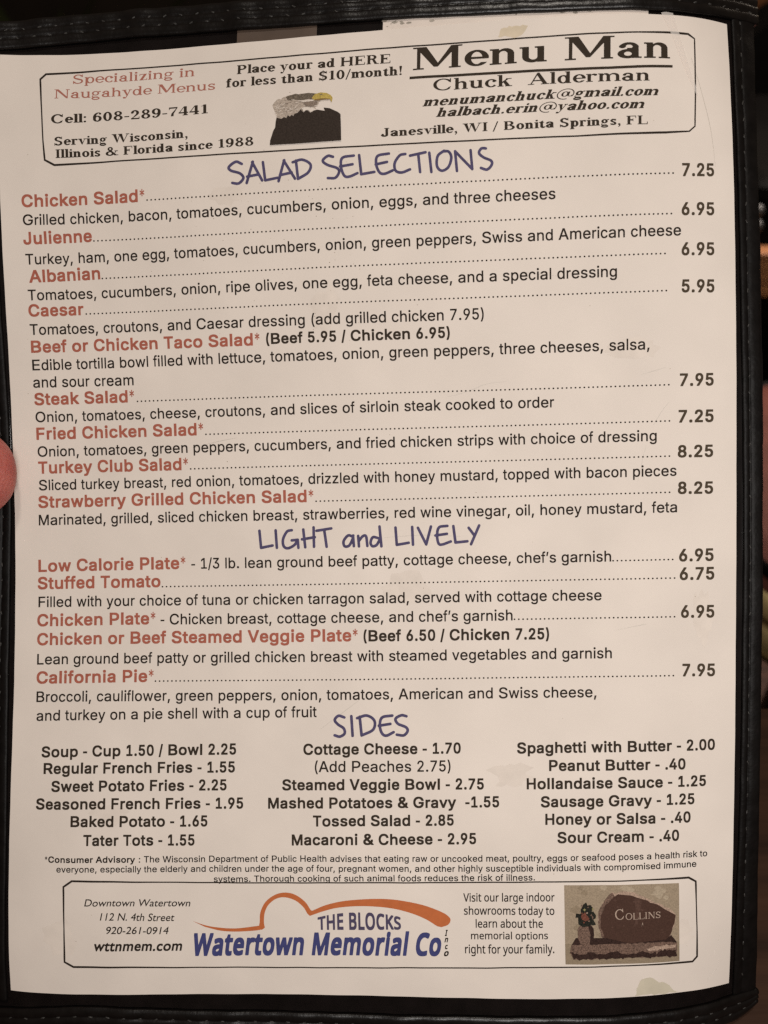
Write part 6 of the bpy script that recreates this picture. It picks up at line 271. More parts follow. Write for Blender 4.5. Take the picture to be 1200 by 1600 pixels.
bp 298|33,-90,29,-86,29,-79,30,259,37,262,93,261,100,250,117,259,131,263,166,265,194,262,222,253,246,236,261,219,272,198,279,173,283,145,282,103,275,70,264,47,250,28,236,16,215,4,194,-2,166,-5,138,-4,117,1,100,11,98,-82,96,-88|155,58,177,64,198,82,208,103,212,131,208,156,196,180,185,191,174,198,156,202,131,195,114,180,104,163,98,131,102,103,114,81,135,63
br 190|35,1,31,4,30,12,31,258,38,262,91,262,97,260,101,254,115,260,133,265,185,264,187,256,186,200,178,198,147,200,126,194,109,180,102,166,100,4,94,0
bs 272|114,-4,72,4,54,13,40,24,28,38,22,52,18,66,19,84,23,86,65,94,82,94,86,93,94,76,103,67,117,60,135,57,163,63,177,73,179,80,172,87,159,93,86,109,51,126,37,139,29,157,26,178,28,206,38,227,47,237,61,248,86,258,110,264,135,265,166,264,191,259,215,248,237,227,250,202,250,185,247,179,205,170,187,171,184,172,174,188,163,198,142,204,117,199,107,192,100,185,107,177,117,171,205,150,219,144,236,132,247,118,254,101,255,76,253,55,247,40,236,27,219,13,201,5,166,-4
bt 163|99,-2,78,2,60,11,50,19,42,30,35,58,35,198,32,201,1,201,-3,205,-3,257,1,261,32,262,35,264,35,317,39,324,99,324,104,317,104,264,106,262,148,262,154,257,154,205,148,201,106,201,104,198,104,79,106,68,113,61,151,60,161,23,160,5,157,2,141,-2
bu 298|115,-3,87,3,66,14,49,29,35,57,30,96,31,258,38,262,99,260,101,253,102,96,108,82,118,70,129,64,146,60,164,64,178,72,190,85,196,99,199,259,206,262,265,261,269,253,268,5,262,0,206,0,199,5,199,11,195,11,164,-1
bv 272|106,0,101,4,5,236,5,258,12,262,68,262,75,260,134,110,138,110,145,125,197,260,204,262,264,261,268,256,267,238,169,2
bw 380|85,1,82,4,8,236,7,253,9,260,32,262,75,260,116,122,158,261,214,262,224,260,263,123,305,260,330,262,372,260,373,239,299,4,296,1,239,0,232,3,190,140,148,2,141,0
by 272|47,-91,29,-87,24,-84,24,-63,35,-28,43,-25,68,-27,75,-24,88,-10,97,14,5,236,5,259,12,262,33,262,68,262,76,259,134,110,138,110,145,125,196,259,204,262,264,261,268,256,267,238,154,-38,144,-56,129,-73,106,-86,82,-91
b  136|
h- 166|19,87,19,140,145,140,148,138,148,87
h. 112|48,-7,34,0,25,11,22,25,23,35,28,46,37,55,48,59,65,59,77,53,84,46,89,35,89,18,83,5,76,-2,62,-7
h0 256|122,-7,101,-4,80,6,60,21,44,42,31,68,21,98,15,133,12,175,14,214,20,249,30,280,44,308,61,329,80,344,102,354,129,358,153,354,178,344,196,329,212,308,226,280,235,252,242,214,244,175,242,133,236,98,225,67,213,42,196,21,178,6,153,-4|114,49,129,46,139,48,150,54,163,67,178,98,187,147,187,203,178,252,171,270,160,287,143,300,129,304,116,301,104,295,94,284,87,273,77,245,70,203,70,147,78,98,93,67,104,55
h1 256|102,-3,101,352,154,353,157,348,157,2,154,-3
h2 256|15,-3,15,7,95,106,138,170,155,206,161,240,156,264,145,283,134,293,113,301,92,301,71,294,48,278,28,257,22,256,22,324,54,345,85,356,106,358,131,356,152,350,173,338,187,327,198,313,208,294,215,271,217,246,215,222,211,201,190,156,157,106,115,54,120,51,240,50,242,47,241,-2
h4 256|154,-3,151,2,151,111,4,112,3,138,179,355,182,358,203,358,207,355,207,166,210,163,244,162,244,114,210,112,207,110,207,-2|82,166,88,163,147,163,151,165,151,251
h6 256|126,-7,108,-5,87,2,70,12,52,26,38,45,28,67,22,91,20,119,22,154,29,186,40,217,56,249,77,280,101,308,128,333,160,357,164,358,195,319,196,315,159,287,129,257,105,223,93,196,122,204,143,205,164,203,182,197,199,187,213,175,224,161,233,144,240,123,242,98,239,77,233,56,223,39,210,23,196,11,178,1,157,-5|116,49,133,46,154,50,171,63,182,81,185,102,181,119,169,137,150,148,133,151,115,150,98,145,78,133,75,112,80,84,87,71,97,60
h9 256|93,-7,64,28,63,35,104,67,134,98,156,132,165,154,163,156,132,147,114,146,97,148,76,154,58,165,44,176,34,189,23,210,18,228,16,249,18,273,23,291,34,311,46,326,62,339,79,348,100,355,125,358,149,355,173,347,191,336,206,322,221,301,231,280,237,256,240,228,237,193,228,158,216,127,199,95,180,67,156,39,129,14,99,-7|125,200,151,203,177,217,181,224,182,242,177,265,166,284,146,299,125,304,104,299,86,287,76,272,72,252,77,231,90,214,107,204
hD 385|37,-3,36,352,174,353,219,349,261,337,296,317,320,296,340,268,353,240,361,208,364,176,361,142,351,106,335,76,317,54,286,28,255,12,219,1,177,-3|92,50,97,48,167,48,209,52,237,62,258,75,282,100,293,118,302,142,306,173,304,201,298,222,288,243,272,264,254,278,230,291,198,299,167,302,93,301
hN 401|36,-3,36,353,81,352,309,92,312,100,312,352,365,352,365,-2,316,-2,88,259,88,-2
hS 235|103,-7,78,-3,54,5,21,25,20,91,22,94,26,93,48,70,78,51,103,44,127,45,148,52,163,67,169,84,163,105,145,128,67,179,43,200,24,228,18,263,20,284,25,301,35,319,48,333,64,343,82,351,103,356,138,357,169,351,207,333,208,272,204,270,201,272,180,288,155,301,138,305,120,306,103,304,85,295,73,280,71,266,76,249,92,231,173,181,198,158,215,130,222,91,220,70,214,49,204,32,180,9,162,0,145,-5
hW 535|142,-6,138,-3,-3,348,-2,353,53,352,145,122,148,122,241,352,292,353,296,349,386,124,390,120,481,350,484,353,537,352,395,-5,379,-5,268,274,155,-2,152,-6
ha 219|60,-7,36,2,20,18,11,39,10,53,13,70,25,93,46,109,127,140,129,144,129,161,123,175,113,184,99,188,81,188,64,184,50,177,18,151,15,154,16,207,39,226,67,236,95,238,130,233,144,227,158,217,174,196,179,179,181,161,181,39,186,32,207,43,214,42,213,11,190,-3,172,-7,158,-7,144,-3,137,1,130,12,95,-4,78,-7|84,32,95,31,106,33,117,39,129,49,129,105,127,109,87,91,67,74,63,60,65,49,72,39
he 246|124,-7,107,-5,82,3,64,14,47,31,35,49,25,70,20,91,18,119,20,144,26,168,37,189,50,207,65,219,82,229,103,235,128,238,152,236,173,230,191,219,205,206,215,189,225,165,230,140,232,109,229,105,72,104,77,84,86,69,103,53,121,45,145,42,166,44,193,53,222,69,226,70,228,67,228,25,226,19,198,4,173,-4,149,-7|72,144,75,142,177,142,180,144,176,161,166,177,149,189,131,192,110,189,92,179,78,161
hh 256|29,-3,28,352,78,353,80,348,80,215,82,210,96,222,116,232,148,238,180,232,192,226,205,215,215,201,226,166,228,142,228,2,225,-3,177,-2,175,159,169,174,159,187,148,193,134,196,120,194,106,187,80,162,79,-2
hn 256|29,-3,29,232,78,233,82,210,106,228,134,237,166,236,180,232,194,225,205,215,215,201,227,166,228,142,228,-2,177,-2,175,159,169,174,159,187,148,193,134,196,120,194,106,187,80,162,79,-2
ho 284|132,-7,111,-5,90,2,69,12,51,26,37,43,25,67,18,91,16,116,18,144,25,165,36,186,51,203,69,218,90,229,114,236,139,238,167,236,191,229,215,217,233,203,247,186,258,167,265,144,268,116,266,91,259,67,247,45,233,27,216,13,195,3,170,-5|120,42,142,40,172,46,195,61,204,74,211,88,215,116,213,133,209,147,191,171,167,186,139,191,111,185,88,168,79,158,73,144,68,116,74,84,90,60,100,51
hr 203|33,-3,33,232,84,232,86,190,111,222,121,229,138,237,165,236,193,222,205,212,207,208,181,166,177,166,153,184,138,188,117,183,98,166,89,148,85,131,84,-2
ht 171|103,-7,82,-2,68,4,58,12,48,25,39,49,37,67,37,186,2,186,-3,189,-2,198,86,281,89,277,89,234,159,233,162,228,162,189,159,186,89,186,89,74,92,56,103,44,117,40,142,43,170,56,173,53,173,11,171,7,138,-5,120,-7
hw 369|103,-8,100,-6,61,81,-2,228,-2,233,47,233,52,231,110,101,165,231,170,233,204,232,260,100,317,231,320,233,334,233,369,233,372,231,270,-7,250,-6,187,143,184,145,120,-5,117,-8
h  142|
c. 132|54,-12,39,-5,32,5,29,19,30,44,37,56,47,63,65,66,82,63,93,57,100,47,103,26,99,5,93,-5,82,-11,72,-13
cV 294|120,-6,-6,344,-6,355,52,355,145,87,148,85,242,355,299,356,300,344,174,-6
ca 275|91,-11,70,-7,49,3,35,14,25,28,19,46,16,70,18,95,24,112,42,134,56,144,77,153,115,161,185,165,186,189,183,200,174,214,164,221,150,225,115,223,70,206,59,207,45,241,45,249,77,263,119,273,168,272,196,265,213,256,224,245,232,231,240,203,242,-3,238,-6,199,-6,192,22,168,2,147,-7,119,-11|101,39,115,36,136,39,150,44,168,56,176,67,183,81,186,98,185,121,122,117,105,113,87,102,77,88,74,74,75,63,84,48
cb 302|148,-11,117,-2,85,20,78,-5,40,-6,35,-3,36,378,90,378,92,249,117,265,141,272,180,273,204,269,225,260,250,240,263,221,273,196,280,151,280,105,273,67,259,35,241,14,215,-2,187,-10|145,39,176,40,197,51,213,74,222,109,222,154,219,175,212,193,194,214,183,220,169,224,141,223,131,221,117,213,103,196,95,175,92,158,92,109,96,88,102,70,110,58,118,49,131,42
cd 302|119,-11,95,-6,67,9,45,32,32,56,25,81,20,130,23,168,32,207,45,231,60,248,84,264,109,272,144,274,172,270,196,259,210,248,210,376,214,379,263,379,266,375,266,-3,263,-6,221,-6,214,19,195,4,172,-7,147,-11|130,39,161,39,184,49,200,67,206,84,210,102,209,154,200,192,190,207,179,216,168,221,151,225,126,224,116,219,104,210,89,189,83,172,79,151,79,109,88,74,105,50,118,42
ce 276|133,-10,105,-5,81,5,60,20,46,36,33,60,25,84,21,116,21,154,32,200,44,224,63,247,84,261,105,270,123,273,154,274,179,270,200,262,220,249,236,231,247,210,255,186,258,161,258,119,252,117,79,116,83,91,93,70,109,53,129,42,151,39,179,40,207,46,235,56,245,55,245,7,214,-5,193,-9|80,165,196,164,199,168,195,189,181,210,161,223,140,226,116,220,99,207,88,189
cf 168|51,-6,47,-2,47,218,44,223,2,224,1,254,47,271,48,306,55,334,67,355,82,368,103,377,131,381,163,380,194,372,196,362,184,327,173,326,145,333,131,332,117,325,107,310,103,288,103,271,166,269,169,264,169,226,166,223,103,222,103,-2,100,-6
cg 302|116,-123,74,-117,42,-107,41,-57,49,-55,81,-67,116,-74,151,-75,172,-70,188,-60,203,-43,210,-18,211,13,193,2,172,-7,133,-11,95,-6,74,4,56,18,43,34,33,55,22,97,21,150,25,178,32,203,43,227,57,244,74,258,95,268,119,274,158,273,175,268,193,260,214,244,221,269,264,269,266,265,266,-8,263,-43,257,-64,249,-79,236,-95,207,-114,165,-123|132,38,165,40,186,50,202,69,211,104,210,157,200,192,190,206,179,215,168,221,147,225,133,224,119,220,98,204,84,178,79,146,79,108,88,73,95,62,108,48,119,41
ch 303|36,-6,35,376,40,379,89,379,91,372,92,248,113,262,138,271,162,274,194,272,215,267,236,257,250,244,261,226,267,204,270,180,270,-2,267,-6,215,-5,214,170,212,187,207,201,195,215,180,223,162,225,138,222,122,215,104,198,96,176,92,145,90,-6
ci 126|36,-6,36,268,40,269,89,269,91,264,91,-2,89,-6|50,302,40,308,33,320,32,338,34,352,40,360,50,366,64,368,78,366,89,358,94,348,95,330,92,315,85,306,75,301
cl 126|36,-6,35,376,40,379,89,379,91,372,91,-2,89,-6
cm 458|36,-6,36,268,82,268,89,245,106,260,131,270,155,274,187,273,218,263,232,254,246,238,261,254,288,268,313,273,344,274,365,271,383,264,397,256,407,244,419,218,425,187,424,-6,371,-6,368,184,361,204,352,215,341,222,323,225,299,222,285,215,272,201,263,184,258,148,257,-6,203,-6,202,170,200,190,192,208,183,217,173,222,155,225,134,222,119,215,103,198,95,176,91,145,90,-6
cn 303|36,-6,36,268,40,269,82,268,89,244,99,254,117,264,134,270,155,274,183,274,204,271,222,265,239,255,250,245,260,229,268,198,269,-6,215,-5,214,170,212,187,207,201,195,215,180,223,162,225,141,223,120,214,107,201,98,184,92,148,90,-6
co 296|130,-10,105,-6,74,9,56,25,41,46,30,70,22,105,21,144,24,175,32,203,44,224,58,242,77,257,102,268,126,273,151,274,179,272,210,261,230,249,245,234,261,210,270,186,275,158,276,123,273,91,268,70,257,46,242,25,226,11,203,-2,179,-9,158,-11|135,39,165,39,175,42,189,51,207,73,214,91,218,109,218,154,208,189,198,203,186,214,175,220,161,224,130,223,109,213,98,203,89,189,80,158,79,116,86,81,95,65,106,53,116,45
cp 302|36,-123,36,268,82,269,89,244,110,261,138,272,180,274,215,266,236,253,250,240,264,220,273,195,279,167,281,118,278,87,267,52,253,28,239,13,215,-2,194,-9,159,-11,134,-8,110,1,92,14,90,-123|150,38,166,38,180,41,201,57,208,66,216,83,223,118,221,164,209,195,190,216,166,224,134,221,114,209,99,188,92,157,92,108,95,90,102,69,113,55,124,46
cr 202|36,-6,36,268,40,269,82,269,86,240,89,236,110,257,138,271,166,274,199,271,202,268,201,260,196,222,194,219,159,222,138,216,113,198,97,173,91,145,90,-6
cs 235|86,-11,47,-4,19,7,19,56,30,57,54,47,86,38,124,37,145,43,154,49,163,61,163,74,157,84,142,96,58,133,33,152,23,168,19,189,19,210,25,231,37,247,54,260,79,269,100,273,156,272,185,266,212,256,213,245,198,210,187,210,142,224,114,226,89,220,74,207,73,200,75,193,86,181,117,165,177,140,198,126,212,108,219,81,218,56,213,39,205,24,191,10,173,0,149,-8,117,-11
ct 177|107,-11,90,-7,69,2,55,14,45,32,39,67,39,221,34,223,6,223,2,224,1,228,2,256,40,273,58,329,93,329,96,270,167,269,171,266,170,224,97,223,95,221,95,77,99,56,108,46,121,38,139,37,163,42,170,42,173,39,173,0,170,-3,142,-10
cu 303|117,-11,82,-3,65,6,50,21,37,49,32,88,33,268,86,269,89,266,89,95,91,74,99,56,110,46,128,38,142,37,170,42,184,49,197,63,206,81,212,119,212,266,215,269,264,269,268,266,268,263,268,-3,264,-6,222,-6,220,-3,215,18,198,4,177,-5,149,-11
cw 386|73,-6,0,257,0,269,52,270,56,268,105,76,164,269,217,270,223,268,280,78,330,268,336,270,386,268,386,261,312,-5,251,-5,192,190,181,149,132,-5
cy 250|19,-123,2,-120,-1,-116,0,-74,40,-75,61,-67,72,-57,82,-41,99,-1,-6,258,-5,268,51,269,124,74,128,70,198,268,254,269,256,258,138,-53,123,-81,103,-104,79,-118,51,-124
c  128|
wC 338|165,-27,116,-19,81,-3,64,10,50,24,31,54,15,96,8,138,8,208,16,257,29,289,53,325,78,347,109,364,144,374,190,378,239,376,284,367,312,356,317,348,317,320,297,278,288,274,263,274,228,287,200,293,172,288,148,276,127,257,112,232,106,215,100,176,105,138,113,113,121,99,144,75,165,63,193,57,228,61,270,70,295,70,303,64,304,-2,302,-9,298,-12,270,-21,242,-26
wI 194|5,-22,-1,-18,-3,-12,-2,42,1,47,36,55,38,58,38,290,36,295,5,302,-2,307,-2,366,1,371,12,373,162,372,166,370,169,363,168,307,162,302,128,293,128,58,130,55,162,48,167,44,169,30,167,-18,162,-22,155,-23
wM 472|33,-22,26,-18,25,-8,25,356,28,370,36,373,89,373,124,373,133,370,184,230,189,223,197,195,202,188,211,158,215,153,222,130,312,370,323,373,372,373,407,373,417,370,420,352,420,-8,418,-19,407,-23,348,-23,337,-22,332,-18,330,-8,330,171,305,108,303,97,291,69,289,58,276,30,274,20,261,-8,260,-17,257,-21,194,-23,186,-22,181,-18,179,-8,166,22,155,55,152,59,141,92,137,97,113,167,111,160,110,-18,99,-23
wW 484|82,-22,76,-15,75,-4,53,72,33,153,30,160,22,195,19,202,-13,327,-17,335,-17,363,-14,370,-6,373,36,373,64,373,72,370,122,178,124,164,127,181,131,188,135,209,139,216,143,234,146,240,151,262,155,268,158,286,162,295,183,370,197,373,267,371,271,366,272,356,279,338,291,293,295,286,297,276,311,234,323,187,327,181,330,163,383,369,397,373,460,373,469,370,472,363,472,335,467,324,460,290,456,283,449,248,445,240,436,202,433,195,425,160,421,152,413,114,410,108,402,72,376,-20,365,-23,302,-23,295,-22,291,-18,243,148,238,156,234,178,230,184,229,194,225,197,223,184,219,174,215,155,211,149,164,-18,160,-22,152,-23
wa 302|81,-27,57,-22,36,-13,22,-2,10,15,3,33,0,57,0,96,5,117,14,134,22,143,36,155,53,164,92,175,165,181,168,183,158,201,137,209,113,203,81,190,57,189,46,191,29,229,29,260,32,265,60,278,109,289,165,290,190,286,207,281,225,272,238,260,251,236,256,215,258,183,257,-16,249,-23,197,-23,186,-21,179,-14,162,-22,141,-26|106,57,120,54,137,59,148,66,164,85,169,103,130,100,106,91,95,80,92,71,96,64
wc 263|120,-27,82,-19,54,-4,36,12,17,43,8,72,4,110,5,166,14,208,26,234,43,256,62,271,85,282,120,290,155,291,194,288,222,281,238,274,242,264,242,239,225,197,218,195,194,195,148,206,131,202,119,194,106,179,98,155,95,131,98,106,106,85,117,70,131,60,148,56,169,59,201,70,225,70,235,68,238,57,237,-6,232,-12,225,-16,194,-25,162,-28
we 304|127,-27,96,-22,68,-10,43,8,26,30,11,64,5,96,4,148,8,183,16,211,28,236,44,257,64,273,85,283,113,289,152,291,181,288,206,281,225,270,247,250,260,229,268,208,273,180,273,106,271,103,264,100,103,100,101,99,101,96,109,82,122,68,134,60,148,56,159,55,183,59,225,73,258,71,263,61,262,-2,257,-10,215,-23,176,-28|107,183,113,180,173,180,176,183,162,200,152,206,141,208,120,199
wi 154|27,-22,21,-18,19,-8,19,272,20,279,23,284,37,286,26,293,18,307,15,321,16,352,22,370,34,380,48,384,79,384,92,380,102,374,109,363,111,349,109,307,101,293,89,286,104,284,108,276,107,-15,104,-21,97,-23
wl 154|27,-22,21,-18,19,-8,19,388,23,394,30,395,100,395,106,391,108,380,107,-15,104,-21,97,-23
wm 486|27,-22,21,-18,19,-8,19,272,20,279,23,284,86,286,93,285,100,279,132,289,181,290,219,284,247,268,265,279,289,287,314,290,352,290,377,286,394,280,412,269,422,258,436,230,441,195,442,-8,440,-18,436,-22,366,-23,359,-22,355,-18,353,-8,352,174,348,188,342,197,331,205,321,208,303,203,293,195,283,181,277,164,274,142,274,-8,273,-18,268,-22,261,-23,191,-22,188,-18,186,-8,185,174,181,188,174,198,163,205,153,208,136,202,124,192,114,174,110,160,108,136,108,-8,106,-18,97,-23
wn 330|27,-22,21,-18,19,-8,19,268,22,282,30,286,86,286,93,285,100,278,118,285,139,289,191,290,226,284,251,272,265,259,275,242,284,209,286,174,286,-8,284,-18,279,-22,261,-23,209,-23,199,-18,198,-8,196,174,191,189,183,198,174,205,160,208,146,205,132,198,120,184,112,167,108,136,108,-8,106,-18,97,-23
wo 324|124,-27,89,-20,64,-8,41,12,22,38,12,64,5,103,4,155,11,197,19,222,34,246,50,262,75,278,99,286,127,290,169,290,197,286,222,277,250,258,267,239,280,215,289,187,293,152,292,106,287,71,281,50,268,26,253,7,232,-9,209,-20,187,-25,162,-28|137,57,148,54,159,57,169,62,181,71,195,92,202,127,199,155,188,183,170,201,148,208,127,202,113,190,101,169,95,138,97,113,106,85,120,67
wr 230|27,-22,21,-18,19,-8,19,268,22,282,30,286,90,285,97,282,100,275,121,285,142,290,184,290,213,286,218,279,218,254,210,206,198,202,163,205,149,200,139,194,125,181,113,160,108,136,108,-8,106,-18,97,-23
wt 204|98,-27,77,-23,56,-14,42,-1,31,15,26,33,22,57,22,204,17,206,-7,207,-15,215,-14,267,-11,271,25,288,41,341,49,346,98,346,108,343,111,334,112,287,178,285,185,281,187,278,187,222,185,211,175,207,115,206,111,204,111,85,115,68,129,55,175,59,184,57,188,54,188,-13,182,-20,157,-26
ww 413|64,-22,57,-19,55,-15,54,-4,46,17,45,27,28,83,5,174,1,181,-13,241,-17,248,-17,276,-15,283,-6,286,50,286,64,286,70,283,106,145,123,195,124,206,129,213,130,223,134,230,136,241,141,251,142,262,146,269,147,279,151,284,225,286,237,283,277,152,281,154,285,164,286,174,290,181,291,192,294,199,295,209,299,216,316,283,323,286,358,286,393,286,400,283,403,276,402,248,398,241,393,214,389,208,384,181,380,174,375,150,371,143,365,115,362,108,357,83,353,76,347,51,326,-20,316,-22,249,-22,240,-22,235,-18,216,52,212,59,210,69,206,76,204,90,195,115,193,124,186,108,184,94,179,87,178,76,174,69,172,59,168,52,148,-18,137,-22
w  155|
kB 341|34,-17,30,-14,30,-6,31,364,41,368,188,367,230,360,262,347,276,336,288,319,293,308,298,284,298,249,295,228,286,207,270,186,286,174,296,162,304,148,308,130,309,74,303,50,294,32,280,14,262,1,241,-9,216,-15,178,-18|110,56,171,56,192,60,206,66,217,78,225,95,226,106,220,122,206,135,185,143,164,146,111,146|110,221,115,219,164,219,192,224,202,231,211,242,216,256,214,266,202,282,181,291,157,294,111,294
kC 332|167,-22,142,-20,118,-13,86,1,59,24,36,55,19,101,13,139,13,202,21,251,34,286,52,314,76,338,104,355,139,367,181,373,233,371,275,364,303,354,310,350,312,346,312,321,293,282,286,279,265,280,226,294,202,298,184,297,167,292,142,280,125,264,110,241,101,220,96,199,95,174,100,132,115,97,141,69,167,57,191,52,226,55,272,65,293,65,299,59,299,3,296,-6,268,-16,240,-21
kE 295|34,-17,30,-14,30,-6,31,364,41,368,248,368,258,366,261,358,261,305,260,298,257,294,115,293,110,291,111,220,248,219,252,214,252,190,252,154,248,147,111,146,110,60,111,57,115,57,248,57,258,55,261,46,260,-14,256,-17,248,-18
kH 386|34,-17,30,-14,30,-6,31,364,38,368,76,368,101,368,108,364,111,220,251,220,253,224,255,364,258,367,269,368,325,368,332,365,333,347,332,-15,325,-18,265,-18,258,-17,254,-14,253,140,251,145,111,145,109,-14,101,-18
kK 326|34,-17,30,-14,30,-6,31,364,38,368,76,368,101,368,108,364,111,232,234,367,304,368,314,365,316,350,314,335,188,196,320,14,320,-14,318,-17,311,-18,237,-17,125,134,111,123,110,120,109,-14,101,-18
kL 280|34,-17,30,-14,30,-6,30,361,31,364,38,368,104,367,108,364,110,358,110,60,115,57,258,56,262,50,262,-10,258,-17,251,-18
kO 406|163,-22,124,-15,91,-1,59,24,39,52,22,90,14,136,12,195,17,237,26,272,41,304,62,330,86,349,118,364,156,372,198,373,240,370,275,360,303,344,328,321,341,304,352,283,363,251,370,209,371,157,365,108,354,73,342,49,321,22,297,3,275,-9,240,-19,209,-23|188,52,205,53,226,58,245,69,260,83,272,101,279,117,285,139,288,167,285,216,277,241,265,262,245,283,233,289,216,296,195,298,170,296,156,292,139,282,124,269,113,255,104,234,98,209,95,185,95,160,99,132,107,108,118,89,138,69,149,62,163,56
kS 292|88,-22,43,-16,10,-4,7,6,7,62,9,69,15,72,36,72,85,56,109,52,134,52,155,58,169,66,180,80,183,92,176,107,162,120,137,133,67,162,45,178,29,195,18,216,12,241,12,283,18,311,27,328,46,348,71,362,99,370,134,373,179,371,218,364,246,355,255,349,255,325,239,281,214,280,169,294,137,298,123,295,109,289,99,279,93,265,99,249,113,235,141,220,211,190,232,176,245,164,257,143,263,118,264,76,257,45,248,27,235,12,221,1,200,-10,158,-21
kT 295|103,-18,97,-14,96,-6,96,291,93,293,-9,294,-12,298,-13,305,-12,364,-9,367,2,368,271,368,282,366,285,361,285,340,285,302,282,295,180,293,176,291,176,-10,173,-16,170,-18
k  150|
H. 128|42,-16,25,-7,16,5,13,30,16,47,25,59,42,68,63,69,77,66,88,58,98,40,99,19,96,5,88,-6,77,-13,63,-16
Hc 240|129,-16,105,-14,84,-8,63,3,45,16,30,33,19,54,12,79,9,107,11,145,17,170,28,193,42,212,59,227,80,238,101,244,129,247,161,246,186,240,212,229,213,162,210,159,192,159,171,172,143,181,126,179,115,175,98,161,85,142,80,121,82,100,89,82,100,68,115,58,126,53,143,51,157,52,178,57,199,66,217,65,219,58,219,2,217,-2,210,-5,184,-12,154,-16
He 261|126,-16,101,-14,77,-6,56,7,39,23,28,40,17,65,11,89,9,121,11,149,17,173,28,195,42,214,56,226,77,238,98,244,133,247,157,245,178,239,199,227,213,212,225,194,233,173,239,145,241,103,238,97,234,96,87,96,84,93,91,79,104,65,115,57,133,52,154,52,171,55,192,64,217,78,231,79,236,75,235,12,213,-1,192,-9,168,-15|85,152,112,151,164,151,168,152,161,167,150,177,140,182,129,183,119,182,107,177,91,161
Hm 410|23,-12,19,-9,18,-4,18,234,20,241,82,242,86,241,89,230,119,244,138,247,159,246,184,240,215,218,236,234,257,243,271,246,296,247,313,245,331,239,345,231,356,220,365,206,376,171,377,-4,375,-11,313,-12,308,-8,306,154,303,163,293,174,285,181,271,184,254,176,233,157,232,-8,230,-11,226,-12,166,-11,163,-4,162,154,159,164,152,173,142,182,131,184,109,178,88,157,88,-4,86,-11
Hn 272|24,-12,20,-9,19,-4,20,240,27,242,83,242,87,241,90,231,121,244,153,247,185,241,202,232,223,210,231,192,236,171,237,-4,235,-11,174,-12,170,-11,168,-8,166,154,160,169,150,180,141,185,132,186,112,178,90,157,89,-8,83,-12
Ho 298|130,-16,109,-14,81,-6,60,5,42,19,28,37,16,61,9,86,6,121,9,149,17,173,29,194,42,211,61,226,84,238,109,245,137,247,172,245,200,237,221,227,240,212,255,194,267,173,274,149,277,121,274,86,267,58,256,37,241,19,221,4,200,-7,175,-14|124,51,140,49,154,50,174,58,186,68,196,81,204,100,205,128,196,149,186,161,172,173,154,180,140,182,126,180,111,173,88,151,79,131,79,103,86,82,95,71,109,58
Ht 186|104,-16,90,-15,73,-10,49,5,41,16,33,30,28,61,28,177,-8,178,-12,184,-10,205,73,286,80,290,94,290,98,285,98,243,164,242,170,240,170,236,171,184,168,178,99,177,98,72,104,58,118,49,132,51,164,65,178,65,182,63,182,2,164,-7,143,-14,126,-16
Hw 384|94,-16,-12,222,-11,240,-4,242,59,241,108,127,115,138,157,240,160,242,206,242,213,240,258,128,262,128,311,242,374,242,380,240,381,222,277,-16,244,-16,185,123,129,-12,126,-16,122,-17
H  158|
sn 260|8,0,5,4,6,28,27,29,29,31,29,206,27,210,6,213,6,239,104,240,106,238,106,224,108,223,123,235,142,243,162,243,170,241,186,232,204,212,215,190,218,178,220,166,220,31,222,29,243,28,243,1|107,30,141,29,145,31,145,163,138,181,128,189,120,189,112,181,106,166
sm 395|8,0,5,4,6,28,27,29,29,31,29,206,27,210,6,213,6,240,104,240,106,238,106,225,130,241,154,243,168,238,180,230,200,202,218,222,244,238,262,243,290,243,308,238,326,229,344,213,353,200,362,180,365,162,365,31,368,29,388,28,388,1,267,1,267,28,288,29,290,31,290,158,284,174,273,183,256,189,242,189,230,186,220,180,213,172,208,160,208,31,210,29,224,28,223,1|107,30,130,29,133,32,133,162,129,178,125,186,120,189,116,189,112,186,106,169
sh 260|8,0,5,4,6,28,27,29,29,32,29,316,27,320,6,322,5,348,9,350,104,350,106,346,106,223,132,240,142,243,162,243,170,241,186,232,204,212,215,190,220,168,220,31,222,29,243,28,244,2,240,0|107,30,141,29,145,31,145,163,138,181,128,189,120,189,112,181,106,166
su 260|110,-4,88,1,66,13,52,25,37,48,29,79,29,208,27,210,6,213,5,238,9,240,105,239,106,74,112,61,118,55,124,53,132,55,137,60,145,78,145,206,142,210,122,213,122,239,218,240,220,236,220,31,222,29,243,28,244,2,240,0,146,0,124,-4
sr 200|8,0,5,4,6,28,27,29,29,31,29,206,27,210,6,213,6,239,102,240,105,239,106,234,108,233,126,243,146,243,172,237,183,230,192,217,193,200,188,190,176,179,170,177,153,178,141,185,130,200,110,200,106,198,106,31,108,29,136,28,136,1
si 120|8,0,5,4,6,28,27,29,29,31,29,206,27,210,6,213,5,238,9,240,104,240,106,236,106,31,108,29,129,28,130,2,126,0|58,272,45,279,38,289,34,300,34,312,39,324,48,332,57,337,70,339,82,336,96,324,101,312,101,300,94,284,84,275,75,272
sl 120|8,0,5,4,6,28,27,29,29,32,29,316,27,320,6,322,5,348,9,350,104,350,106,346,106,32,108,29,129,28,130,2,126,0
sk 260|8,0,5,4,6,28,27,29,29,32,29,316,27,320,6,322,5,348,9,350,104,350,106,346,106,164,149,218,150,240,242,240,245,238,244,212,186,211,146,164,152,162,215,31,219,29,255,28,256,2,252,0,135,1,134,26,143,31,108,118,106,115,106,31,108,29,129,28,129,1
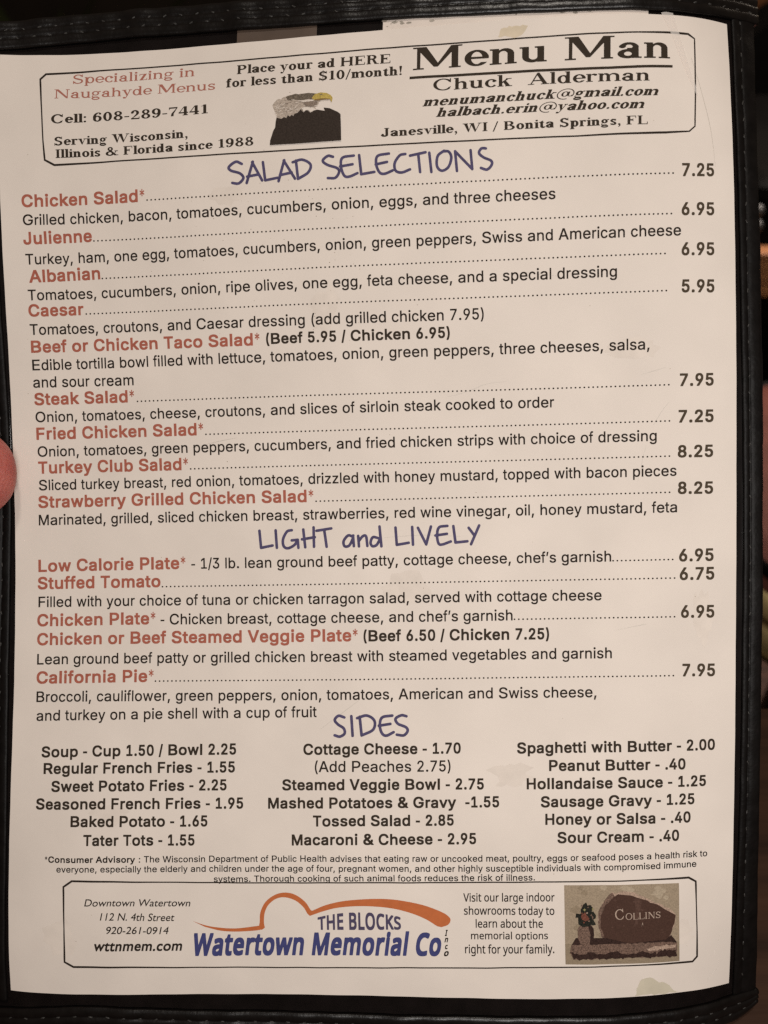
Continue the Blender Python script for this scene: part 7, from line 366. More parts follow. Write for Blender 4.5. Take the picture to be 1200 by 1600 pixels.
so 235|102,-4,81,2,69,8,51,21,36,38,22,62,16,78,10,110,10,130,15,157,22,178,39,205,55,222,68,231,92,241,106,245,129,245,156,237,174,226,194,208,206,192,215,174,221,154,224,139,224,102,219,79,209,54,196,34,178,17,160,5,146,-1,132,-4|112,37,120,36,128,40,137,52,144,72,149,98,149,144,143,174,133,194,124,202,118,204,106,200,96,182,89,163,85,132,86,92,91,70,102,46
sc 215|102,-4,81,2,69,8,51,21,36,38,22,62,16,78,10,110,10,130,15,157,22,178,39,205,55,222,68,231,92,241,106,245,129,245,156,237,182,221,200,200,215,172,213,170,195,169,188,157,174,148,165,147,148,150,136,166,134,174,136,188,133,194,120,204,114,204,106,200,100,192,91,170,85,133,86,92,94,61,102,46,108,39,114,36,122,37,129,41,137,52,148,84,150,70,177,69,179,67,180,50,202,50,205,48,196,34,178,17,159,4,132,-4
se 225|102,-4,81,2,69,8,51,21,36,38,22,62,16,78,10,110,10,130,15,157,22,178,39,205,55,222,68,231,92,241,106,245,129,245,148,240,165,232,182,221,200,201,214,174,221,156,224,139,224,115,219,108,216,107,87,106,88,84,94,61,102,46,112,37,120,36,128,40,140,54,207,54,204,46,195,33,178,17,160,5,132,-4|89,150,147,150,141,178,134,193,124,202,114,204,106,200,100,192,91,170,88,156
sd 260|96,-4,81,1,66,8,51,20,40,32,25,58,18,79,13,106,13,136,22,175,34,199,43,211,57,225,72,235,102,245,120,245,144,238,145,318,142,320,122,322,122,349,218,350,220,346,220,32,222,29,243,28,244,2,240,0,148,0,142,2,123,-4|107,40,114,41,123,55,130,79,133,108,133,134,128,169,119,194,111,201,104,197,97,187,92,170,88,140,88,100,91,76,97,54,102,44
sb 255|128,-4,108,3,104,9,33,9,29,12,29,316,27,320,6,322,5,346,8,350,105,349,106,238,108,237,132,245,153,245,171,240,183,234,201,220,211,210,221,194,231,172,239,139,239,100,234,78,224,50,208,26,198,17,182,5,156,-4|139,40,147,41,154,51,160,67,164,94,164,145,161,166,156,184,150,196,142,201,136,198,129,184,121,145,122,82,130,52
sp 255|8,-100,5,-96,6,-73,27,-72,29,-68,29,206,27,210,6,213,6,239,102,240,108,237,132,245,152,245,166,241,180,235,201,220,216,202,228,180,236,157,239,139,239,100,234,78,225,52,206,25,191,12,176,2,156,-4,142,-5,129,-4,106,2,106,-70,108,-72,129,-73,129,-100|139,40,147,41,154,51,160,67,164,94,164,145,161,166,156,184,150,196,142,201,136,198,129,184,121,145,122,82,130,52
sy 250|46,-100,38,-96,27,-83,25,-64,28,-54,32,-48,39,-44,50,-39,57,-39,74,-46,86,-61,92,-58,96,-52,114,8,37,210,34,212,3,212,3,239,112,239,113,222,141,81,144,86,182,210,180,212,160,213,160,239,244,240,244,212,208,212,205,210,150,44,149,30,144,22,125,-30,96,-94,93,-96,70,-97,63,-100
sv 245|117,0,112,7,37,208,33,212,0,212,0,239,112,239,115,211,140,80,143,85,185,210,183,212,165,213,165,239,244,240,244,212,210,212,207,210,134,4,132,2
sw 350|104,1,35,210,32,212,0,212,0,240,106,239,109,232,119,84,122,81,157,208,154,212,141,213,141,239,237,240,244,65,248,70,290,208,290,211,273,213,273,239,350,239,349,212,314,212,310,210,243,2,228,0,224,2,171,183,165,166,121,2,118,0
sa 245|98,-4,80,-1,58,7,42,17,28,31,20,45,16,56,16,78,18,85,29,106,51,124,70,133,99,139,101,164,142,165,146,169,151,170,150,178,140,189,129,195,120,197,106,195,92,187,89,172,81,161,70,155,62,153,50,155,33,165,15,165,13,168,13,174,18,190,27,205,39,218,54,228,69,235,99,243,144,242,170,234,191,222,205,210,218,188,223,169,220,162,220,32,221,30,228,29,230,26,230,2,226,0,142,1,116,-4|104,48,111,47,118,51,123,58,125,66,122,79,112,87,99,85,94,80,91,73,91,61,93,56,99,50
ss 205|30,-6,28,-2,28,30,22,40,17,58,18,61,27,63,29,74,39,74,40,64,42,62,80,62,87,51,96,47,110,47,117,50,120,54,124,62,118,74,104,79,101,97,88,106,70,110,52,119,45,125,30,142,24,154,20,168,20,184,30,208,48,228,70,240,81,243,93,245,122,243,138,238,160,226,163,228,164,244,174,244,175,210,183,190,184,176,176,175,174,171,171,170,164,170,160,176,123,176,116,189,108,193,100,194,88,187,83,175,88,163,102,156,106,146,165,114,168,106,179,92,187,73,187,52,179,32,162,14,144,4,128,-2,117,-4,80,-3,57,5,42,15,40,13,39,-5
st 180|100,-4,82,2,64,14,44,42,44,210,42,212,11,212,10,236,12,240,34,241,117,297,119,295,120,241,148,240,151,236,150,212,123,212,121,210,121,60,124,57,183,57,185,52,182,38,176,26,167,16,156,7,141,-1,128,-4
sf 180|18,0,16,4,16,28,38,29,40,31,40,208,38,212,8,212,7,238,9,240,39,241,40,283,42,295,51,318,68,338,87,349,102,354,128,354,140,351,147,348,150,342,164,332,170,322,172,310,166,296,159,289,151,284,148,278,117,278,115,276,116,241,144,240,145,216,142,212,118,212,115,210,115,32,117,29,148,28,149,2,146,0
sg 245|93,-97,56,-88,33,-76,23,-68,15,-56,10,-41,12,-26,18,-14,40,7,30,10,16,48,18,55,45,100,28,124,20,150,20,170,27,193,38,211,51,225,70,237,88,243,117,245,134,241,148,235,171,219,190,240,232,240,235,236,234,211,228,209,183,205,194,174,194,146,189,130,182,115,162,93,146,83,117,75,88,77,57,89,36,56,37,52,50,36,57,30,165,30,176,8,198,-9,207,-23,209,-30,207,-52,200,-64,183,-79,165,-88,136,-96|80,-46,138,-46,162,-43,174,-38,168,-33,148,-30,128,-28,72,-30,52,-33,48,-35,46,-38,58,-43|103,116,111,116,119,121,126,133,131,151,131,169,126,187,119,199,110,204,100,202,93,194,85,176,83,164,85,145,88,134,94,124
sz 215|16,0,14,4,14,26,16,29,32,29,34,32,116,210,112,212,33,212,31,208,31,176,28,174,16,174,14,178,15,239,195,240,196,214,194,212,183,211,180,208,100,31,104,29,183,29,185,32,185,68,188,71,198,71,200,67,200,1
s. 115|50,-2,39,2,30,11,25,20,23,34,27,46,39,60,51,65,63,65,74,61,84,52,91,38,91,24,84,10,74,1,63,-3
s, 115|44,-84,31,-72,29,-68,54,-30,55,-5,39,2,31,10,25,20,23,34,27,46,39,60,51,65,63,65,80,57,87,48,90,40,92,28,92,-29,47,-83
s: 120|50,-2,39,2,30,11,25,20,23,34,27,46,39,60,51,65,63,65,74,61,84,52,91,38,91,24,84,10,74,1,63,-3|50,172,39,176,30,185,25,194,23,208,27,220,39,234,51,239,63,239,74,235,84,226,91,212,91,198,84,184,74,175,63,171
s- 165|22,99,20,103,20,134,22,138,141,138,145,136,145,103,142,99
s/ 165|8,-40,6,-38,10,-22,124,362,128,365,158,365,159,362,153,342,41,-38,38,-40
s! 130|57,-2,46,2,38,11,33,20,31,34,34,46,46,60,58,65,70,65,81,61,92,52,98,38,98,24,92,10,81,1,70,-3|57,95,55,97,53,106,28,322,36,349,93,350,96,344,103,318,76,97,74,95
sI 165|22,0,20,4,21,28,48,29,50,32,50,318,48,321,21,322,20,348,24,350,152,350,154,346,153,322,128,321,125,318,125,32,128,29,153,28,154,2,150,0
sF 305|20,0,17,4,18,28,42,29,44,32,44,318,42,321,18,322,18,349,279,349,280,259,278,255,262,255,260,258,260,318,258,321,124,321,121,319,122,210,183,209,185,211,186,235,201,236,205,234,204,130,186,130,185,156,183,158,124,158,121,156,121,31,124,29,157,28,158,1
sE 330|20,0,17,4,18,28,42,29,44,32,44,318,42,321,18,322,18,349,294,349,295,264,292,260,278,260,275,262,275,318,273,321,122,320,122,210,198,209,200,211,201,235,219,235,220,133,218,129,201,130,200,156,198,158,122,157,121,32,122,30,124,29,284,29,286,32,286,92,288,95,304,95,307,91,306,1
sL 310|20,0,17,4,18,28,42,29,44,32,44,318,42,321,18,322,17,348,21,350,150,350,152,346,152,322,123,321,121,319,121,31,124,29,273,29,275,32,275,98,278,101,292,101,295,97,295,2,291,0
sH 400|22,0,20,4,21,28,42,29,44,32,44,318,42,321,21,322,21,349,144,349,144,322,123,321,121,319,121,204,122,200,124,200,279,200,280,319,278,321,256,322,256,349,378,349,378,322,357,321,355,318,355,32,357,29,378,28,378,1,256,1,256,28,278,29,280,31,279,154,124,155,122,154,121,151,121,31,123,29,144,28,144,1
sN 390|16,0,14,4,15,28,46,29,50,31,50,318,48,321,11,322,11,349,140,349,292,98,296,96,296,318,294,321,280,322,280,348,284,350,380,349,379,322,338,321,334,319,333,1,297,1,296,6,264,48,105,258,88,277,88,32,90,29,110,28,110,2,106,0
sM 460|16,0,14,4,15,28,46,29,50,31,50,318,48,321,14,322,14,349,150,349,236,91,339,325,340,349,450,349,450,322,417,321,415,318,415,32,417,29,438,28,438,1,320,0,316,2,316,28,338,29,340,31,339,212,336,210,236,31,201,30,198,34,92,246,88,249,88,31,90,29,112,28,113,2,110,0
sP 320|20,0,17,4,18,28,42,29,44,32,44,318,42,321,18,322,18,349,190,350,224,342,255,325,274,308,282,296,290,282,295,264,293,234,287,217,278,202,256,181,230,166,218,161,184,155,124,155,121,152,121,31,123,29,150,28,150,1|122,200,184,200,201,209,208,217,215,228,220,246,220,262,216,275,210,286,198,298,190,303,174,307,173,319,171,321,124,321,121,319
sB 350|189,-1,21,0,17,2,18,28,42,29,44,32,44,318,42,321,18,322,17,346,20,350,188,350,200,348,226,340,250,327,266,313,279,292,284,277,284,253,275,229,258,209,242,197,222,187,264,172,284,160,296,150,308,134,318,110,320,98,318,78,309,56,302,46,294,37,274,22,261,14,237,5,214,0|122,30,186,29,188,31,189,43,207,46,220,52,235,64,240,73,245,91,244,106,240,115,235,124,220,136,207,142,189,145,188,170,186,173,124,173,121,170|122,208,171,207,173,210,174,223,194,230,201,238,207,248,210,265,206,284,194,300,174,307,173,319,171,321,124,321,121,319
sR 370|20,0,17,4,18,28,42,29,44,32,44,318,42,321,18,322,18,349,190,350,224,342,252,326,272,308,279,298,288,276,290,254,287,238,276,217,261,200,237,184,237,181,306,31,309,29,360,28,360,1,240,1,170,169,124,170,122,169,121,166,121,31,123,29,144,28,144,1|122,216,183,215,198,222,210,237,215,256,215,265,212,279,205,290,195,300,186,304,174,307,173,319,171,321,124,321,121,319
sD 370|20,0,17,4,18,28,42,29,44,32,44,318,42,321,18,322,18,349,189,350,201,348,222,343,249,333,272,319,288,306,308,285,324,259,338,226,344,194,344,154,338,124,323,88,299,55,278,36,252,19,222,7,201,2,189,0|122,30,171,29,173,31,174,43,204,50,226,65,242,82,254,102,261,120,268,145,269,196,261,230,252,252,237,274,226,285,204,300,174,307,173,319,171,321,124,321,121,319
sO 380|172,-5,154,-2,130,5,106,17,84,33,62,56,42,86,27,124,20,157,20,193,27,226,42,264,62,295,84,317,106,333,130,345,148,351,174,356,206,356,231,351,268,336,302,312,320,292,341,259,353,228,359,196,359,154,353,122,341,91,324,64,302,38,276,19,249,5,225,-2,206,-6|181,36,196,35,219,41,237,53,250,66,261,82,272,103,281,133,284,152,283,208,272,247,261,268,250,284,230,302,212,312,196,315,183,315,165,310,148,301,133,288,120,270,108,246,100,220,95,193,97,145,102,122,114,91,126,71,140,56,162,41
sC 360|168,-5,150,-2,126,5,106,14,90,25,64,48,51,64,36,88,22,122,16,156,16,196,19,216,28,246,42,272,64,303,90,325,106,336,126,345,150,352,170,356,212,354,248,343,268,333,298,311,299,355,302,357,314,357,316,354,315,235,300,235,288,251,266,251,249,278,236,294,213,309,192,315,178,315,164,312,139,298,120,277,103,247,94,217,91,198,91,154,94,134,103,103,114,82,125,66,146,47,164,38,178,35,201,37,222,46,236,56,249,71,264,94,291,95,306,110,319,104,300,74,299,42,282,26,248,7,226,-1,201,-6
sG 390|168,-5,150,-2,126,5,106,14,90,25,64,48,51,64,36,88,22,122,16,156,16,196,19,216,28,246,42,272,64,303,90,325,106,336,126,345,150,352,170,356,212,354,248,343,268,333,298,311,299,355,302,357,314,357,316,354,315,235,300,235,299,248,297,251,266,251,249,278,236,294,213,309,192,315,178,315,164,312,139,298,120,277,103,247,94,217,91,196,91,152,97,121,103,103,112,85,125,66,145,48,164,38,178,35,190,35,210,40,227,49,244,66,245,120,243,122,216,123,216,150,357,150,361,148,360,122,324,122,320,120,319,10,254,9,226,-1,212,-4
sS 295|32,-7,29,-4,29,67,26,78,29,82,30,104,46,104,47,82,50,80,97,79,105,64,114,53,128,44,136,42,156,43,174,51,188,68,192,79,194,91,190,111,183,124,174,134,160,141,147,143,117,163,102,167,82,176,66,188,50,206,37,229,32,250,34,274,43,300,63,324,82,339,102,348,128,354,162,354,192,346,214,334,237,316,238,355,240,357,253,356,256,274,253,250,238,250,238,268,236,270,186,271,179,286,166,300,156,306,144,308,128,303,115,292,105,270,104,248,112,228,118,220,128,212,142,207,236,163,240,154,257,128,265,103,263,74,254,50,240,32,220,16,194,2,160,-6,130,-6,93,4,72,14,48,33,47,-5,45,-7
sA 370|8,0,5,4,6,28,50,29,53,31,165,349,199,349,327,32,330,29,367,28,368,1,226,0,224,4,225,28,250,29,253,31,228,98,104,99,100,97,76,31,80,29,114,28,114,1|117,142,210,142,210,146,164,269,161,268,150,236
sW 530|156,1,148,19,46,319,42,321,6,322,6,349,150,349,151,324,148,321,138,321,136,319,178,108,182,114,229,308,224,321,190,322,190,349,319,349,320,324,316,319,366,86,372,98,453,319,450,321,420,322,420,349,525,349,525,322,480,321,476,318,356,2,352,0,340,0,337,2,251,248,243,265,173,2,171,0
sJ 250|84,-7,63,-2,44,5,18,24,9,34,0,50,-5,72,-3,75,15,76,18,98,28,113,39,118,52,120,62,118,72,112,78,106,83,97,85,79,76,61,78,58,90,54,110,54,126,61,134,70,134,74,126,76,125,79,125,319,123,321,96,322,95,348,99,350,228,350,230,346,230,322,202,321,200,319,200,79,205,73,205,67,200,49,192,35,179,20,153,4,132,-4,114,-7
s& 400|128,-5,98,1,81,7,62,17,48,27,33,44,22,64,17,84,17,96,21,112,28,128,41,146,54,157,68,166,90,177,112,183,136,187,120,194,105,204,94,216,87,226,79,242,76,256,76,284,85,312,104,335,118,345,138,352,162,354,182,349,201,338,218,322,228,304,235,280,235,259,231,244,219,220,197,198,274,104,278,104,306,169,304,171,280,172,281,199,380,199,379,172,336,171,332,169,294,82,338,29,394,28,395,2,392,0,282,0,278,4,258,33,254,36,224,14,206,5,188,-1,160,-6|139,38,158,40,177,49,192,67,197,82,197,98,189,118,174,133,154,141,135,141,114,132,103,121,97,112,92,96,94,76,106,55,122,43|166,234,170,234,179,248,182,260,182,280,179,292,173,302,165,310,154,314,141,307,132,294,128,282,128,258,158,241
s$ 280|138,-40,136,-38,135,-6,106,-1,86,7,67,18,50,33,47,31,46,-6,30,-6,29,66,26,78,29,82,30,104,45,105,47,103,48,80,96,80,108,60,114,53,129,44,135,44,135,150,117,163,102,167,82,176,66,188,55,199,43,216,37,229,32,250,32,264,40,294,55,316,73,332,92,343,106,349,135,355,136,392,138,395,150,395,154,392,155,355,178,351,195,345,215,334,236,316,238,318,238,355,242,357,252,357,254,355,254,282,256,274,254,250,238,250,238,268,236,270,186,271,175,292,165,301,154,305,154,205,154,202,159,199,235,164,258,126,265,103,265,84,255,54,236,28,220,16,201,5,184,-1,155,-6,153,-39|155,43,172,50,182,60,191,74,194,91,191,110,183,124,172,135,156,142,154,139,154,46|130,211,134,210,136,212,136,301,134,305,123,300,116,292,108,278,104,266,104,247,108,236,116,222
s@ 450|200,-49,164,-41,138,-32,117,-22,86,0,61,25,42,52,24,92,16,128,16,172,22,202,31,228,40,246,62,277,82,297,99,310,140,333,177,345,208,350,256,348,303,336,334,321,368,297,394,268,411,242,428,202,434,172,433,118,423,84,411,58,408,56,381,56,382,65,357,56,333,56,326,58,306,67,286,87,262,68,243,59,230,56,194,57,168,68,156,77,136,100,127,120,122,142,122,156,126,175,135,198,154,222,174,235,204,245,226,245,247,240,264,231,278,221,279,222,280,234,282,236,319,235,320,103,319,100,314,99,313,97,321,86,336,78,354,78,368,85,375,92,381,104,383,114,404,115,407,136,407,166,404,184,390,224,368,259,345,282,332,292,291,313,266,321,246,324,204,324,184,321,159,313,118,292,105,282,82,259,63,230,54,211,46,186,43,166,43,134,48,108,64,67,88,34,115,10,149,-10,189,-22,214,-25,250,-24,298,-11,299,-35,296,-38,274,-45,249,-49|208,76,219,75,225,77,239,88,251,109,257,136,257,164,249,194,236,216,218,225,204,223,190,211,181,196,173,168,173,133,180,108,190,90,199,80
s0 270|123,-5,103,1,82,14,63,34,45,62,30,102,23,130,20,156,20,196,26,235,36,266,46,290,64,318,82,336,103,349,124,356,146,356,166,349,188,336,207,316,225,288,240,248,247,220,250,194,250,154,244,115,234,84,224,60,206,32,188,14,166,1,146,-6|131,36,138,35,146,40,152,48,161,67,170,106,175,148,175,204,167,260,161,283,152,302,144,312,135,315,124,310,118,302,109,283,100,244,95,202,95,146,103,91,109,67,117,50,124,40
s1 230|50,0,47,4,48,28,86,29,89,31,89,296,88,298,86,299,38,286,35,288,35,298,42,303,87,319,89,322,89,348,92,350,164,350,166,346,166,31,170,29,207,28,208,2,204,0
s2 270|27,0,25,4,26,47,44,50,88,97,164,212,155,217,160,238,160,264,156,280,149,298,140,309,129,312,116,306,108,294,103,278,99,252,92,250,81,230,74,225,62,221,54,221,40,226,32,232,25,244,23,259,33,290,50,318,66,334,86,346,102,352,120,356,142,356,171,348,183,342,202,327,218,309,224,298,231,278,235,262,235,238,231,222,230,217,225,212,214,184,100,70,73,52,71,49,225,48,227,52,227,92,230,95,244,95,247,91,247,2,243,0
s4 280|120,0,118,4,118,28,147,29,149,31,148,83,15,84,13,88,13,127,15,129,28,130,33,138,150,349,224,350,226,346,226,132,230,129,258,129,260,126,260,85,228,84,226,82,226,31,228,29,256,28,257,2,254,0|57,130,148,130,148,306,70,158
s6 270|123,-5,92,4,68,18,56,28,44,44,32,66,23,97,25,134,23,188,25,202,33,236,46,271,63,298,82,321,108,340,123,348,153,356,180,356,198,351,212,343,234,319,241,302,239,289,236,283,230,275,213,267,200,268,186,275,177,288,175,306,180,318,191,330,183,334,166,338,164,336,164,316,148,310,139,304,126,288,112,259,104,229,108,227,129,231,144,231,165,228,196,214,216,200,228,186,239,169,248,146,253,121,251,92,243,66,236,50,223,32,204,16,183,4,166,-2,150,-6|133,36,141,35,152,40,164,54,173,76,178,104,176,134,167,166,154,183,146,189,138,191,123,185,114,175,106,162,100,140,101,112,98,106,100,85,108,61,118,44
s7 260|78,0,76,2,76,8,90,104,209,292,212,300,45,300,43,296,43,258,40,255,27,255,25,259,25,348,28,350,243,350,245,346,245,302,235,298,150,100,145,2,141,0
s8 280|124,-5,102,-1,76,10,58,21,43,37,31,55,25,72,23,79,23,106,30,127,43,148,66,169,94,184,78,194,62,209,46,234,41,250,40,271,43,288,52,308,69,329,82,339,100,348,124,354,156,354,183,346,204,334,224,315,234,295,239,278,240,265,239,252,234,235,227,220,214,205,186,184,204,175,222,163,242,142,251,126,255,112,257,82,251,60,242,43,224,24,212,14,195,5,171,-3,154,-6|131,32,148,32,159,37,169,44,180,62,187,88,185,109,176,132,164,145,147,153,132,153,116,145,102,127,94,102,95,76,103,55,117,39|137,212,152,215,164,226,171,238,176,258,176,274,168,298,154,313,140,318,129,315,118,307,111,296,104,276,104,253,111,234,120,221
s9 270|88,-5,72,-1,58,7,36,31,29,48,31,61,34,67,40,75,57,83,70,82,84,75,93,62,95,44,90,32,79,20,87,16,104,12,106,14,106,34,122,40,131,46,144,62,158,91,166,121,162,123,141,119,126,119,105,122,74,136,54,150,42,164,31,181,22,204,17,229,19,258,27,284,34,300,47,318,66,334,87,346,104,352,120,356,146,356,178,346,201,332,222,312,237,286,247,254,247,162,245,148,237,114,224,79,207,52,187,28,162,10,147,2,117,-6|130,160,135,160,146,164,155,174,161,182,170,210,169,238,172,244,172,256,168,272,158,298,149,308,134,315,128,315,118,310,106,296,97,274,92,246,94,216,103,184,116,167
s  125|
SS 295|32,-7,29,-4,29,67,26,78,29,82,30,104,46,104,48,81,69,79,80,58,99,38,114,31,141,24,168,28,183,34,195,42,212,60,218,72,221,86,221,100,218,114,212,124,136,149,117,163,102,167,82,176,66,188,55,199,40,222,32,250,34,274,43,300,63,324,82,339,102,348,128,354,162,354,192,346,214,334,237,316,238,355,240,357,253,356,256,274,253,250,238,250,237,270,213,271,207,286,200,298,183,313,171,319,152,324,138,324,118,319,98,306,88,295,81,282,77,271,76,254,78,242,83,230,152,202,235,164,257,128,265,103,263,74,254,50,240,32,220,16,194,2,160,-6,130,-6,93,4,72,14,48,33,47,-5,45,-7
Sp 255|8,-100,5,-96,6,-80,27,-79,29,-76,29,214,27,218,6,220,6,239,74,240,76,238,76,216,78,214,92,227,102,234,114,240,132,245,153,245,180,235,201,220,216,202,228,180,236,157,239,139,239,100,234,78,225,52,208,28,198,17,178,4,156,-4,129,-4,117,-1,104,5,76,25,76,-77,78,-79,99,-80,99,-99|134,25,148,24,156,27,164,32,176,46,186,68,194,109,193,145,183,180,177,192,167,205,159,211,147,216,138,216,126,211,116,204,108,192,97,166,91,132,92,96,102,61,115,38,123,31
Se 225|102,-4,81,2,69,8,51,21,36,38,22,62,16,78,10,110,10,130,15,157,22,178,39,205,55,222,68,231,92,241,106,245,129,245,148,240,165,232,182,221,200,201,214,174,221,156,224,139,224,115,219,108,216,107,57,106,58,94,63,74,70,56,79,43,89,32,105,23,122,21,136,26,148,34,165,54,207,54,204,46,195,33,178,17,160,5,132,-4|57,134,174,134,178,136,178,142,174,158,167,180,152,202,135,214,117,219,99,214,88,207,80,198,66,174,59,152
Sc 215|102,-4,81,2,69,8,51,21,36,38,22,62,16,78,10,110,10,130,15,157,22,178,39,205,55,222,68,231,92,241,106,245,129,245,156,237,182,221,200,200,215,172,213,170,195,169,188,157,174,148,156,148,147,152,140,158,134,172,136,188,148,204,147,206,132,216,118,219,106,217,90,208,80,199,72,186,66,174,58,145,56,104,64,70,70,56,80,42,96,28,112,21,122,21,134,25,147,33,159,47,169,67,172,69,177,69,179,67,180,50,202,50,205,48,196,34,178,17,159,4,132,-4
Si 120|8,0,5,4,6,19,27,20,29,22,29,214,27,218,6,220,5,238,9,240,74,240,76,236,76,22,78,20,99,19,100,2,96,0|44,272,30,280,24,288,19,301,19,308,22,319,30,330,42,337,57,339,70,334,78,328,86,314,86,298,81,286,72,277,60,272
Sa 245|98,-4,80,-1,58,7,42,17,28,31,20,45,16,56,16,78,18,85,28,104,39,116,51,124,70,133,99,139,101,151,144,152,145,168,152,172,149,187,140,202,130,210,122,213,108,211,100,207,90,194,91,178,83,163,70,155,62,153,50,155,38,162,30,176,29,187,33,196,39,204,54,211,64,222,82,235,105,243,130,243,142,240,164,228,176,216,186,199,193,176,191,162,191,22,195,20,229,19,230,2,226,0,142,1,116,-4|100,30,112,29,126,32,138,38,144,44,145,90,141,94,129,102,117,105,98,105,90,103,76,96,64,82,61,72,61,64,69,46,80,37
Sl 120|8,0,5,4,6,19,27,20,29,24,29,324,27,327,6,331,5,348,9,350,74,350,76,346,76,24,78,20,99,19,100,2,96,0
Sz 215|16,0,14,2,14,18,16,20,27,20,30,22,119,217,116,219,33,219,31,216,31,176,28,174,16,174,14,178,15,239,195,240,196,222,184,217,95,22,99,20,183,20,185,24,185,68,188,71,198,71,200,67,200,1
Sn 260|8,0,5,4,6,19,27,20,29,22,29,214,27,218,6,220,6,239,74,240,76,238,76,216,98,232,112,240,126,243,150,243,159,241,178,232,190,224,198,216,210,198,215,187,220,166,220,22,222,20,243,19,243,1,150,1,150,19,171,20,173,22,173,166,165,186,154,198,138,207,120,209,111,207,99,201,88,190,81,178,76,160,76,22,78,20,99,19,99,1
Sg 245|93,-97,56,-88,33,-76,23,-68,15,-56,10,-41,12,-26,18,-14,40,7,30,10,16,48,18,55,45,100,28,124,20,150,20,170,27,193,38,211,51,225,70,237,88,243,117,245,134,241,148,235,171,219,190,240,232,240,235,236,234,211,228,209,183,205,194,174,194,146,189,130,182,115,162,93,146,83,117,75,88,77,57,89,36,56,37,52,50,36,57,30,165,30,176,8,198,-9,207,-23,209,-30,207,-52,200,-64,183,-79,165,-88,136,-96|92,-64,126,-64,153,-58,165,-52,172,-46,175,-40,174,-34,168,-25,159,-20,132,-12,100,-10,80,-13,64,-18,55,-23,46,-32,46,-41,48,-46,63,-56|104,102,123,104,136,113,147,127,155,150,155,172,146,196,139,205,129,213,108,219,93,216,76,205,66,190,59,168,61,142,70,122,84,109
SN 390|16,0,14,4,15,19,46,20,50,22,50,326,48,330,11,331,11,349,108,350,112,348,303,74,308,71,308,328,306,330,281,331,280,348,284,350,380,349,380,334,378,330,338,330,334,328,333,1,303,0,298,2,81,289,76,293,76,22,78,20,109,19,110,2,106,0
Su 260|110,-4,88,1,66,13,52,25,37,48,29,79,29,216,27,218,6,220,5,238,9,240,75,239,76,82,78,72,82,60,96,44,108,37,126,33,146,38,154,44,167,58,173,74,173,216,171,218,150,220,149,238,153,240,218,240,220,236,220,22,222,20,243,19,244,2,240,0,176,0,173,2,173,13,171,13,141,-1,124,-4
Sh 260|8,0,5,4,6,19,27,20,29,24,29,324,27,327,6,331,5,348,9,350,74,350,76,346,76,216,98,232,112,240,138,244,164,240,183,229,197,217,210,198,215,187,220,166,220,22,222,20,243,19,244,2,240,0,150,1,150,19,171,20,173,22,173,166,165,186,154,198,138,207,120,209,111,207,99,201,88,190,81,178,76,160,76,22,78,20,99,19,99,1
Sy 250|46,-100,38,-96,27,-83,25,-64,28,-54,32,-48,39,-44,50,-39,57,-39,74,-46,86,-61,92,-58,96,-52,114,8,34,217,32,219,3,220,3,239,112,239,112,220,92,219,90,218,89,216,135,76,138,70,185,217,183,219,161,220,160,239,244,240,244,220,210,219,207,216,148,40,149,30,144,22,125,-30,96,-94,93,-96,70,-97,63,-100
Sd 260|96,-4,81,1,66,8,51,20,40,32,25,58,18,79,13,106,13,136,22,175,37,204,56,224,75,237,92,243,102,245,129,243,153,232,172,218,173,325,171,327,150,331,149,348,153,350,218,350,220,346,220,24,222,20,243,19,244,2,240,0,176,0,173,2,173,20,171,22,156,10,140,1,123,-4|101,25,118,25,128,30,140,41,153,67,161,103,160,148,149,184,140,199,131,208,116,216,105,216,98,214,80,198,69,178,59,140,59,98,66,70,73,52,83,37
SM 460|16,0,14,4,15,19,46,20,50,22,50,326,48,330,14,331,14,349,117,350,122,348,234,97,236,91,350,348,354,350,450,349,450,331,417,330,415,326,415,24,417,20,438,19,438,1,348,0,344,2,345,19,366,20,368,24,368,263,363,258,237,32,232,30,202,30,198,34,80,270,76,273,76,22,80,20,112,19,113,2,110,0
Ss 205|30,-6,28,-2,28,30,22,40,17,58,18,61,27,63,29,74,39,74,41,62,55,61,61,48,70,38,92,29,114,29,135,38,146,50,148,67,146,75,135,87,102,97,88,106,68,112,48,122,34,136,24,154,20,166,20,184,30,208,48,228,70,240,81,243,93,245,122,243,138,238,160,226,163,228,164,244,174,244,175,210,183,190,184,176,176,175,174,171,171,170,164,170,160,176,148,176,141,192,132,202,112,211,96,212,87,210,75,204,67,196,61,187,59,172,61,163,64,158,100,150,164,115,168,106,179,92,187,73,187,52,179,32,162,14,144,4,128,-2,117,-4,80,-3,57,5,42,15,40,13,39,-5
SC 360|168,-5,150,-2,126,5,106,14,90,25,64,48,51,64,36,88,22,122,16,156,16,196,19,216,28,246,42,272,64,303,90,325,106,336,126,345,150,352,170,356,212,354,248,343,268,333,298,311,299,355,302,357,314,357,316,354,316,238,314,234,300,235,273,276,271,278,273,283,270,288,248,308,219,324,201,329,186,330,162,327,147,322,132,315,117,304,93,279,82,262,73,242,64,210,61,186,62,150,69,121,79,94,93,71,116,47,132,35,160,23,183,20,201,21,219,26,236,34,257,49,259,52,257,55,257,58,303,108,308,109,319,104,300,74,299,42,282,26,248,7,226,-1,201,-6
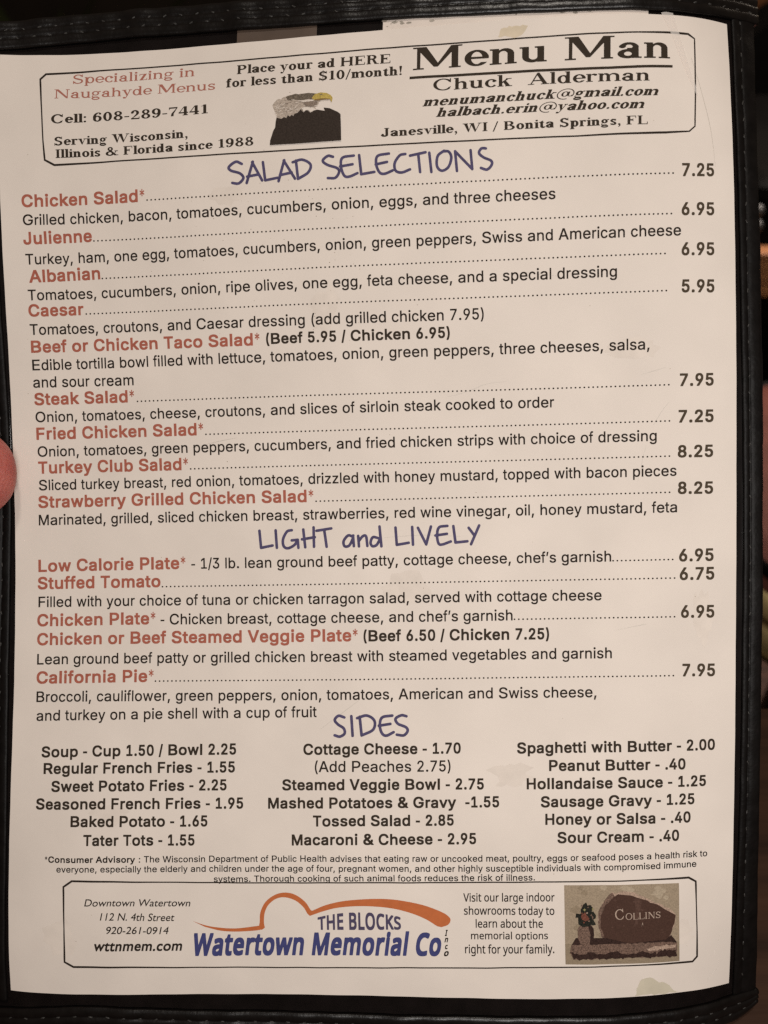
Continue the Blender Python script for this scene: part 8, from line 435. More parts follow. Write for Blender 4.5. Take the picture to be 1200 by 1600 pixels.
SO 380|172,-5,154,-2,130,5,106,17,84,33,62,56,42,86,27,124,20,157,20,193,27,226,42,264,62,295,84,317,106,333,130,345,148,351,174,356,206,356,231,351,268,336,302,312,320,292,341,259,353,228,359,196,359,154,353,122,341,91,324,64,302,38,276,19,249,5,225,-2,206,-6|185,20,206,21,229,28,252,42,277,64,293,88,302,108,311,140,314,164,313,200,306,229,296,256,282,279,260,303,243,315,214,327,190,330,172,328,146,319,127,308,106,289,88,264,78,241,68,206,66,175,67,154,73,122,82,98,99,70,118,48,140,34,160,25
SL 310|20,0,17,4,18,19,42,20,44,24,44,326,42,330,18,331,17,348,21,350,122,350,124,346,123,331,93,330,91,328,92,21,273,20,275,24,275,98,278,101,292,101,295,97,295,2,291,0
SI 165|22,0,20,4,21,19,48,20,50,24,50,326,48,330,21,331,20,348,24,350,123,350,125,346,124,331,99,330,97,326,97,24,99,20,124,19,125,2,122,0
S  125|
MM 460|16,0,14,4,15,22,46,23,50,25,50,324,48,327,14,328,14,349,129,350,134,348,236,91,350,348,354,350,450,349,450,328,417,327,415,324,415,26,417,23,438,22,438,1,336,0,332,2,333,22,354,23,356,25,356,242,349,234,237,32,232,30,202,30,198,34,84,260,81,264,80,25,82,23,112,22,113,2,110,0
Me 225|102,-4,81,2,69,8,51,21,36,38,22,62,16,78,10,110,10,130,15,157,22,178,39,205,55,222,68,231,92,241,106,245,129,245,148,240,165,232,182,221,200,201,214,174,221,156,224,139,224,115,219,108,216,107,69,106,71,85,79,61,93,38,108,28,118,26,130,29,144,41,154,54,207,54,204,46,195,33,178,17,160,5,132,-4|71,139,162,138,165,139,166,142,158,175,148,193,140,204,132,210,123,213,112,213,99,207,85,192,75,168,70,146
Mn 260|8,0,5,4,6,22,27,23,29,25,29,211,27,215,6,217,6,239,86,240,88,238,88,220,90,218,111,235,132,243,156,243,164,241,188,228,199,217,209,202,218,176,220,166,220,25,222,23,243,22,243,1,138,1,138,22,159,23,161,25,161,166,158,176,148,192,135,201,124,203,110,198,100,190,91,175,88,160,88,25,90,23,111,22,111,1
Mu 260|110,-4,88,1,66,13,52,25,37,48,29,79,29,212,27,215,6,217,5,238,9,240,87,239,88,82,89,73,93,62,104,48,117,41,130,41,138,43,149,50,158,63,161,76,161,212,159,215,138,217,137,238,141,240,218,240,220,236,220,25,222,23,243,22,244,2,240,0,165,0,162,1,159,6,134,-3
Ma 245|98,-4,80,-1,58,7,42,17,28,31,20,45,16,56,16,78,18,85,29,106,51,124,70,133,99,139,101,156,144,157,146,169,152,172,149,184,142,196,130,205,122,207,106,205,99,201,91,193,90,176,83,163,70,155,58,153,50,155,30,166,29,187,37,202,66,229,84,238,102,243,132,243,154,237,171,228,188,212,200,193,205,176,203,162,203,25,206,23,229,22,230,2,226,0,142,1,116,-4|101,36,111,35,128,41,137,50,142,62,142,73,136,85,124,96,116,99,99,99,90,96,81,88,73,72,73,62,80,48,87,41
MC 360|168,-5,150,-2,126,5,106,14,90,25,64,48,51,64,36,88,22,122,16,156,16,196,19,216,28,246,42,272,64,303,90,325,106,336,126,345,150,352,170,356,212,354,248,343,268,333,298,311,299,355,302,357,314,357,316,354,316,238,314,234,300,235,290,250,282,252,262,283,242,304,219,318,198,324,165,323,136,310,123,300,107,283,97,268,87,247,77,217,73,187,73,163,78,132,87,103,102,74,115,58,136,40,154,31,172,26,198,26,212,29,231,38,252,54,267,73,280,94,291,95,304,109,319,104,300,74,299,42,282,26,248,7,226,-1,201,-6
Mh 260|8,0,5,4,6,22,27,23,29,26,29,320,27,324,6,328,5,348,9,350,86,350,88,346,88,218,90,218,111,235,124,241,132,243,156,243,171,238,186,229,204,210,213,192,220,168,220,25,222,23,243,22,244,2,240,0,138,1,138,22,159,23,161,25,161,166,158,176,148,192,135,201,124,203,110,198,100,190,91,175,88,160,88,25,90,23,111,22,111,1
Mc 215|102,-4,81,2,69,8,51,21,36,38,22,62,16,78,10,110,10,130,15,157,22,178,39,205,55,222,68,231,92,241,106,245,129,245,156,237,182,221,200,200,215,172,213,170,195,169,188,157,174,148,156,148,147,152,140,158,135,170,134,182,143,199,141,203,132,210,123,213,110,213,99,207,88,196,79,180,70,146,68,103,78,64,93,38,102,31,116,26,130,29,137,34,152,52,160,69,178,68,179,52,182,50,202,50,205,48,196,34,178,17,159,4,132,-4
Mk 260|8,0,5,4,6,22,27,23,29,26,29,320,27,324,6,328,5,348,9,350,86,350,88,346,88,140,149,218,150,240,244,239,244,217,190,216,146,164,152,162,218,25,222,23,255,22,256,2,252,0,135,1,134,20,136,23,144,23,145,25,110,115,106,118,88,97,88,26,90,23,111,22,111,1
MA 370|8,0,5,4,6,22,48,23,51,25,165,349,199,349,330,25,333,23,367,22,368,1,226,0,224,4,225,22,254,23,256,25,228,98,104,99,100,97,74,25,76,23,114,22,114,1|114,132,212,131,215,133,164,269,161,268,150,236,115,140
Ml 120|8,0,5,4,6,22,27,23,29,26,29,320,27,324,6,328,5,348,9,350,86,350,88,346,88,26,90,23,111,22,112,2,108,0
Md 260|96,-4,81,1,66,8,51,20,40,32,25,58,18,79,13,106,13,136,22,175,34,199,43,211,58,226,78,238,100,245,120,245,138,240,161,229,161,322,159,324,138,328,138,349,218,350,220,346,220,26,222,23,243,22,244,2,240,0,164,0,161,2,161,12,159,12,140,1,124,-4|106,30,112,29,118,31,125,36,132,44,143,68,149,103,149,138,141,176,130,199,120,208,111,212,97,206,85,192,76,168,71,140,71,97,78,67,90,41,99,32
Mr 200|8,0,5,4,6,22,27,23,29,25,29,211,27,215,6,217,6,239,86,240,88,238,88,214,112,236,128,243,147,243,158,239,172,237,183,230,192,217,193,200,189,191,177,180,170,177,153,178,141,185,132,199,129,200,99,199,94,194,88,182,88,25,90,23,118,22,118,1
Mm 395|8,0,5,4,6,22,27,23,29,25,29,211,27,215,6,217,6,240,86,240,88,238,88,220,105,234,120,241,128,243,148,243,160,240,174,231,187,218,197,202,200,201,218,222,244,238,262,243,290,243,308,238,326,229,344,213,353,200,362,180,365,162,365,25,368,23,388,22,388,1,284,1,284,22,304,23,307,25,307,162,302,176,288,192,279,198,260,203,244,201,226,192,213,176,208,162,208,25,210,23,224,22,224,1,134,1,134,22,147,23,149,25,149,164,146,178,137,193,132,198,118,203,110,200,100,193,91,176,88,160,88,25,90,23,111,22,111,1
M  125|"""

# ---------------------------------------------------------------- materials
def material(name, color, rough=0.6, var=0.0, scale=200, bump=0.0, bump_scale=None, coat=0.0, metallic=0.0, spec=0.5, color2=None, detail=4, stretch=None):
    m = bpy.data.materials.new(name)
    m.use_nodes = True
    nt = m.node_tree
    b = nt.nodes['Principled BSDF']
    b.inputs['Base Color'].default_value = (*color, 1)
    b.inputs['Roughness'].default_value = rough
    b.inputs['Metallic'].default_value = metallic
    b.inputs['Specular IOR Level'].default_value = spec
    b.inputs['Coat Weight'].default_value = coat
    b.inputs['Coat Roughness'].default_value = 0.35
    tc = nt.nodes.new('ShaderNodeTexCoord')
    src = tc.outputs['Object']
    if stretch:
        mp = nt.nodes.new('ShaderNodeMapping')
        mp.inputs['Scale'].default_value = stretch
        nt.links.new(src, mp.inputs['Vector'])
        src = mp.outputs['Vector']
    if var or color2:
        n = nt.nodes.new('ShaderNodeTexNoise')
        n.inputs['Scale'].default_value = scale
        n.inputs['Detail'].default_value = detail
        nt.links.new(src, n.inputs['Vector'])
        r = nt.nodes.new('ShaderNodeValToRGB')
        r.color_ramp.elements[0].position = 0.3
        r.color_ramp.elements[1].position = 0.7
        c2 = color2 or tuple(min(1, c * (1 + var)) for c in color)
        c1 = color if color2 else tuple(c * (1 - var) for c in color)
        r.color_ramp.elements[0].color = (*c1, 1)
        r.color_ramp.elements[1].color = (*c2, 1)
        nt.links.new(n.outputs['Fac'], r.inputs['Fac'])
        nt.links.new(r.outputs['Color'], b.inputs['Base Color'])
    if bump:
        n2 = nt.nodes.new('ShaderNodeTexNoise')
        n2.inputs['Scale'].default_value = bump_scale or scale
        n2.inputs['Detail'].default_value = 5
        nt.links.new(src, n2.inputs['Vector'])
        bp = nt.nodes.new('ShaderNodeBump')
        bp.inputs['Strength'].default_value = bump
        bp.inputs['Distance'].default_value = 0.001
        nt.links.new(n2.outputs['Fac'], bp.inputs['Height'])
        nt.links.new(bp.outputs['Normal'], b.inputs['Normal'])
    return m

M = {}
M['paper'] = material('menu paper', (0.80, 0.715, 0.643), 0.72, var=0.045, scale=35, detail=9, bump=0.03, bump_scale=500, coat=0.02, spec=0.25)
M['white_paper'] = material('white card', (0.78, 0.69, 0.62), 0.6, var=0.04, scale=120)
M['tan_paper'] = material('tan card', (0.085, 0.056, 0.040), 0.6, var=0.10, scale=150)
M['ink'] = material('black ink', (0.030, 0.022, 0.017), 0.7, spec=0.08)
M['ink_fine'] = material('dense black ink', (0.014, 0.010, 0.008), 0.7, spec=0.05)
M['ink_bold'] = material('dark bold ink', (0.042, 0.031, 0.022), 0.7, spec=0.08)
M['ink_price'] = material('brown grey ink', (0.075, 0.055, 0.036), 0.7, spec=0.08)  # colour lightened to stand in for the plastic sleeve's haze
M['ink_red'] = material('brick red ink', (0.41, 0.125, 0.085), 0.7, var=0.12, scale=900, spec=0.08)
M['ink_red_light'] = material('faded red ink', (0.42, 0.155, 0.115), 0.7, spec=0.08)
M['ink_violet'] = material('violet blue ink', (0.088, 0.075, 0.150), 0.7, var=0.18, scale=700, spec=0.08)
M['ink_blue'] = material('logo blue ink', (0.060, 0.066, 0.190), 0.5, var=0.1, scale=700, spec=0.08)
M['ink_slate'] = material('slate ink', (0.085, 0.07, 0.125), 0.7, spec=0.08)
M['ink_orange'] = material('orange ink', (0.54, 0.155, 0.055), 0.5, var=0.06, scale=600, spec=0.08)
M['stain'] = material('dried grease stain', (0.70, 0.595, 0.45), 0.7, var=0.07, scale=300, spec=.1)
M['stain_green'] = material('dried pale stain', (0.62, 0.56, 0.44), 0.7, var=0.05, scale=300, spec=.1)
M['smudge'] = material('faint smudge', (0.775, 0.688, 0.613), 0.7, var=0.05, scale=260, detail=8, spec=0.2)
M['scuff'] = material('fine scuff', (0.60, 0.545, 0.48), 0.5)
M['speck'] = material('dust speck', (0.40, 0.33, 0.26), 0.7)
for nm, c, v in (('feather_grey', (0.46, 0.385, 0.32), .2), ('feather_dark', (0.15, 0.12, 0.09), .35), ('feather_white', (0.76, 0.68, 0.605), .08), ('feather_shade', (0.25, 0.195, 0.155), .2),
              ('beak_yellow', (0.50, 0.37, 0.10), .2), ('beak_shade', (0.24, 0.15, 0.06), .2), ('eagle_body', (0.042, 0.031, 0.025), .2),
              ('photo_wall', (0.35, 0.275, 0.195), .14), ('photo_floor', (0.29, 0.225, 0.155), .14), ('stone_light', (0.42, 0.30, 0.23), .3), ('stone_mid', (0.165, 0.105, 0.08), .45),
              ('stone_sheen', (0.098, 0.054, 0.041), .2), ('photo_light', (0.43, 0.35, 0.255), .12), ('stone_face', (0.074, 0.039, 0.029), .15), ('stone_dark', (0.040, 0.022, 0.018), .35), ('flower_dark', (0.022, 0.022, 0.017), .4), ('flower_red', (0.17, 0.062, 0.042), .3),
              ('flower_yellow', (0.27, 0.24, 0.11), .2), ('letter_gold', (0.46, 0.35, 0.28), .1)):
    M[nm] = material(nm.replace('_', ' ') + ' ink', c, 0.7, var=min(.6, v * 1.4), scale=2600, detail=8, spec=0.08)
M['vinyl'] = material('black vinyl', (0.0050, 0.0040, 0.0037), 0.32, var=0.35, scale=300, bump=0.10, bump_scale=900, spec=0.36)
M['vinyl_side'] = material('black vinyl of the side hems', (0.0050, 0.0040, 0.0037), 0.48, var=0.35, scale=300, bump=0.12, bump_scale=900, spec=0.15)
M['vinyl_smooth'] = material('black vinyl lining', (0.0060, 0.0042, 0.0040), 0.6, var=0.3, scale=180, spec=0.06)
M['thread'] = material('black thread', (0.034, 0.031, 0.028), 0.45, var=0.3, scale=2000, bump=0.4, bump_scale=3000)

def clear_plastic(name, gloss, tint, rough):
    m = bpy.data.materials.new(name)
    m.use_nodes = True
    nt = m.node_tree
    for n in list(nt.nodes):
        if n.type != 'OUTPUT_MATERIAL':
            nt.nodes.remove(n)
    out = [n for n in nt.nodes if n.type == 'OUTPUT_MATERIAL'][0]
    tr = nt.nodes.new('ShaderNodeBsdfTransparent')
    tr.inputs[0].default_value = (*tint, 1)
    gl = nt.nodes.new('ShaderNodeBsdfGlossy')
    gl.inputs['Roughness'].default_value = rough
    mx = nt.nodes.new('ShaderNodeMixShader')
    mx.inputs[0].default_value = gloss
    nt.links.new(tr.outputs[0], mx.inputs[1])
    nt.links.new(gl.outputs[0], mx.inputs[2])
    nt.links.new(mx.outputs[0], out.inputs[0])
    return m
M['sleeve'] = clear_plastic('clear plastic sleeve', 0.012, (0.995, 0.99, 0.985), 0.15)
M['crease'] = clear_plastic('creased clear plastic', 0.16, (0.99, 0.99, 0.99), 0.4)
for n_ in M['crease'].node_tree.nodes:
    if n_.type == 'MIX_SHADER':
        d_ = M['crease'].node_tree.nodes.new('ShaderNodeBsdfDiffuse')
        d_.inputs[0].default_value = (0.98, 0.91, 0.85, 1)  # warm white mixed in paints the bright streak along the crease
        n_.inputs[0].default_value = 0.45
        M['crease'].node_tree.links.new(d_.outputs[0], n_.inputs[2])

def skin_material():
    m = material('skin', (0.42, 0.092, 0.078), 0.5, scale=160, color2=(0.53, 0.155, 0.125), detail=6, bump=0.6, bump_scale=1300, spec=0.35)
    b = m.node_tree.nodes['Principled BSDF']
    b.inputs['Subsurface Weight'].default_value = 0.35
    b.inputs['Subsurface Radius'].default_value = (1.0, 0.35, 0.2)
    b.inputs['Subsurface Scale'].default_value = 0.003
    return m
M['skin'] = skin_material()
M['nail'] = material('fingernail', (0.52, 0.20, 0.165), 0.38, spec=0.35)

def wood_material(name, c1, c2, stretch, rough=0.45, scale=9):
    m = material(name, c1, rough, scale=scale, color2=c2, detail=8, stretch=stretch, bump=0.15, bump_scale=scale * 3, spec=0.2)
    return m
M['table_wood'] = wood_material('dark brown table wood', (0.020, 0.0085, 0.0045), (0.058, 0.026, 0.014), (1.2, 14, 14), 0.6)
M['rail_wood'] = wood_material('red brown rail wood', (0.13, 0.052, 0.022), (0.30, 0.135, 0.062), (1.0, 16, 16))
M['floor'] = wood_material('dark floor boards', (0.016, 0.009, 0.007), (0.04, 0.02, 0.014), (0.6, 8, 8), 0.4)
M['wall'] = material('dark brown wall paint', (0.030, 0.021, 0.014), 0.7, var=0.3, scale=6)
M['cream'] = material('cream wall paint', (0.62, 0.53, 0.40), 0.7, var=0.05, scale=10)
M['booth'] = material('black booth vinyl', (0.0022, 0.0018, 0.0017), 0.6, var=0.3, scale=60, spec=0.05)
M['seat_red'] = material('red brown seat vinyl', (0.125, 0.04, 0.03), 0.45, var=0.15, scale=60, bump=0.2, bump_scale=300)
M['brass'] = material('polished brass', (0.95, 0.76, 0.38), 0.32, var=0.1, scale=40, metallic=1.0)
M['chrome'] = material('worn metal stud', (0.09, 0.09, 0.092), 0.55, metallic=1.0)
M['black_metal'] = material('black painted metal', (0.012, 0.012, 0.012), 0.4)
M['leaf'] = material('dark green leaf', (0.030, 0.042, 0.012), 0.5, var=0.35, scale=30)
M['clay'] = material('tan clay pot', (0.22, 0.13, 0.06), 0.7, var=0.15, scale=25)

# ---------------------------------------------------------------- helpers
def link(name, me, mat=None, parent=None):
    o = bpy.data.objects.new(name, me)
    COL.objects.link(o)
    if mat is not None:
        for mm_ in (mat if isinstance(mat, list) else [mat]):
            me.materials.append(mm_)
    if parent is not None:
        o.parent = parent
    return o

def mesh_from(verts, faces, smooth=False, fmat=None):
    me = bpy.data.meshes.new('mesh')
    me.from_pydata([tuple(map(float, v)) for v in verts], [], faces)
    if smooth:
        me.polygons.foreach_set('use_smooth', [True] * len(me.polygons))
    if fmat:
        me.polygons.foreach_set('material_index', fmat)
    me.update()
    return me

def thing(name, label, cat, matrix=None, group=None):
    o = bpy.data.objects.new(name, None)
    o.empty_display_size = 0.05
    COL.objects.link(o)
    if matrix is not None:
        o.matrix_world = matrix
    o['label'] = label
    o['category'] = cat
    if group:
        o['group'] = group
    return o

def structure(name, me, mat):
    o = link(name, me, mat)
    o['kind'] = 'structure'
    return o

def box(x0, x1, y0, y1, z0, z1, bevel=0.0, seg=3):
    bm = bmesh.new()
    bmesh.ops.create_cube(bm, size=1)
    for v in bm.verts:
        v.co = Vector((x0 + (v.co.x + .5) * (x1 - x0), y0 + (v.co.y + .5) * (y1 - y0), z0 + (v.co.z + .5) * (z1 - z0)))
    if bevel:
        bmesh.ops.bevel(bm, geom=bm.edges[:], offset=bevel, segments=seg, profile=0.6, affect='EDGES')
    me = bpy.data.meshes.new('mesh')
    bm.to_mesh(me)
    bm.free()
    return me

def lathe(profile, seg=64):
    v, f = [], []
    for r, z in profile:
        for k in range(seg):
            a = 2 * math.pi * k / seg
            v.append((r * math.cos(a), r * math.sin(a), z))
    n = len(profile)
    for i in range(n - 1):
        for k in range(seg):
            f.append((i * seg + k, i * seg + (k + 1) % seg, (i + 1) * seg + (k + 1) % seg, (i + 1) * seg + k))
    return mesh_from(v, f, True)

# ---------------------------------------------------------------- the gently bent sheet that page and cover follow
W, H = 0.2159, 0.2794
HM = [(2,0),(1,1),(0,2),(3,0),(2,1),(1,2),(0,3),(4,0),(3,1),(2,2),(1,3),(0,4),(5,0),(4,1),(6,0),(5,1),(4,2),(3,2)]
DM = [(2,0),(1,1),(0,2),(3,0),(2,1),(1,2),(0,3),(0,4),(4,0),(1,3),(3,1)]
SG = np.array(SURF)
def sheet_inside(u, v):
    a = (u - W / 2) / (W / 2)
    b = (v - H / 2) / (H / 2)
    h = 0 * a; dx = 0 * a; dy = 0 * a
    for c, (i, j) in zip(SG[6:24], HM): h = h + c * a**i * b**j
    for c, (i, j) in zip(SG[24:35], DM): dx = dx + c * a**i * b**j
    for c, (i, j) in zip(SG[35:46], DM): dy = dy + c * a**i * b**j
    ripple = (np.sin(u * 310 + v * 120 + 1.0) * np.sin(v * 240 - u * 90) * .000085 + np.sin(u * 610 - v * 330 + .4) * np.sin(v * 520 + 2.1) * .000026)
    return np.stack([u - W / 2 + dx * .1, H / 2 - v + dy * .1, h * .1 + ripple], -1)

def S(u, v, n=0.0):
    """page millimetres (u right, v down, n towards the reader) to metres in the page's own frame"""
    u = np.asarray(u, float) / 1000; v = np.asarray(v, float) / 1000; n = np.asarray(n, float) / 1000
    u, v, n = np.broadcast_arrays(u, v, n)
    uc = np.clip(u, 0, W); vc = np.clip(v, 0, H); e = 1e-4
    P = sheet_inside(uc, vc)
    su = np.where(uc > W / 2, -e, e); sv = np.where(vc > H / 2, -e, e)
    gu = (sheet_inside(uc + su, vc) - P) / su[..., None]
    gv = (sheet_inside(uc, vc + sv) - P) / sv[..., None]
    N = np.cross(gv, gu)
    N /= np.linalg.norm(N, axis=-1, keepdims=True)
    return P + gu * (u - uc)[..., None] + gv * (v - vc)[..., None] + N * n[..., None]

def rodrigues(w):
    w = Vector(w)
    return Matrix.Rotation(w.length, 3, w.normalized())
PAGE_M = camera_m = (Matrix.Translation((0, 0, CAMERA_Z)) @ Matrix.Rotation(PITCH, 4, 'X')
                     @ Matrix.Translation(SG[3:6]) @ rodrigues(SG[:3]).to_4x4())

def slab(us, vs, top, bot, hole=None):
    """a solid sheet over the grid us x vs; top and bot are heights n in mm (numbers or functions)"""
    U, V = np.meshgrid(us, vs)
    T_ = S(U, V, top(U, V) if callable(top) else top).reshape(-1, 3)
    B_ = S(U, V, bot).reshape(-1, 3)
    nu, nv = len(us), len(vs)
    N = nu * nv
    f = []
    for j in range(nv - 1):
        for i in range(nu - 1):
            a = j * nu + i
            f.append((a, a + nu, a + nu + 1, a + 1))
            f.append((N + a, N + a + 1, N + a + nu + 1, N + a + nu))
    rim = [i for i in range(nu)] + [j * nu + nu - 1 for j in range(1, nv)] + [(nv - 1) * nu + i for i in range(nu - 2, -1, -1)] + [j * nu for j in range(nv - 2, 0, -1)]
    R_ = len(rim)
    for i in range(R_):          # the cut edge has corners of its own, so that the face stays evenly shaded up to it
        j = (i + 1) % R_
        f.append((2 * N + i, 2 * N + j, 2 * N + R_ + j, 2 * N + R_ + i))
    return mesh_from(np.vstack([T_, B_, T_[rim], B_[rim]]), f, True)

# ---------------------------------------------------------------- lettering
GL = {}
for line in GLYPHS.strip('\n').split('\n'):
    key = (line[0], line[1])
    parts = line[3:].split('|')
    cs = []
    for q in parts[1:]:
        if q:
            a = np.array([int(t) for t in q.split(',')], float).reshape(-1, 2)
            cs.append(a)
    GL[key] = (float(parts[0]), cs)
_tri = {}
def inside(p, c):
    x, y = p
    q = np.roll(c, -1, 0)
    k = ((c[:, 1] > y) != (q[:, 1] > y))
    with np.errstate(divide='ignore', invalid='ignore'):
        xi = (q[:, 0] - c[:, 0]) * (y - c[:, 1]) / (q[:, 1] - c[:, 1]) + c[:, 0]
    return bool((k & (x < xi)).sum() % 2)
def fill(cs):
    """2-D contours (even-odd) to points and triangles: every outer contour is filled with its own holes"""
    cs = [np.asarray(c, float) for c in cs]
    start = np.cumsum([0] + [len(c) for c in cs])
    holders = [[j for j in range(len(cs)) if j != i and inside(cs[i][0], cs[j])] for i in range(len(cs))]
    tris = []
    for i, c in enumerate(cs):
        if len(holders[i]) % 2:
            continue
        group = [i] + [k for k in range(len(cs)) if i in holders[k] and len(holders[k]) == len(holders[i]) + 1]
        idx = np.concatenate([np.arange(start[k], start[k + 1]) for k in group])
        t = tessellate_polygon([[Vector((p[0], p[1], 0)) for p in cs[k]] for k in group])
        tris += [tuple(int(idx[q]) for q in x) for x in t]
    return np.vstack(cs), tris
def glyph(key):
    if key not in _tri:
        _tri[key] = fill(GL[key][1]) if GL[key][1] else (np.zeros((0, 2)), [])
    return _tri[key]

def up_faces(P, F):
    """turn triangles so that they face the reader (+n) given their u,v corners (v runs down)"""
    out = []
    for a, b, c in F:
        s = (P[b][0] - P[a][0]) * (P[c][1] - P[a][1]) - (P[b][1] - P[a][1]) * (P[c][0] - P[a][0])
        out.append((a, c, b) if s > 0 else (a, b, c))
    return out

INK = 0.05
def refine(pts, tris, maxlen):
    bm = bmesh.new()
    vs = [bm.verts.new((p[0], p[1], 0)) for p in pts]
    for f in tris:
        try:
            bm.faces.new([vs[i] for i in f])
        except ValueError:
            pass
    for _ in range(6):
        ed = [e for e in bm.edges if e.calc_length() > maxlen]
        if not ed:
            break
        bmesh.ops.subdivide_edges(bm, edges=ed, cuts=1)
        bmesh.ops.triangulate(bm, faces=bm.faces[:])
    bm.verts.index_update()
    P = np.array([v.co[:2] for v in bm.verts])
    F = up_faces(P, [tuple(v.index for v in f.verts) for f in bm.faces])
    bm.free()
    return P, F

def lettering(text, font, u0, v0, u1, v1, cap, shear=0.0, n=INK, arch=None):
    x = 0.0
    P, F = [], []
    for ch in text:
        adv, cs = GL[(font, ch)] if (font, ch) in GL else (125, [])
        p, t = glyph((font, ch)) if cs else (np.zeros((0, 2)), [])
        k = sum(len(q) for q in P)
        if len(p):
            P.append(p + [x, 0])
            F += [(a + k, b + k, c + k) for a, b, c in t]
        x += adv
    P = np.vstack(P)
    P[:, 0] += P[:, 1] * shear
    lo, hi = P[:, 0].min(), P[:, 0].max()
    f = (P[:, 0] - lo) / (hi - lo)
    y = P[:, 1] / 350.0 * cap
    if arch is not None:
        y = y * arch(f)
    dirv = np.array([u1 - u0, v1 - v0])
    L = np.hypot(*dirv)
    nrm = np.array([dirv[1], -dirv[0]]) / L
    U = u0 + f * dirv[0] + y * nrm[0]
    V = v0 + f * dirv[1] + y * nrm[1]
    P, F = refine(np.stack([U, V], 1), F, 1.5 if cap > 2.6 else 2.2)
    return mesh_from(S(P[:, 0], P[:, 1], n), F)

def flat_shape(cs, n=INK, maxlen=2.0):
    """filled outlines given directly in page millimetres, cut fine enough to follow the bend"""
    P, F = refine(*fill(cs), maxlen)
    return S(P[:, 0], P[:, 1], n), F

def ribbon(pts, width, n=INK, closed=False, step=1.2):
    P = np.array(pts, float).reshape(-1, 2)
    if closed:
        P = np.vstack([P, P[:1]])
    Q, wd = [], []
    width = list(np.atleast_1d(width))
    if closed and len(width) > 1:
        width = width + width[:1]
    ws = np.broadcast_to(width, len(P)).astype(float)
    for i in range(len(P) - 1):
        k = max(1, int(np.hypot(*(P[i + 1] - P[i])) / step))
        for j in range(k):
            Q.append(P[i] + (P[i + 1] - P[i]) * j / k)
            wd.append(ws[i] + (ws[i + 1] - ws[i]) * j / k)
    if not closed:
        Q.append(P[-1]); wd.append(ws[-1])
    Q = np.array(Q); wd = np.array(wd)
    T = (np.roll(Q, -1, 0) - np.roll(Q, 1, 0))
    if not closed:
        T[0] = Q[1] - Q[0]; T[-1] = Q[-1] - Q[-2]
    T /= np.linalg.norm(T, axis=1, keepdims=True) + 1e-12
    Nn = np.stack([T[:, 1], -T[:, 0]], 1)
    A = Q + Nn * wd[:, None] / 2; B = Q - Nn * wd[:, None] / 2
    m = len(Q)
    P2 = np.vstack([A, B])
    F = []
    for i in range(m if closed else m - 1):
        j = (i + 1) % m
        F += [(i, j, m + j), (i, m + j, m + i)]
    return S(P2[:, 0], P2[:, 1], n), up_faces(P2, F)

def pairs(a):
    return np.array(a, float).reshape(-1, 2)

# ---------------------------------------------------------------- the place around the menu
def plane(x0, x1, y0, y1, z):
    return mesh_from([(x0, y0, z), (x1, y0, z), (x1, y1, z), (x0, y1, z)], [(0, 1, 2, 3)])
structure('floor', plane(-3, 4, -2, 3.2, 0), M['floor'])
t = thing('wall', 'dark brown wall far behind the menu', 'wall', Matrix.Identity(4))
link('wall_panel', box(-3, 1.05, 2.9, 3.0, 0, 2.8), M['wall'], t)
t = thing('wall', 'cream wall beyond the black bench, glimpsed at the top right corner', 'wall', Matrix.Identity(4))
link('wall_panel', box(1.05, 4, 2.9, 3.0, 0, 2.8), M['cream'], t)
link('chair_rail', box(1.05, 4, 2.87, 2.897, 0.655, 0.80, 0.006), M['rail_wood'], t)

t = thing('restaurant_table', 'dark brown wooden table under the lower edge of the menu', 'table', Matrix.Translation((-0.12, 0.0, 0)))
link('table_top', box(-0.55, 0.62, -0.40, 0.205, TABLE_Z - 0.035, TABLE_Z, 0.004), M['table_wood'], t)
link('pedestal', box(-0.05, 0.05, -0.15, -0.05, 0.03, TABLE_Z - 0.035, 0.01), M['black_metal'], t)
link('base', box(-0.28, 0.28, -0.33, 0.13, 0.0, 0.03, 0.008), M['black_metal'], t)

t = thing('bar_stool', 'round stool with red brown padded seat and shiny brass rim beside the menu', 'stool', Matrix.Translation((0.463, 0.556, 0)))
link('seat', lathe([(0.0, 0.622), (0.10, 0.621), (0.165, 0.617), (0.186, 0.610), (0.191, 0.602), (0.191, 0.588)]), M['seat_red'], t)
link('piping', lathe([(0.184, 0.608), (0.187, 0.613), (0.191, 0.612), (0.193, 0.607), (0.191, 0.602)]), M['booth'], t)
link('rim', lathe([(0.184, 0.592), (0.190, 0.591), (0.201, 0.578), (0.203, 0.574), (0.201, 0.571), (0.204, 0.569), (0.214, 0.556), (0.216, 0.551), (0.214, 0.547), (0.0, 0.545)]), M['brass'], t)
link('column', lathe([(0.03, 0.545), (0.03, 0.03)], 24), M['black_metal'], t)
link('base', lathe([(0.0, 0.0), (0.20, 0.0), (0.20, 0.012), (0.04, 0.035), (0.03, 0.04)], 48), M['black_metal'], t)

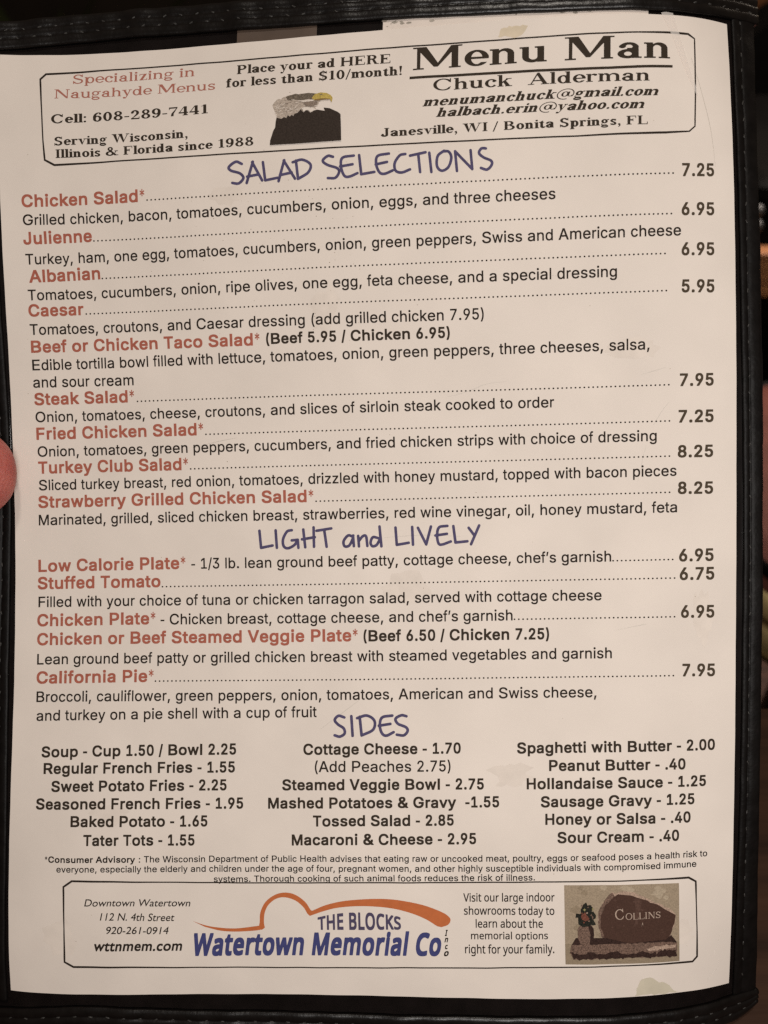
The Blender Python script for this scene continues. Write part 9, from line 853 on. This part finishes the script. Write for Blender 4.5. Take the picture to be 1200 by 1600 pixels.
bm_ = Matrix.Translation((0.80, 1.05, 0)) @ Matrix.Rotation(math.radians(-2), 4, 'Z')
t = thing('booth_bench', 'black upholstered bench with a lit reddish wood front rail beyond the menu', 'bench', bm_)
link('front_rail', box(-0.372, 0.7, -0.14, -0.115, 0.620, 0.676, 0.003), M['rail_wood'], t)
link('plinth', box(-0.36, 0.7, -0.10, 0.40, 0.0, 0.62, 0.004), M['booth'], t)
link('seat_cushion', box(-0.37, 0.7, -0.11, 0.34, 0.623, 0.75, 0.02), M['booth'], t)
link('backrest', mesh_from([(-0.37, 0.30, 0.70), (0.7, 0.30, 0.70), (0.7, 0.30, 1.50), (-0.37, 0.30, 0.755),
                            (-0.37, 0.40, 0.62), (0.7, 0.40, 0.62), (0.7, 0.40, 1.50), (-0.37, 0.40, 0.755)],
                           [(0, 1, 2, 3), (5, 4, 7, 6), (3, 2, 6, 7), (1, 5, 6, 2), (4, 0, 3, 7), (4, 5, 1, 0)]), M['booth'], t)
for k in range(2):
    s = lathe([(0.0, 0.005), (0.005, 0.0045), (0.0075, 0.002), (0.008, 0.0)], 24)
    o = link('stud', s, M['chrome'], t)
    o.location = (-0.356 + 0.004 * k, -0.111, 0.715 - 0.018 * k)
    o.rotation_euler = (math.radians(90), 0, 0)

random.seed(11)
t = thing('potted_plant', 'dim leafy plant in a tan pot beyond the top left of the menu', 'plant', Matrix.Translation((-0.93, 2.45, 0)))
link('pot', lathe([(0.0, 0.0), (0.10, 0.0), (0.14, 0.25), (0.15, 0.27), (0.13, 0.27), (0.12, 0.22), (0.0, 0.22)], 32), M['clay'], t)
v, f = [], []
for k in range(70):
    az = random.uniform(0, 6.283); el = random.uniform(0.5, 1.5); L = random.uniform(.35, .8)
    d = Vector((math.cos(az) * math.cos(el), math.sin(az) * math.cos(el), math.sin(el)))
    sd = Vector((-math.sin(az), math.cos(az), 0)) * random.uniform(.02, .045)
    p0 = Vector((0, 0, .22)); b = len(v)
    for q in range(6):
        s = q / 5
        p = p0 + d * L * s + Vector((math.cos(az), math.sin(az), -1)) * (0.22 * L * s * s)
        w_ = math.sin(math.pi * min(1, .12 + s * .88)) 
        v += [tuple(p - sd * w_), tuple(p + Vector((0, 0, .012 * w_))), tuple(p + sd * w_)]
    for q in range(5):
        for e in range(2):
            a = b + q * 3 + e
            f.append((a, a + 1, a + 4, a + 3))
link('foliage', mesh_from(v, f, True), M['leaf'], t)

# ---------------------------------------------------------------- the menu cover
def edge(name):
    return pairs(EDGES[name])
def interp_curve(P, along, x):
    o = np.argsort(P[:, along])
    return np.interp(x, P[o, along], P[o, 1 - along])
def smooth(y, k=9):
    p = np.pad(y, k // 2, mode='edge')
    return np.convolve(p, np.ones(k) / k, mode='valid')

cover = thing('menu_cover', 'black vinyl menu cover with stitched edges framing the printed page', 'menu cover', PAGE_M)
U0, U1, V0, V1 = -8.2, 226.0, -11.5, 292.0
vv = np.linspace(V0, V1, 150)
uu = np.linspace(U0, U1, 116)
def panel_top(U, V):
    return -0.45 + 0 * U
link('back_panel', slab(uu[1:-1], vv[1:-1], panel_top, -2.6), M['vinyl_smooth'], cover)

def band(inner, outer, profile, name, mat, wob=0.0, pucker=None, ends=True):
    """a hemmed vinyl strip lofted between two edges; profile = [(fraction across, height mm)]"""
    m = len(inner); k = len(profile)
    vs = []
    for s, n in profile:
        Q = inner + (outer - inner) * s
        t_ = np.arange(m)
        nn = n + wob * (np.sin(t_ * .37 + s * 5) * .5 + np.sin(t_ * .13 + s * 3) * .5) * (1 if n > 0.2 else 0)
        if pucker is not None:
            for sp, period, amp in pucker:
                nn = nn - amp * np.exp(-((s - sp) / .045) ** 2) * (0.55 + 0.45 * np.cos(2 * np.pi * pucker_t / period))
        vs.append(S(Q[:, 0], Q[:, 1], nn))
    V_ = np.stack(vs, 1).reshape(-1, 3)
    f = []
    for i in range(m - 1):
        for j in range(k):
            a = i * k + j; b = i * k + (j + 1) % k
            f.append((a, b, b + k, a + k))
    if ends:
        f.append(tuple(range(k)))
        f.append(tuple(range((m - 1) * k, m * k))[::-1])
    bm = bmesh.new()
    bv = [bm.verts.new(p) for p in V_]
    for q in f:
        bm.faces.new([bv[i] for i in q])
    bmesh.ops.recalc_face_normals(bm, faces=bm.faces[:])
    me = bpy.data.meshes.new('mesh'); bm.to_mesh(me); bm.free()
    me.polygons.foreach_set('use_smooth', [len(p.vertices) == 4 for p in me.polygons])
    return link(name, me, mat, cover)

def stitch_row(inner, outer, s, heights, period, length, r, jitter, first=0.5):
    """short thread stitches along a strip"""
    vs, fs = [], []
    Q = inner + (outer - inner) * s
    d = np.r_[0, np.cumsum(np.hypot(*np.diff(Q, axis=0).T))]
    rs = random.Random(5)
    x = first * period
    while x < d[-1] - period * .5:
        c = np.array([np.interp(x, d, Q[:, 0]), np.interp(x, d, Q[:, 1])])
        c2 = np.array([np.interp(x + .5, d, Q[:, 0]), np.interp(x + .5, d, Q[:, 1])])
        tx = (c2 - c) / .5; nx = np.array([tx[1], -tx[0]])
        an = rs.uniform(-jitter, jitter)
        L = length * rs.uniform(.85, 1.1)
        tx, nx = tx * math.cos(an) + nx * math.sin(an), nx * math.cos(an) - tx * math.sin(an)
        b = len(vs)
        for i in range(6):
            ph = math.pi * i / 5
            for j in range(7):
                th = 2 * math.pi * j / 7
                al = -math.cos(ph) * L / 2
                rr = r * min(1, math.sin(ph) * 1.5 + .02)
                q = c + tx * al + nx * rr * math.cos(th)
                vs.append((q[0], q[1], heights + rr * math.sin(th) - abs(al) * .1))
        for i in range(5):
            for j in range(7):
                fs.append((b + i * 7 + j, b + i * 7 + (j + 1) % 7, b + (i + 1) * 7 + (j + 1) % 7, b + (i + 1) * 7 + j))
        x += period * rs.uniform(.96, 1.04)
    A = np.array(vs)
    return S(A[:, 0], A[:, 1], A[:, 2]), fs

def stitches(rows, parent):
    vs, fs = [], []
    for P, F in rows:
        b = len(vs)
        vs += list(P)
        fs += [tuple(i + b for i in q) for q in F]
    return link('stitching', mesh_from(vs, fs, True), M['thread'], parent)

# right edge
vr = np.arange(-9.0, 284.0, 0.8)
ri = smooth(interp_curve(edge('rgt_in'), 1, vr)); ro = smooth(interp_curve(edge('rgt_out'), 1, vr), 15)
I_ = np.stack([ri, vr], 1); O_ = np.stack([ro, vr], 1)
pucker_t = vr
SIDE = [(0, -0.6), (0, .05), (.03, .26), (.09, .40), (.17, .43), (.25, .40), (.31, .28), (.345, .13), (.38, .28), (.45, .44), (.60, .50), (.82, .46), (.94, .30), (.985, .02), (1.0, -.5), (1.0, -2.9), (.9, -3.1), (.3, -3.1), (.3, -0.6)]
b = band(I_, O_, SIDE, 'edge_binding', M['vinyl_side'], 0.05, [(.345, 4.9, .12)])
stitches([stitch_row(I_, O_, 0.345, .12, 4.9, 1.3, .24, .6)], b)
# left edge
vl = np.arange(-8.0, 284.0, 0.8)
li = smooth(interp_curve(edge('lft_in'), 1, vl)) - .2
lo = li - 7.4 + np.clip((vl + 8 - 5) * .0, 0, 0)
I_ = np.stack([li, vl], 1); O_ = np.stack([lo, vl], 1)
pucker_t = vl
b = band(I_, O_, SIDE, 'edge_binding', M['vinyl_side'], 0.05, [(.345, 4.9, .12)])
stitches([stitch_row(I_, O_, 0.345, .12, 4.9, 1.3, .24, .6)], b)
# top edge, folded over both side bindings
ut = np.arange(-7.4, 227.6, 0.8)
tv = smooth(interp_curve(edge('top_in'), 0, ut))
I_ = np.stack([ut, tv], 1); O_ = np.stack([ut, tv - 8.6], 1)
# a rounded outer corner at the spine side
O_[:, 1] += 3.2 * np.clip(1 - (ut + 7.4) / 7.0, 0, 1) ** 2
pucker_t = ut
TOPP = [(0, -0.6), (0, .45), (.02, .70), (.06, .92), (.13, 1.06), (.24, 1.06), (.31, .94), (.345, .72), (.38, .94), (.46, 1.10), (.54, 1.10), (.61, .98), (.645, .78), (.68, .96), (.76, 1.10), (.86, 1.06), (.95, .86), (.99, .5), (1.0, .0), (1.0, -3.2), (.9, -3.5), (.3, -3.5), (.3, -0.6)]
b = band(I_, O_, TOPP, 'edge_binding', M['vinyl'], 0.10, [(.345, 4.9, .16), (.645, 4.9, .16)])
stitches([stitch_row(I_, O_, .345, .72, 4.9, 1.3, .25, .6), stitch_row(I_, O_, .645, .78, 4.9, 1.3, .25, .6, .9)], b)
# bottom edge
ub = np.arange(-7.6, 226.4, 0.8)
bv_ = smooth(interp_curve(edge('bot_in'), 0, ub), 15)
I_ = np.stack([ub, bv_], 1); O_ = np.stack([ub, bv_ + 8.4], 1)
O_[:, 1] -= 4.0 * np.clip((ub - 216.0) / 10.4, 0, 1) ** 2
pucker_t = ub
b = band(I_, O_, TOPP, 'edge_binding', M['vinyl'], 0.08, [(.345, 4.9, .16), (.645, 4.9, .16)])
stitches([stitch_row(I_, O_, .345, .72, 4.9, 1.3, .25, .6), stitch_row(I_, O_, .645, .78, 4.9, 1.3, .25, .6, .9)], b)

# the welded rim of the clear sleeve, lapping the page's edges
def sleeve_rim():
    n_ = 90
    tu = np.linspace(0, 1, n_)
    inner, outer = [], []
    def side(ix, iy, ox, oy):
        inner.append(np.stack([ix, iy], 1)); outer.append(np.stack([ox, oy], 1))
    uo = np.linspace(0.0, 217.6, n_)
    ui = np.linspace(0.0, 215.9, n_)
    side(ui, 0 * ui + 0.0, uo, interp_curve(edge('top_in'), 0, uo) + .3)
    vo = np.linspace(-1.5, 283.4, n_); vi = np.linspace(0.0, 279.4, n_)
    side(0 * vi + 215.9, vi, interp_curve(edge('rgt_in'), 1, vo) - .1, vo)
    uo2 = uo[::-1]; ui2 = ui[::-1]
    side(ui2, 0 * ui2 + 279.4, uo2, interp_curve(edge('bot_in'), 0, uo2) - .3)
    vo2 = vo[::-1]; vi2 = vi[::-1]
    side(0 * vi2 + 0.0, vi2, interp_curve(edge('lft_in'), 1, vo2) + .1, vo2)
    A = np.vstack(inner); B = np.vstack(outer)
    m = len(A)
    wob = 0.06 * np.sin(np.arange(m) * .5)
    P = np.vstack([S(A[:, 0], A[:, 1], -.06), S((A[:, 0] + B[:, 0]) / 2, (A[:, 1] + B[:, 1]) / 2, -.02 + wob * .5), S(B[:, 0], B[:, 1], .1)])
    f = []
    for i in range(m):
        j = (i + 1) % m
        f += [(i, j, m + j, m + i), (m + i, m + j, 2 * m + j, 2 * m + i)]
    return mesh_from(P, f, True)
link('clear_sleeve_rim', sleeve_rim(), M['sleeve'], cover)
cz = pairs(SCRATCHES[3])
v, f = [], []
Lc = len(cz)
for i, (x, y) in enumerate(cz):
    w_ = 1.5 * (1 - i / (Lc - 1)) ** .7 + .25
    for dx_, n in ((-w_, .10), (-w_ * .3, .16 + .25 * (1 - i / Lc)), (w_, .10)):
        v.append((x + dx_, y, n))
    if i:
        for e in range(2):
            a = (i - 1) * 3 + e
            f.append((a, a + 1, a + 4, a + 3))
A = np.array(v)
link('sleeve_crease', mesh_from(S(A[:, 0], A[:, 1], A[:, 2]), f, True), M['crease'], cover)

# ---------------------------------------------------------------- sheets tucked in behind the page
t = thing('white_card', 'white card tucked behind the page, peeping out above its top edge', 'card', PAGE_M)
link('card', slab(np.linspace(115.6, 191, 40), np.linspace(-5.2, 60, 34), -.22, -.30), M['white_paper'], t)
rs = random.Random(8)
sh = []
for k in range(26):
    u = rs.choice([rs.uniform(116, 122), rs.uniform(117, 190), rs.uniform(165, 186)]); v_ = rs.uniform(-4.2, -1.0)
    r = rs.uniform(.2, .8)
    sh.append([np.array([(u + r * 1.3 * math.cos(a) * rs.uniform(.6, 1.2), v_ + r * .6 * math.sin(a) * rs.uniform(.6, 1.2)) for a in np.linspace(0, 6.0, 9)])])
vs, fs = [], []
for k, c in enumerate(sh):
    P, F = flat_shape(c, -.19 + .002 * k)
    fs += [tuple(i + len(vs) for i in q) for q in F]; vs += list(P)
M['grey_print'] = material('worn grey print', (0.36, 0.32, 0.27), 0.6, var=0.3, scale=800)
link('print', mesh_from(vs, fs), M['grey_print'], t)
t = thing('tan_card', 'tan card tucked behind the page, narrower than the white card', 'card', PAGE_M)
link('card', slab(np.linspace(72.4, 96.3, 16), np.linspace(-6.0, 40, 24), -.34, -.42), M['tan_paper'], t)

# ---------------------------------------------------------------- the printed page
page = thing('menu_page', 'cream printed salad menu page behind clear plastic in the black cover', 'menu page', PAGE_M)
link('paper_sheet', slab(np.linspace(0, W * 1000, 109), np.linspace(0, H * 1000, 141), 0.0, -0.12), M['paper'], page)

def shape_part(name, cs, mat, n, parent):
    P, F = flat_shape([pairs(c) for c in cs], n)
    return link(name, mesh_from(P, F), mat, parent)
shape_part('stain', [STAIN_A[0]], M['stain'], 0.02, page)['label'] = 'yellowish stain crossing the top border'
shape_part('stain', [STAIN_B[0]], M['stain_green'], 0.02, page)['label'] = 'pale greenish stain at the bottom edge'
for i, s in enumerate(SCRATCHES):
    if i == 3:
        continue
    n_ = len(s) // 2
    P, F = ribbon(s, np.interp(np.arange(n_), [0, n_ / 2, n_], [.05, .16, .04]), 0.02 + .001 * i)
    link('scuff', mesh_from(P, F), M['scuff'], page)
rs = random.Random(21)
vs, fs = [], []
for k in range(60):
    u, v_ = rs.uniform(3, 212), rs.uniform(4, 275)
    r = rs.uniform(.05, .16)
    c = [np.array([(u + r * math.cos(a) * rs.uniform(.6, 1.3), v_ + r * math.sin(a) * rs.uniform(.6, 1.3)) for a in np.linspace(0, 5.4, 6)])]
    P, F = flat_shape(c, .025)
    fs += [tuple(i + len(vs) for i in q) for q in F]; vs += list(P)
for k in range(70):
    u, v_ = rs.gauss(88, 16), rs.gauss(56, 16)
    r = rs.uniform(.05, .13)
    c = [np.array([(u + r * 1.6 * math.cos(a) * rs.uniform(.6, 1.3), v_ + r * math.sin(a) * rs.uniform(.6, 1.3)) for a in np.linspace(0, 5.4, 6)])]
    P, F = flat_shape(c, .025)
    fs += [tuple(i + len(vs) for i in q) for q in F]; vs += list(P)
link('specks', mesh_from(vs, fs), M['speck'], page)['kind'] = 'stuff'
for k, (u, v_, ru, rv) in enumerate(((97, 78, 5, 8), (70, 44, 6, 3), (186, 92, 9, 3), (150, 215, 7, 4), (206, 170, 3, 8), (30, 226, 6, 4), (120, 160, 8, 5), (199, 262, 5, 4), (16, 262, 5, 6))):
    c = [np.array([(u + ru * math.cos(a) * rs.uniform(.55, 1.2), v_ + rv * math.sin(a) * rs.uniform(.55, 1.2)) for a in np.linspace(0, 6.1, 22)])]
    P, F = flat_shape(c, .010 + .0006 * k)
    link('smudge', mesh_from(P, F), M['smudge'], page)

P, F = ribbon(TOP_BOX, [.62 if i in (8, 9, 15, 22, 23, 26, 0) else .42 for i in range(len(TOP_BOX) // 2)], closed=True)
header = link('header_advert', mesh_from(P, F), M['ink'], page)
header['label'] = 'bordered advert with an eagle at the top of the page'
P, F = ribbon(BOTTOM_BOX, [.60 if i in (6, 7, 10, 11, 17, 18, 20, 0) else .36 for i in range(len(BOTTOM_BOX) // 2)], closed=True)
footer = link('footer_advert', mesh_from(P, F), M['ink'], page)
footer['label'] = 'bordered advert with a gravestone photo at the bottom of the page'
P, F = ribbon(UNDERLINE, .72)
link('underline', mesh_from(P, F), M['ink_bold'], header)

STYLE = {   # style: glyph set, material, shear, part name, parent
    'S': ('S', 'ink_red_light', 0, 'advert_text', header), 's': ('s', 'ink_bold', 0, 'advert_text', header), 'i': ('s', 'ink_bold', .28, 'advert_text', header),
    'n': ('b', 'ink_red', 0, 'item_name', page), 'r': ('r', 'ink', 0, 'item_description', page), 'b': ('b', 'ink_bold', 0, 'item_line', page),
    'p': ('b', 'ink_price', 0, 'item_price', page), 'a': ('b', 'ink', 0, 'advisory_text', page), 'A': ('r', 'ink_fine', 0, 'advisory_text', page),
    'o': ('h', 'ink', .2, 'advert_text', footer), 'O': ('H', 'ink', .2, 'advert_text', footer), 'c': ('c', 'ink', 0, 'advert_text', footer),
    'k': ('k', 'ink_slate', 0, 'logo_text', footer), 'w': ('w', 'ink_blue', .22, 'logo_text', footer)}
def dotted(u0, v0, u1, v1):
    L = u1 - u0
    n_ = max(2, int(round(L / 1.262)))
    vs, fs = [], []
    for k in range(n_ + 1):
        c = (u0 + (u1 - u0) * k / n_, v0 + (v1 - v0) * k / n_ - .16)
        b = len(vs)
        for a in range(8):
            th = a * math.pi / 4 + .39
            vs.append((c[0] + 0.275 * math.cos(th), c[1] + .25 * math.sin(th)))
        fs += [tuple(b + i for i in (0, 7, 6, 5, 4, 3, 2, 1))]
    A = np.array(vs)
    return mesh_from(S(A[:, 0], A[:, 1], INK), fs)
for txt, st, u0, v0, u1, v1, cap in ITEMS:
    if st == 'l':
        link('dotted_leader', dotted(u0, v0, u1, v1), M['ink'], page)
        continue
    font, mat, sh_, nm, par = STYLE[st]
    mat_ = M[mat]
    if txt in ('Menu Man', 'Chuck  Alderman'):
        font = 'M'
    if txt == 'Menu Man':
        nm = 'advert_title'
    arch = (lambda f: 1 - .30 * (2 * f - 1) ** 2) if st == 'k' else None
    o = link(nm, lettering(txt, font, u0, v0, u1, v1, cap, sh_, arch=arch), mat_, par)
for txt, cs in HEADINGS.items():
    P, F = flat_shape([pairs(c) for c in cs])
    link('section_heading', mesh_from(P, F), M['ink_violet'], page)
for ch, u0, v0, u1, v1, hgt in INC:
    link('logo_text', lettering(ch, 'w', u0, v0, u1, v1, hgt, .3), M['ink'], footer)
link('logo_swoosh', mesh_from(*flat_shape([pairs(SWOOSH[0])])), M['ink_orange'], footer)

def picture(name, layers, texts, parent, label):
    names = sorted(set(l[0] for l in layers) | ({'letter_gold'} if texts else set()))
    vs, fs, mi = [], [], []
    for k, (nm, c) in enumerate(layers):
        P, F = flat_shape([pairs(c)], .03 + .0025 * k, 1.0)
        fs += [tuple(i + len(vs) for i in q) for q in F]; vs += list(P); mi += [names.index(nm)] * len(F)
    for tx in texts:
        me = lettering(tx[0], 'S', tx[1], tx[2], tx[3], tx[4], tx[5], n=.06 + .0025 * len(layers))
        b = len(vs)
        vs += [v.co[:] for v in me.vertices]
        F = [tuple(i + b for i in p.vertices) for p in me.polygons]
        fs += F; mi += [names.index('letter_gold')] * len(F)
    o = link(name, mesh_from(vs, fs, False, mi), [M[x] for x in names], parent)
    o['label'] = label
picture('eagle_picture', EAGLE, [], header, 'white headed eagle with a yellow beak and dark body')
picture('gravestone_photo', PHOTO, PHOTO_TEXT, footer, 'photo of a red brown gravestone beside a vase of flowers')

# ---------------------------------------------------------------- the hand that holds the menu
hand = thing('hand', 'hand whose pinkish thumb tip presses the left edge of the cover', 'hand', PAGE_M)
def sweep(bm, pts, squash=(1, 1, 1)):
    for (p, r), (q, s) in zip(pts[:-1], pts[1:]):
        p = Vector(p); q = Vector(q)
        k = max(2, int((q - p).length / (min(r, s) * .25)))
        for i in range(k + 1):
            t_ = i / k
            c = p.lerp(q, t_); rr = r + (s - r) * t_
            bmesh.ops.create_icosphere(bm, subdivisions=2, radius=1, matrix=Matrix.Translation(c) @ Matrix.Diagonal((rr * squash[0], rr * squash[1], rr * squash[2], 1)))
def L(u, v_, n):
    return tuple(S(u, v_, n))
def hand_mesh():
    bm = bmesh.new()
    mm_ = .001
    # thumb over the front, pad on the cover
    sweep(bm, [(L(-5.4, 123.2, 9.6), 9.6 * mm_), (L(-9, 124.5, 10.3), 10.4 * mm_)], (1.12, 1.36, .92))
    sweep(bm, [(L(-9, 124.5, 10.3), 10.4 * mm_), (L(-30, 130, 12), 10.0 * mm_), (L(-40, 134, 12), 10.8 * mm_), (L(-66, 150, 4), 12.5 * mm_)], (1, 1.25, .95))
    sweep(bm, [(L(-66, 150, 4), 13.5 * mm_), (L(-92, 180, -14), 17 * mm_)])
    # palm beside and behind the cover
    for a, b2 in (((-56, 118, -20), (-98, 172, -22)), ((-62, 136, -22), (-100, 180, -22)), ((-64, 154, -22), (-104, 190, -22)), ((-66, 172, -21), (-106, 198, -22))):
        sweep(bm, [(L(*a), 11 * mm_), (L(*b2), 15 * mm_)])
    # four fingers along the back
    for (k0, k1, k2, tip, r) in (((-54, 112, -20), (-14, 104, -17), (12, 108, -13.5), (30, 114, -11.2), 8.6), ((-60, 130, -21), (-16, 126, -18), (14, 130, -13.8), (34, 135, -11.2), 8.8),
                                 ((-62, 148, -21), (-20, 148, -17.5), (8, 151, -13.3), (26, 155, -11.0), 8.2), ((-64, 167, -20), (-30, 170, -16.5), (-8, 172, -12.4), (8, 175, -10.2), 7.2)):
        sweep(bm, [(L(*k0), (r + 1.6) * mm_), (L(*k1), r * mm_), (L(*k2), (r - .6) * mm_), (L(*tip), (r - 1.4) * mm_)])
    # wrist and forearm
    sweep(bm, [(L(-98, 178, -18), 24 * mm_), (L(-132, 200, -12), 25 * mm_), (L(-250, 245, 40), 34 * mm_)], (1, 1, .8))
    me = bpy.data.meshes.new('mesh'); bm.to_mesh(me); bm.free()
    tmp = bpy.data.objects.new('tmp', me); COL.objects.link(tmp)
    r = tmp.modifiers.new('r', 'REMESH'); r.mode = 'VOXEL'; r.voxel_size = .0014
    s = tmp.modifiers.new('s', 'SMOOTH'); s.iterations = 8; s.factor = .5
    bpy.context.view_layer.update()
    dg = bpy.context.evaluated_depsgraph_get()
    out = bpy.data.meshes.new_from_object(tmp.evaluated_get(dg))
    bpy.data.objects.remove(tmp)
    out.polygons.foreach_set('use_smooth', [True] * len(out.polygons))
    return out
link('palm_and_fingers', hand_mesh(), M['skin'], hand)
vs, fs = [], []
for i in range(9):
    for j in range(7):
        a = i / 8; b2 = j / 6 * 2 - 1
        u = -8.5 - a * 13; w_ = 6.9 * max(.12, 1 - abs((a - .5) / .5) ** 4) ** .5 * (1 - .1 * a)
        vs.append(L(u, 124.4 + a * 3.4 + b2 * w_, 20.25 + a * 1.35 - 2.1 * (b2 * w_ / 6.9) ** 2 - 1.2 * max(0, .25 - a) / .25))
for i in range(8):
    for j in range(6):
        a = i * 7 + j
        fs.append((a, a + 1, a + 8, a + 7))
link('thumbnail', mesh_from(vs, fs, True), M['nail'], hand)
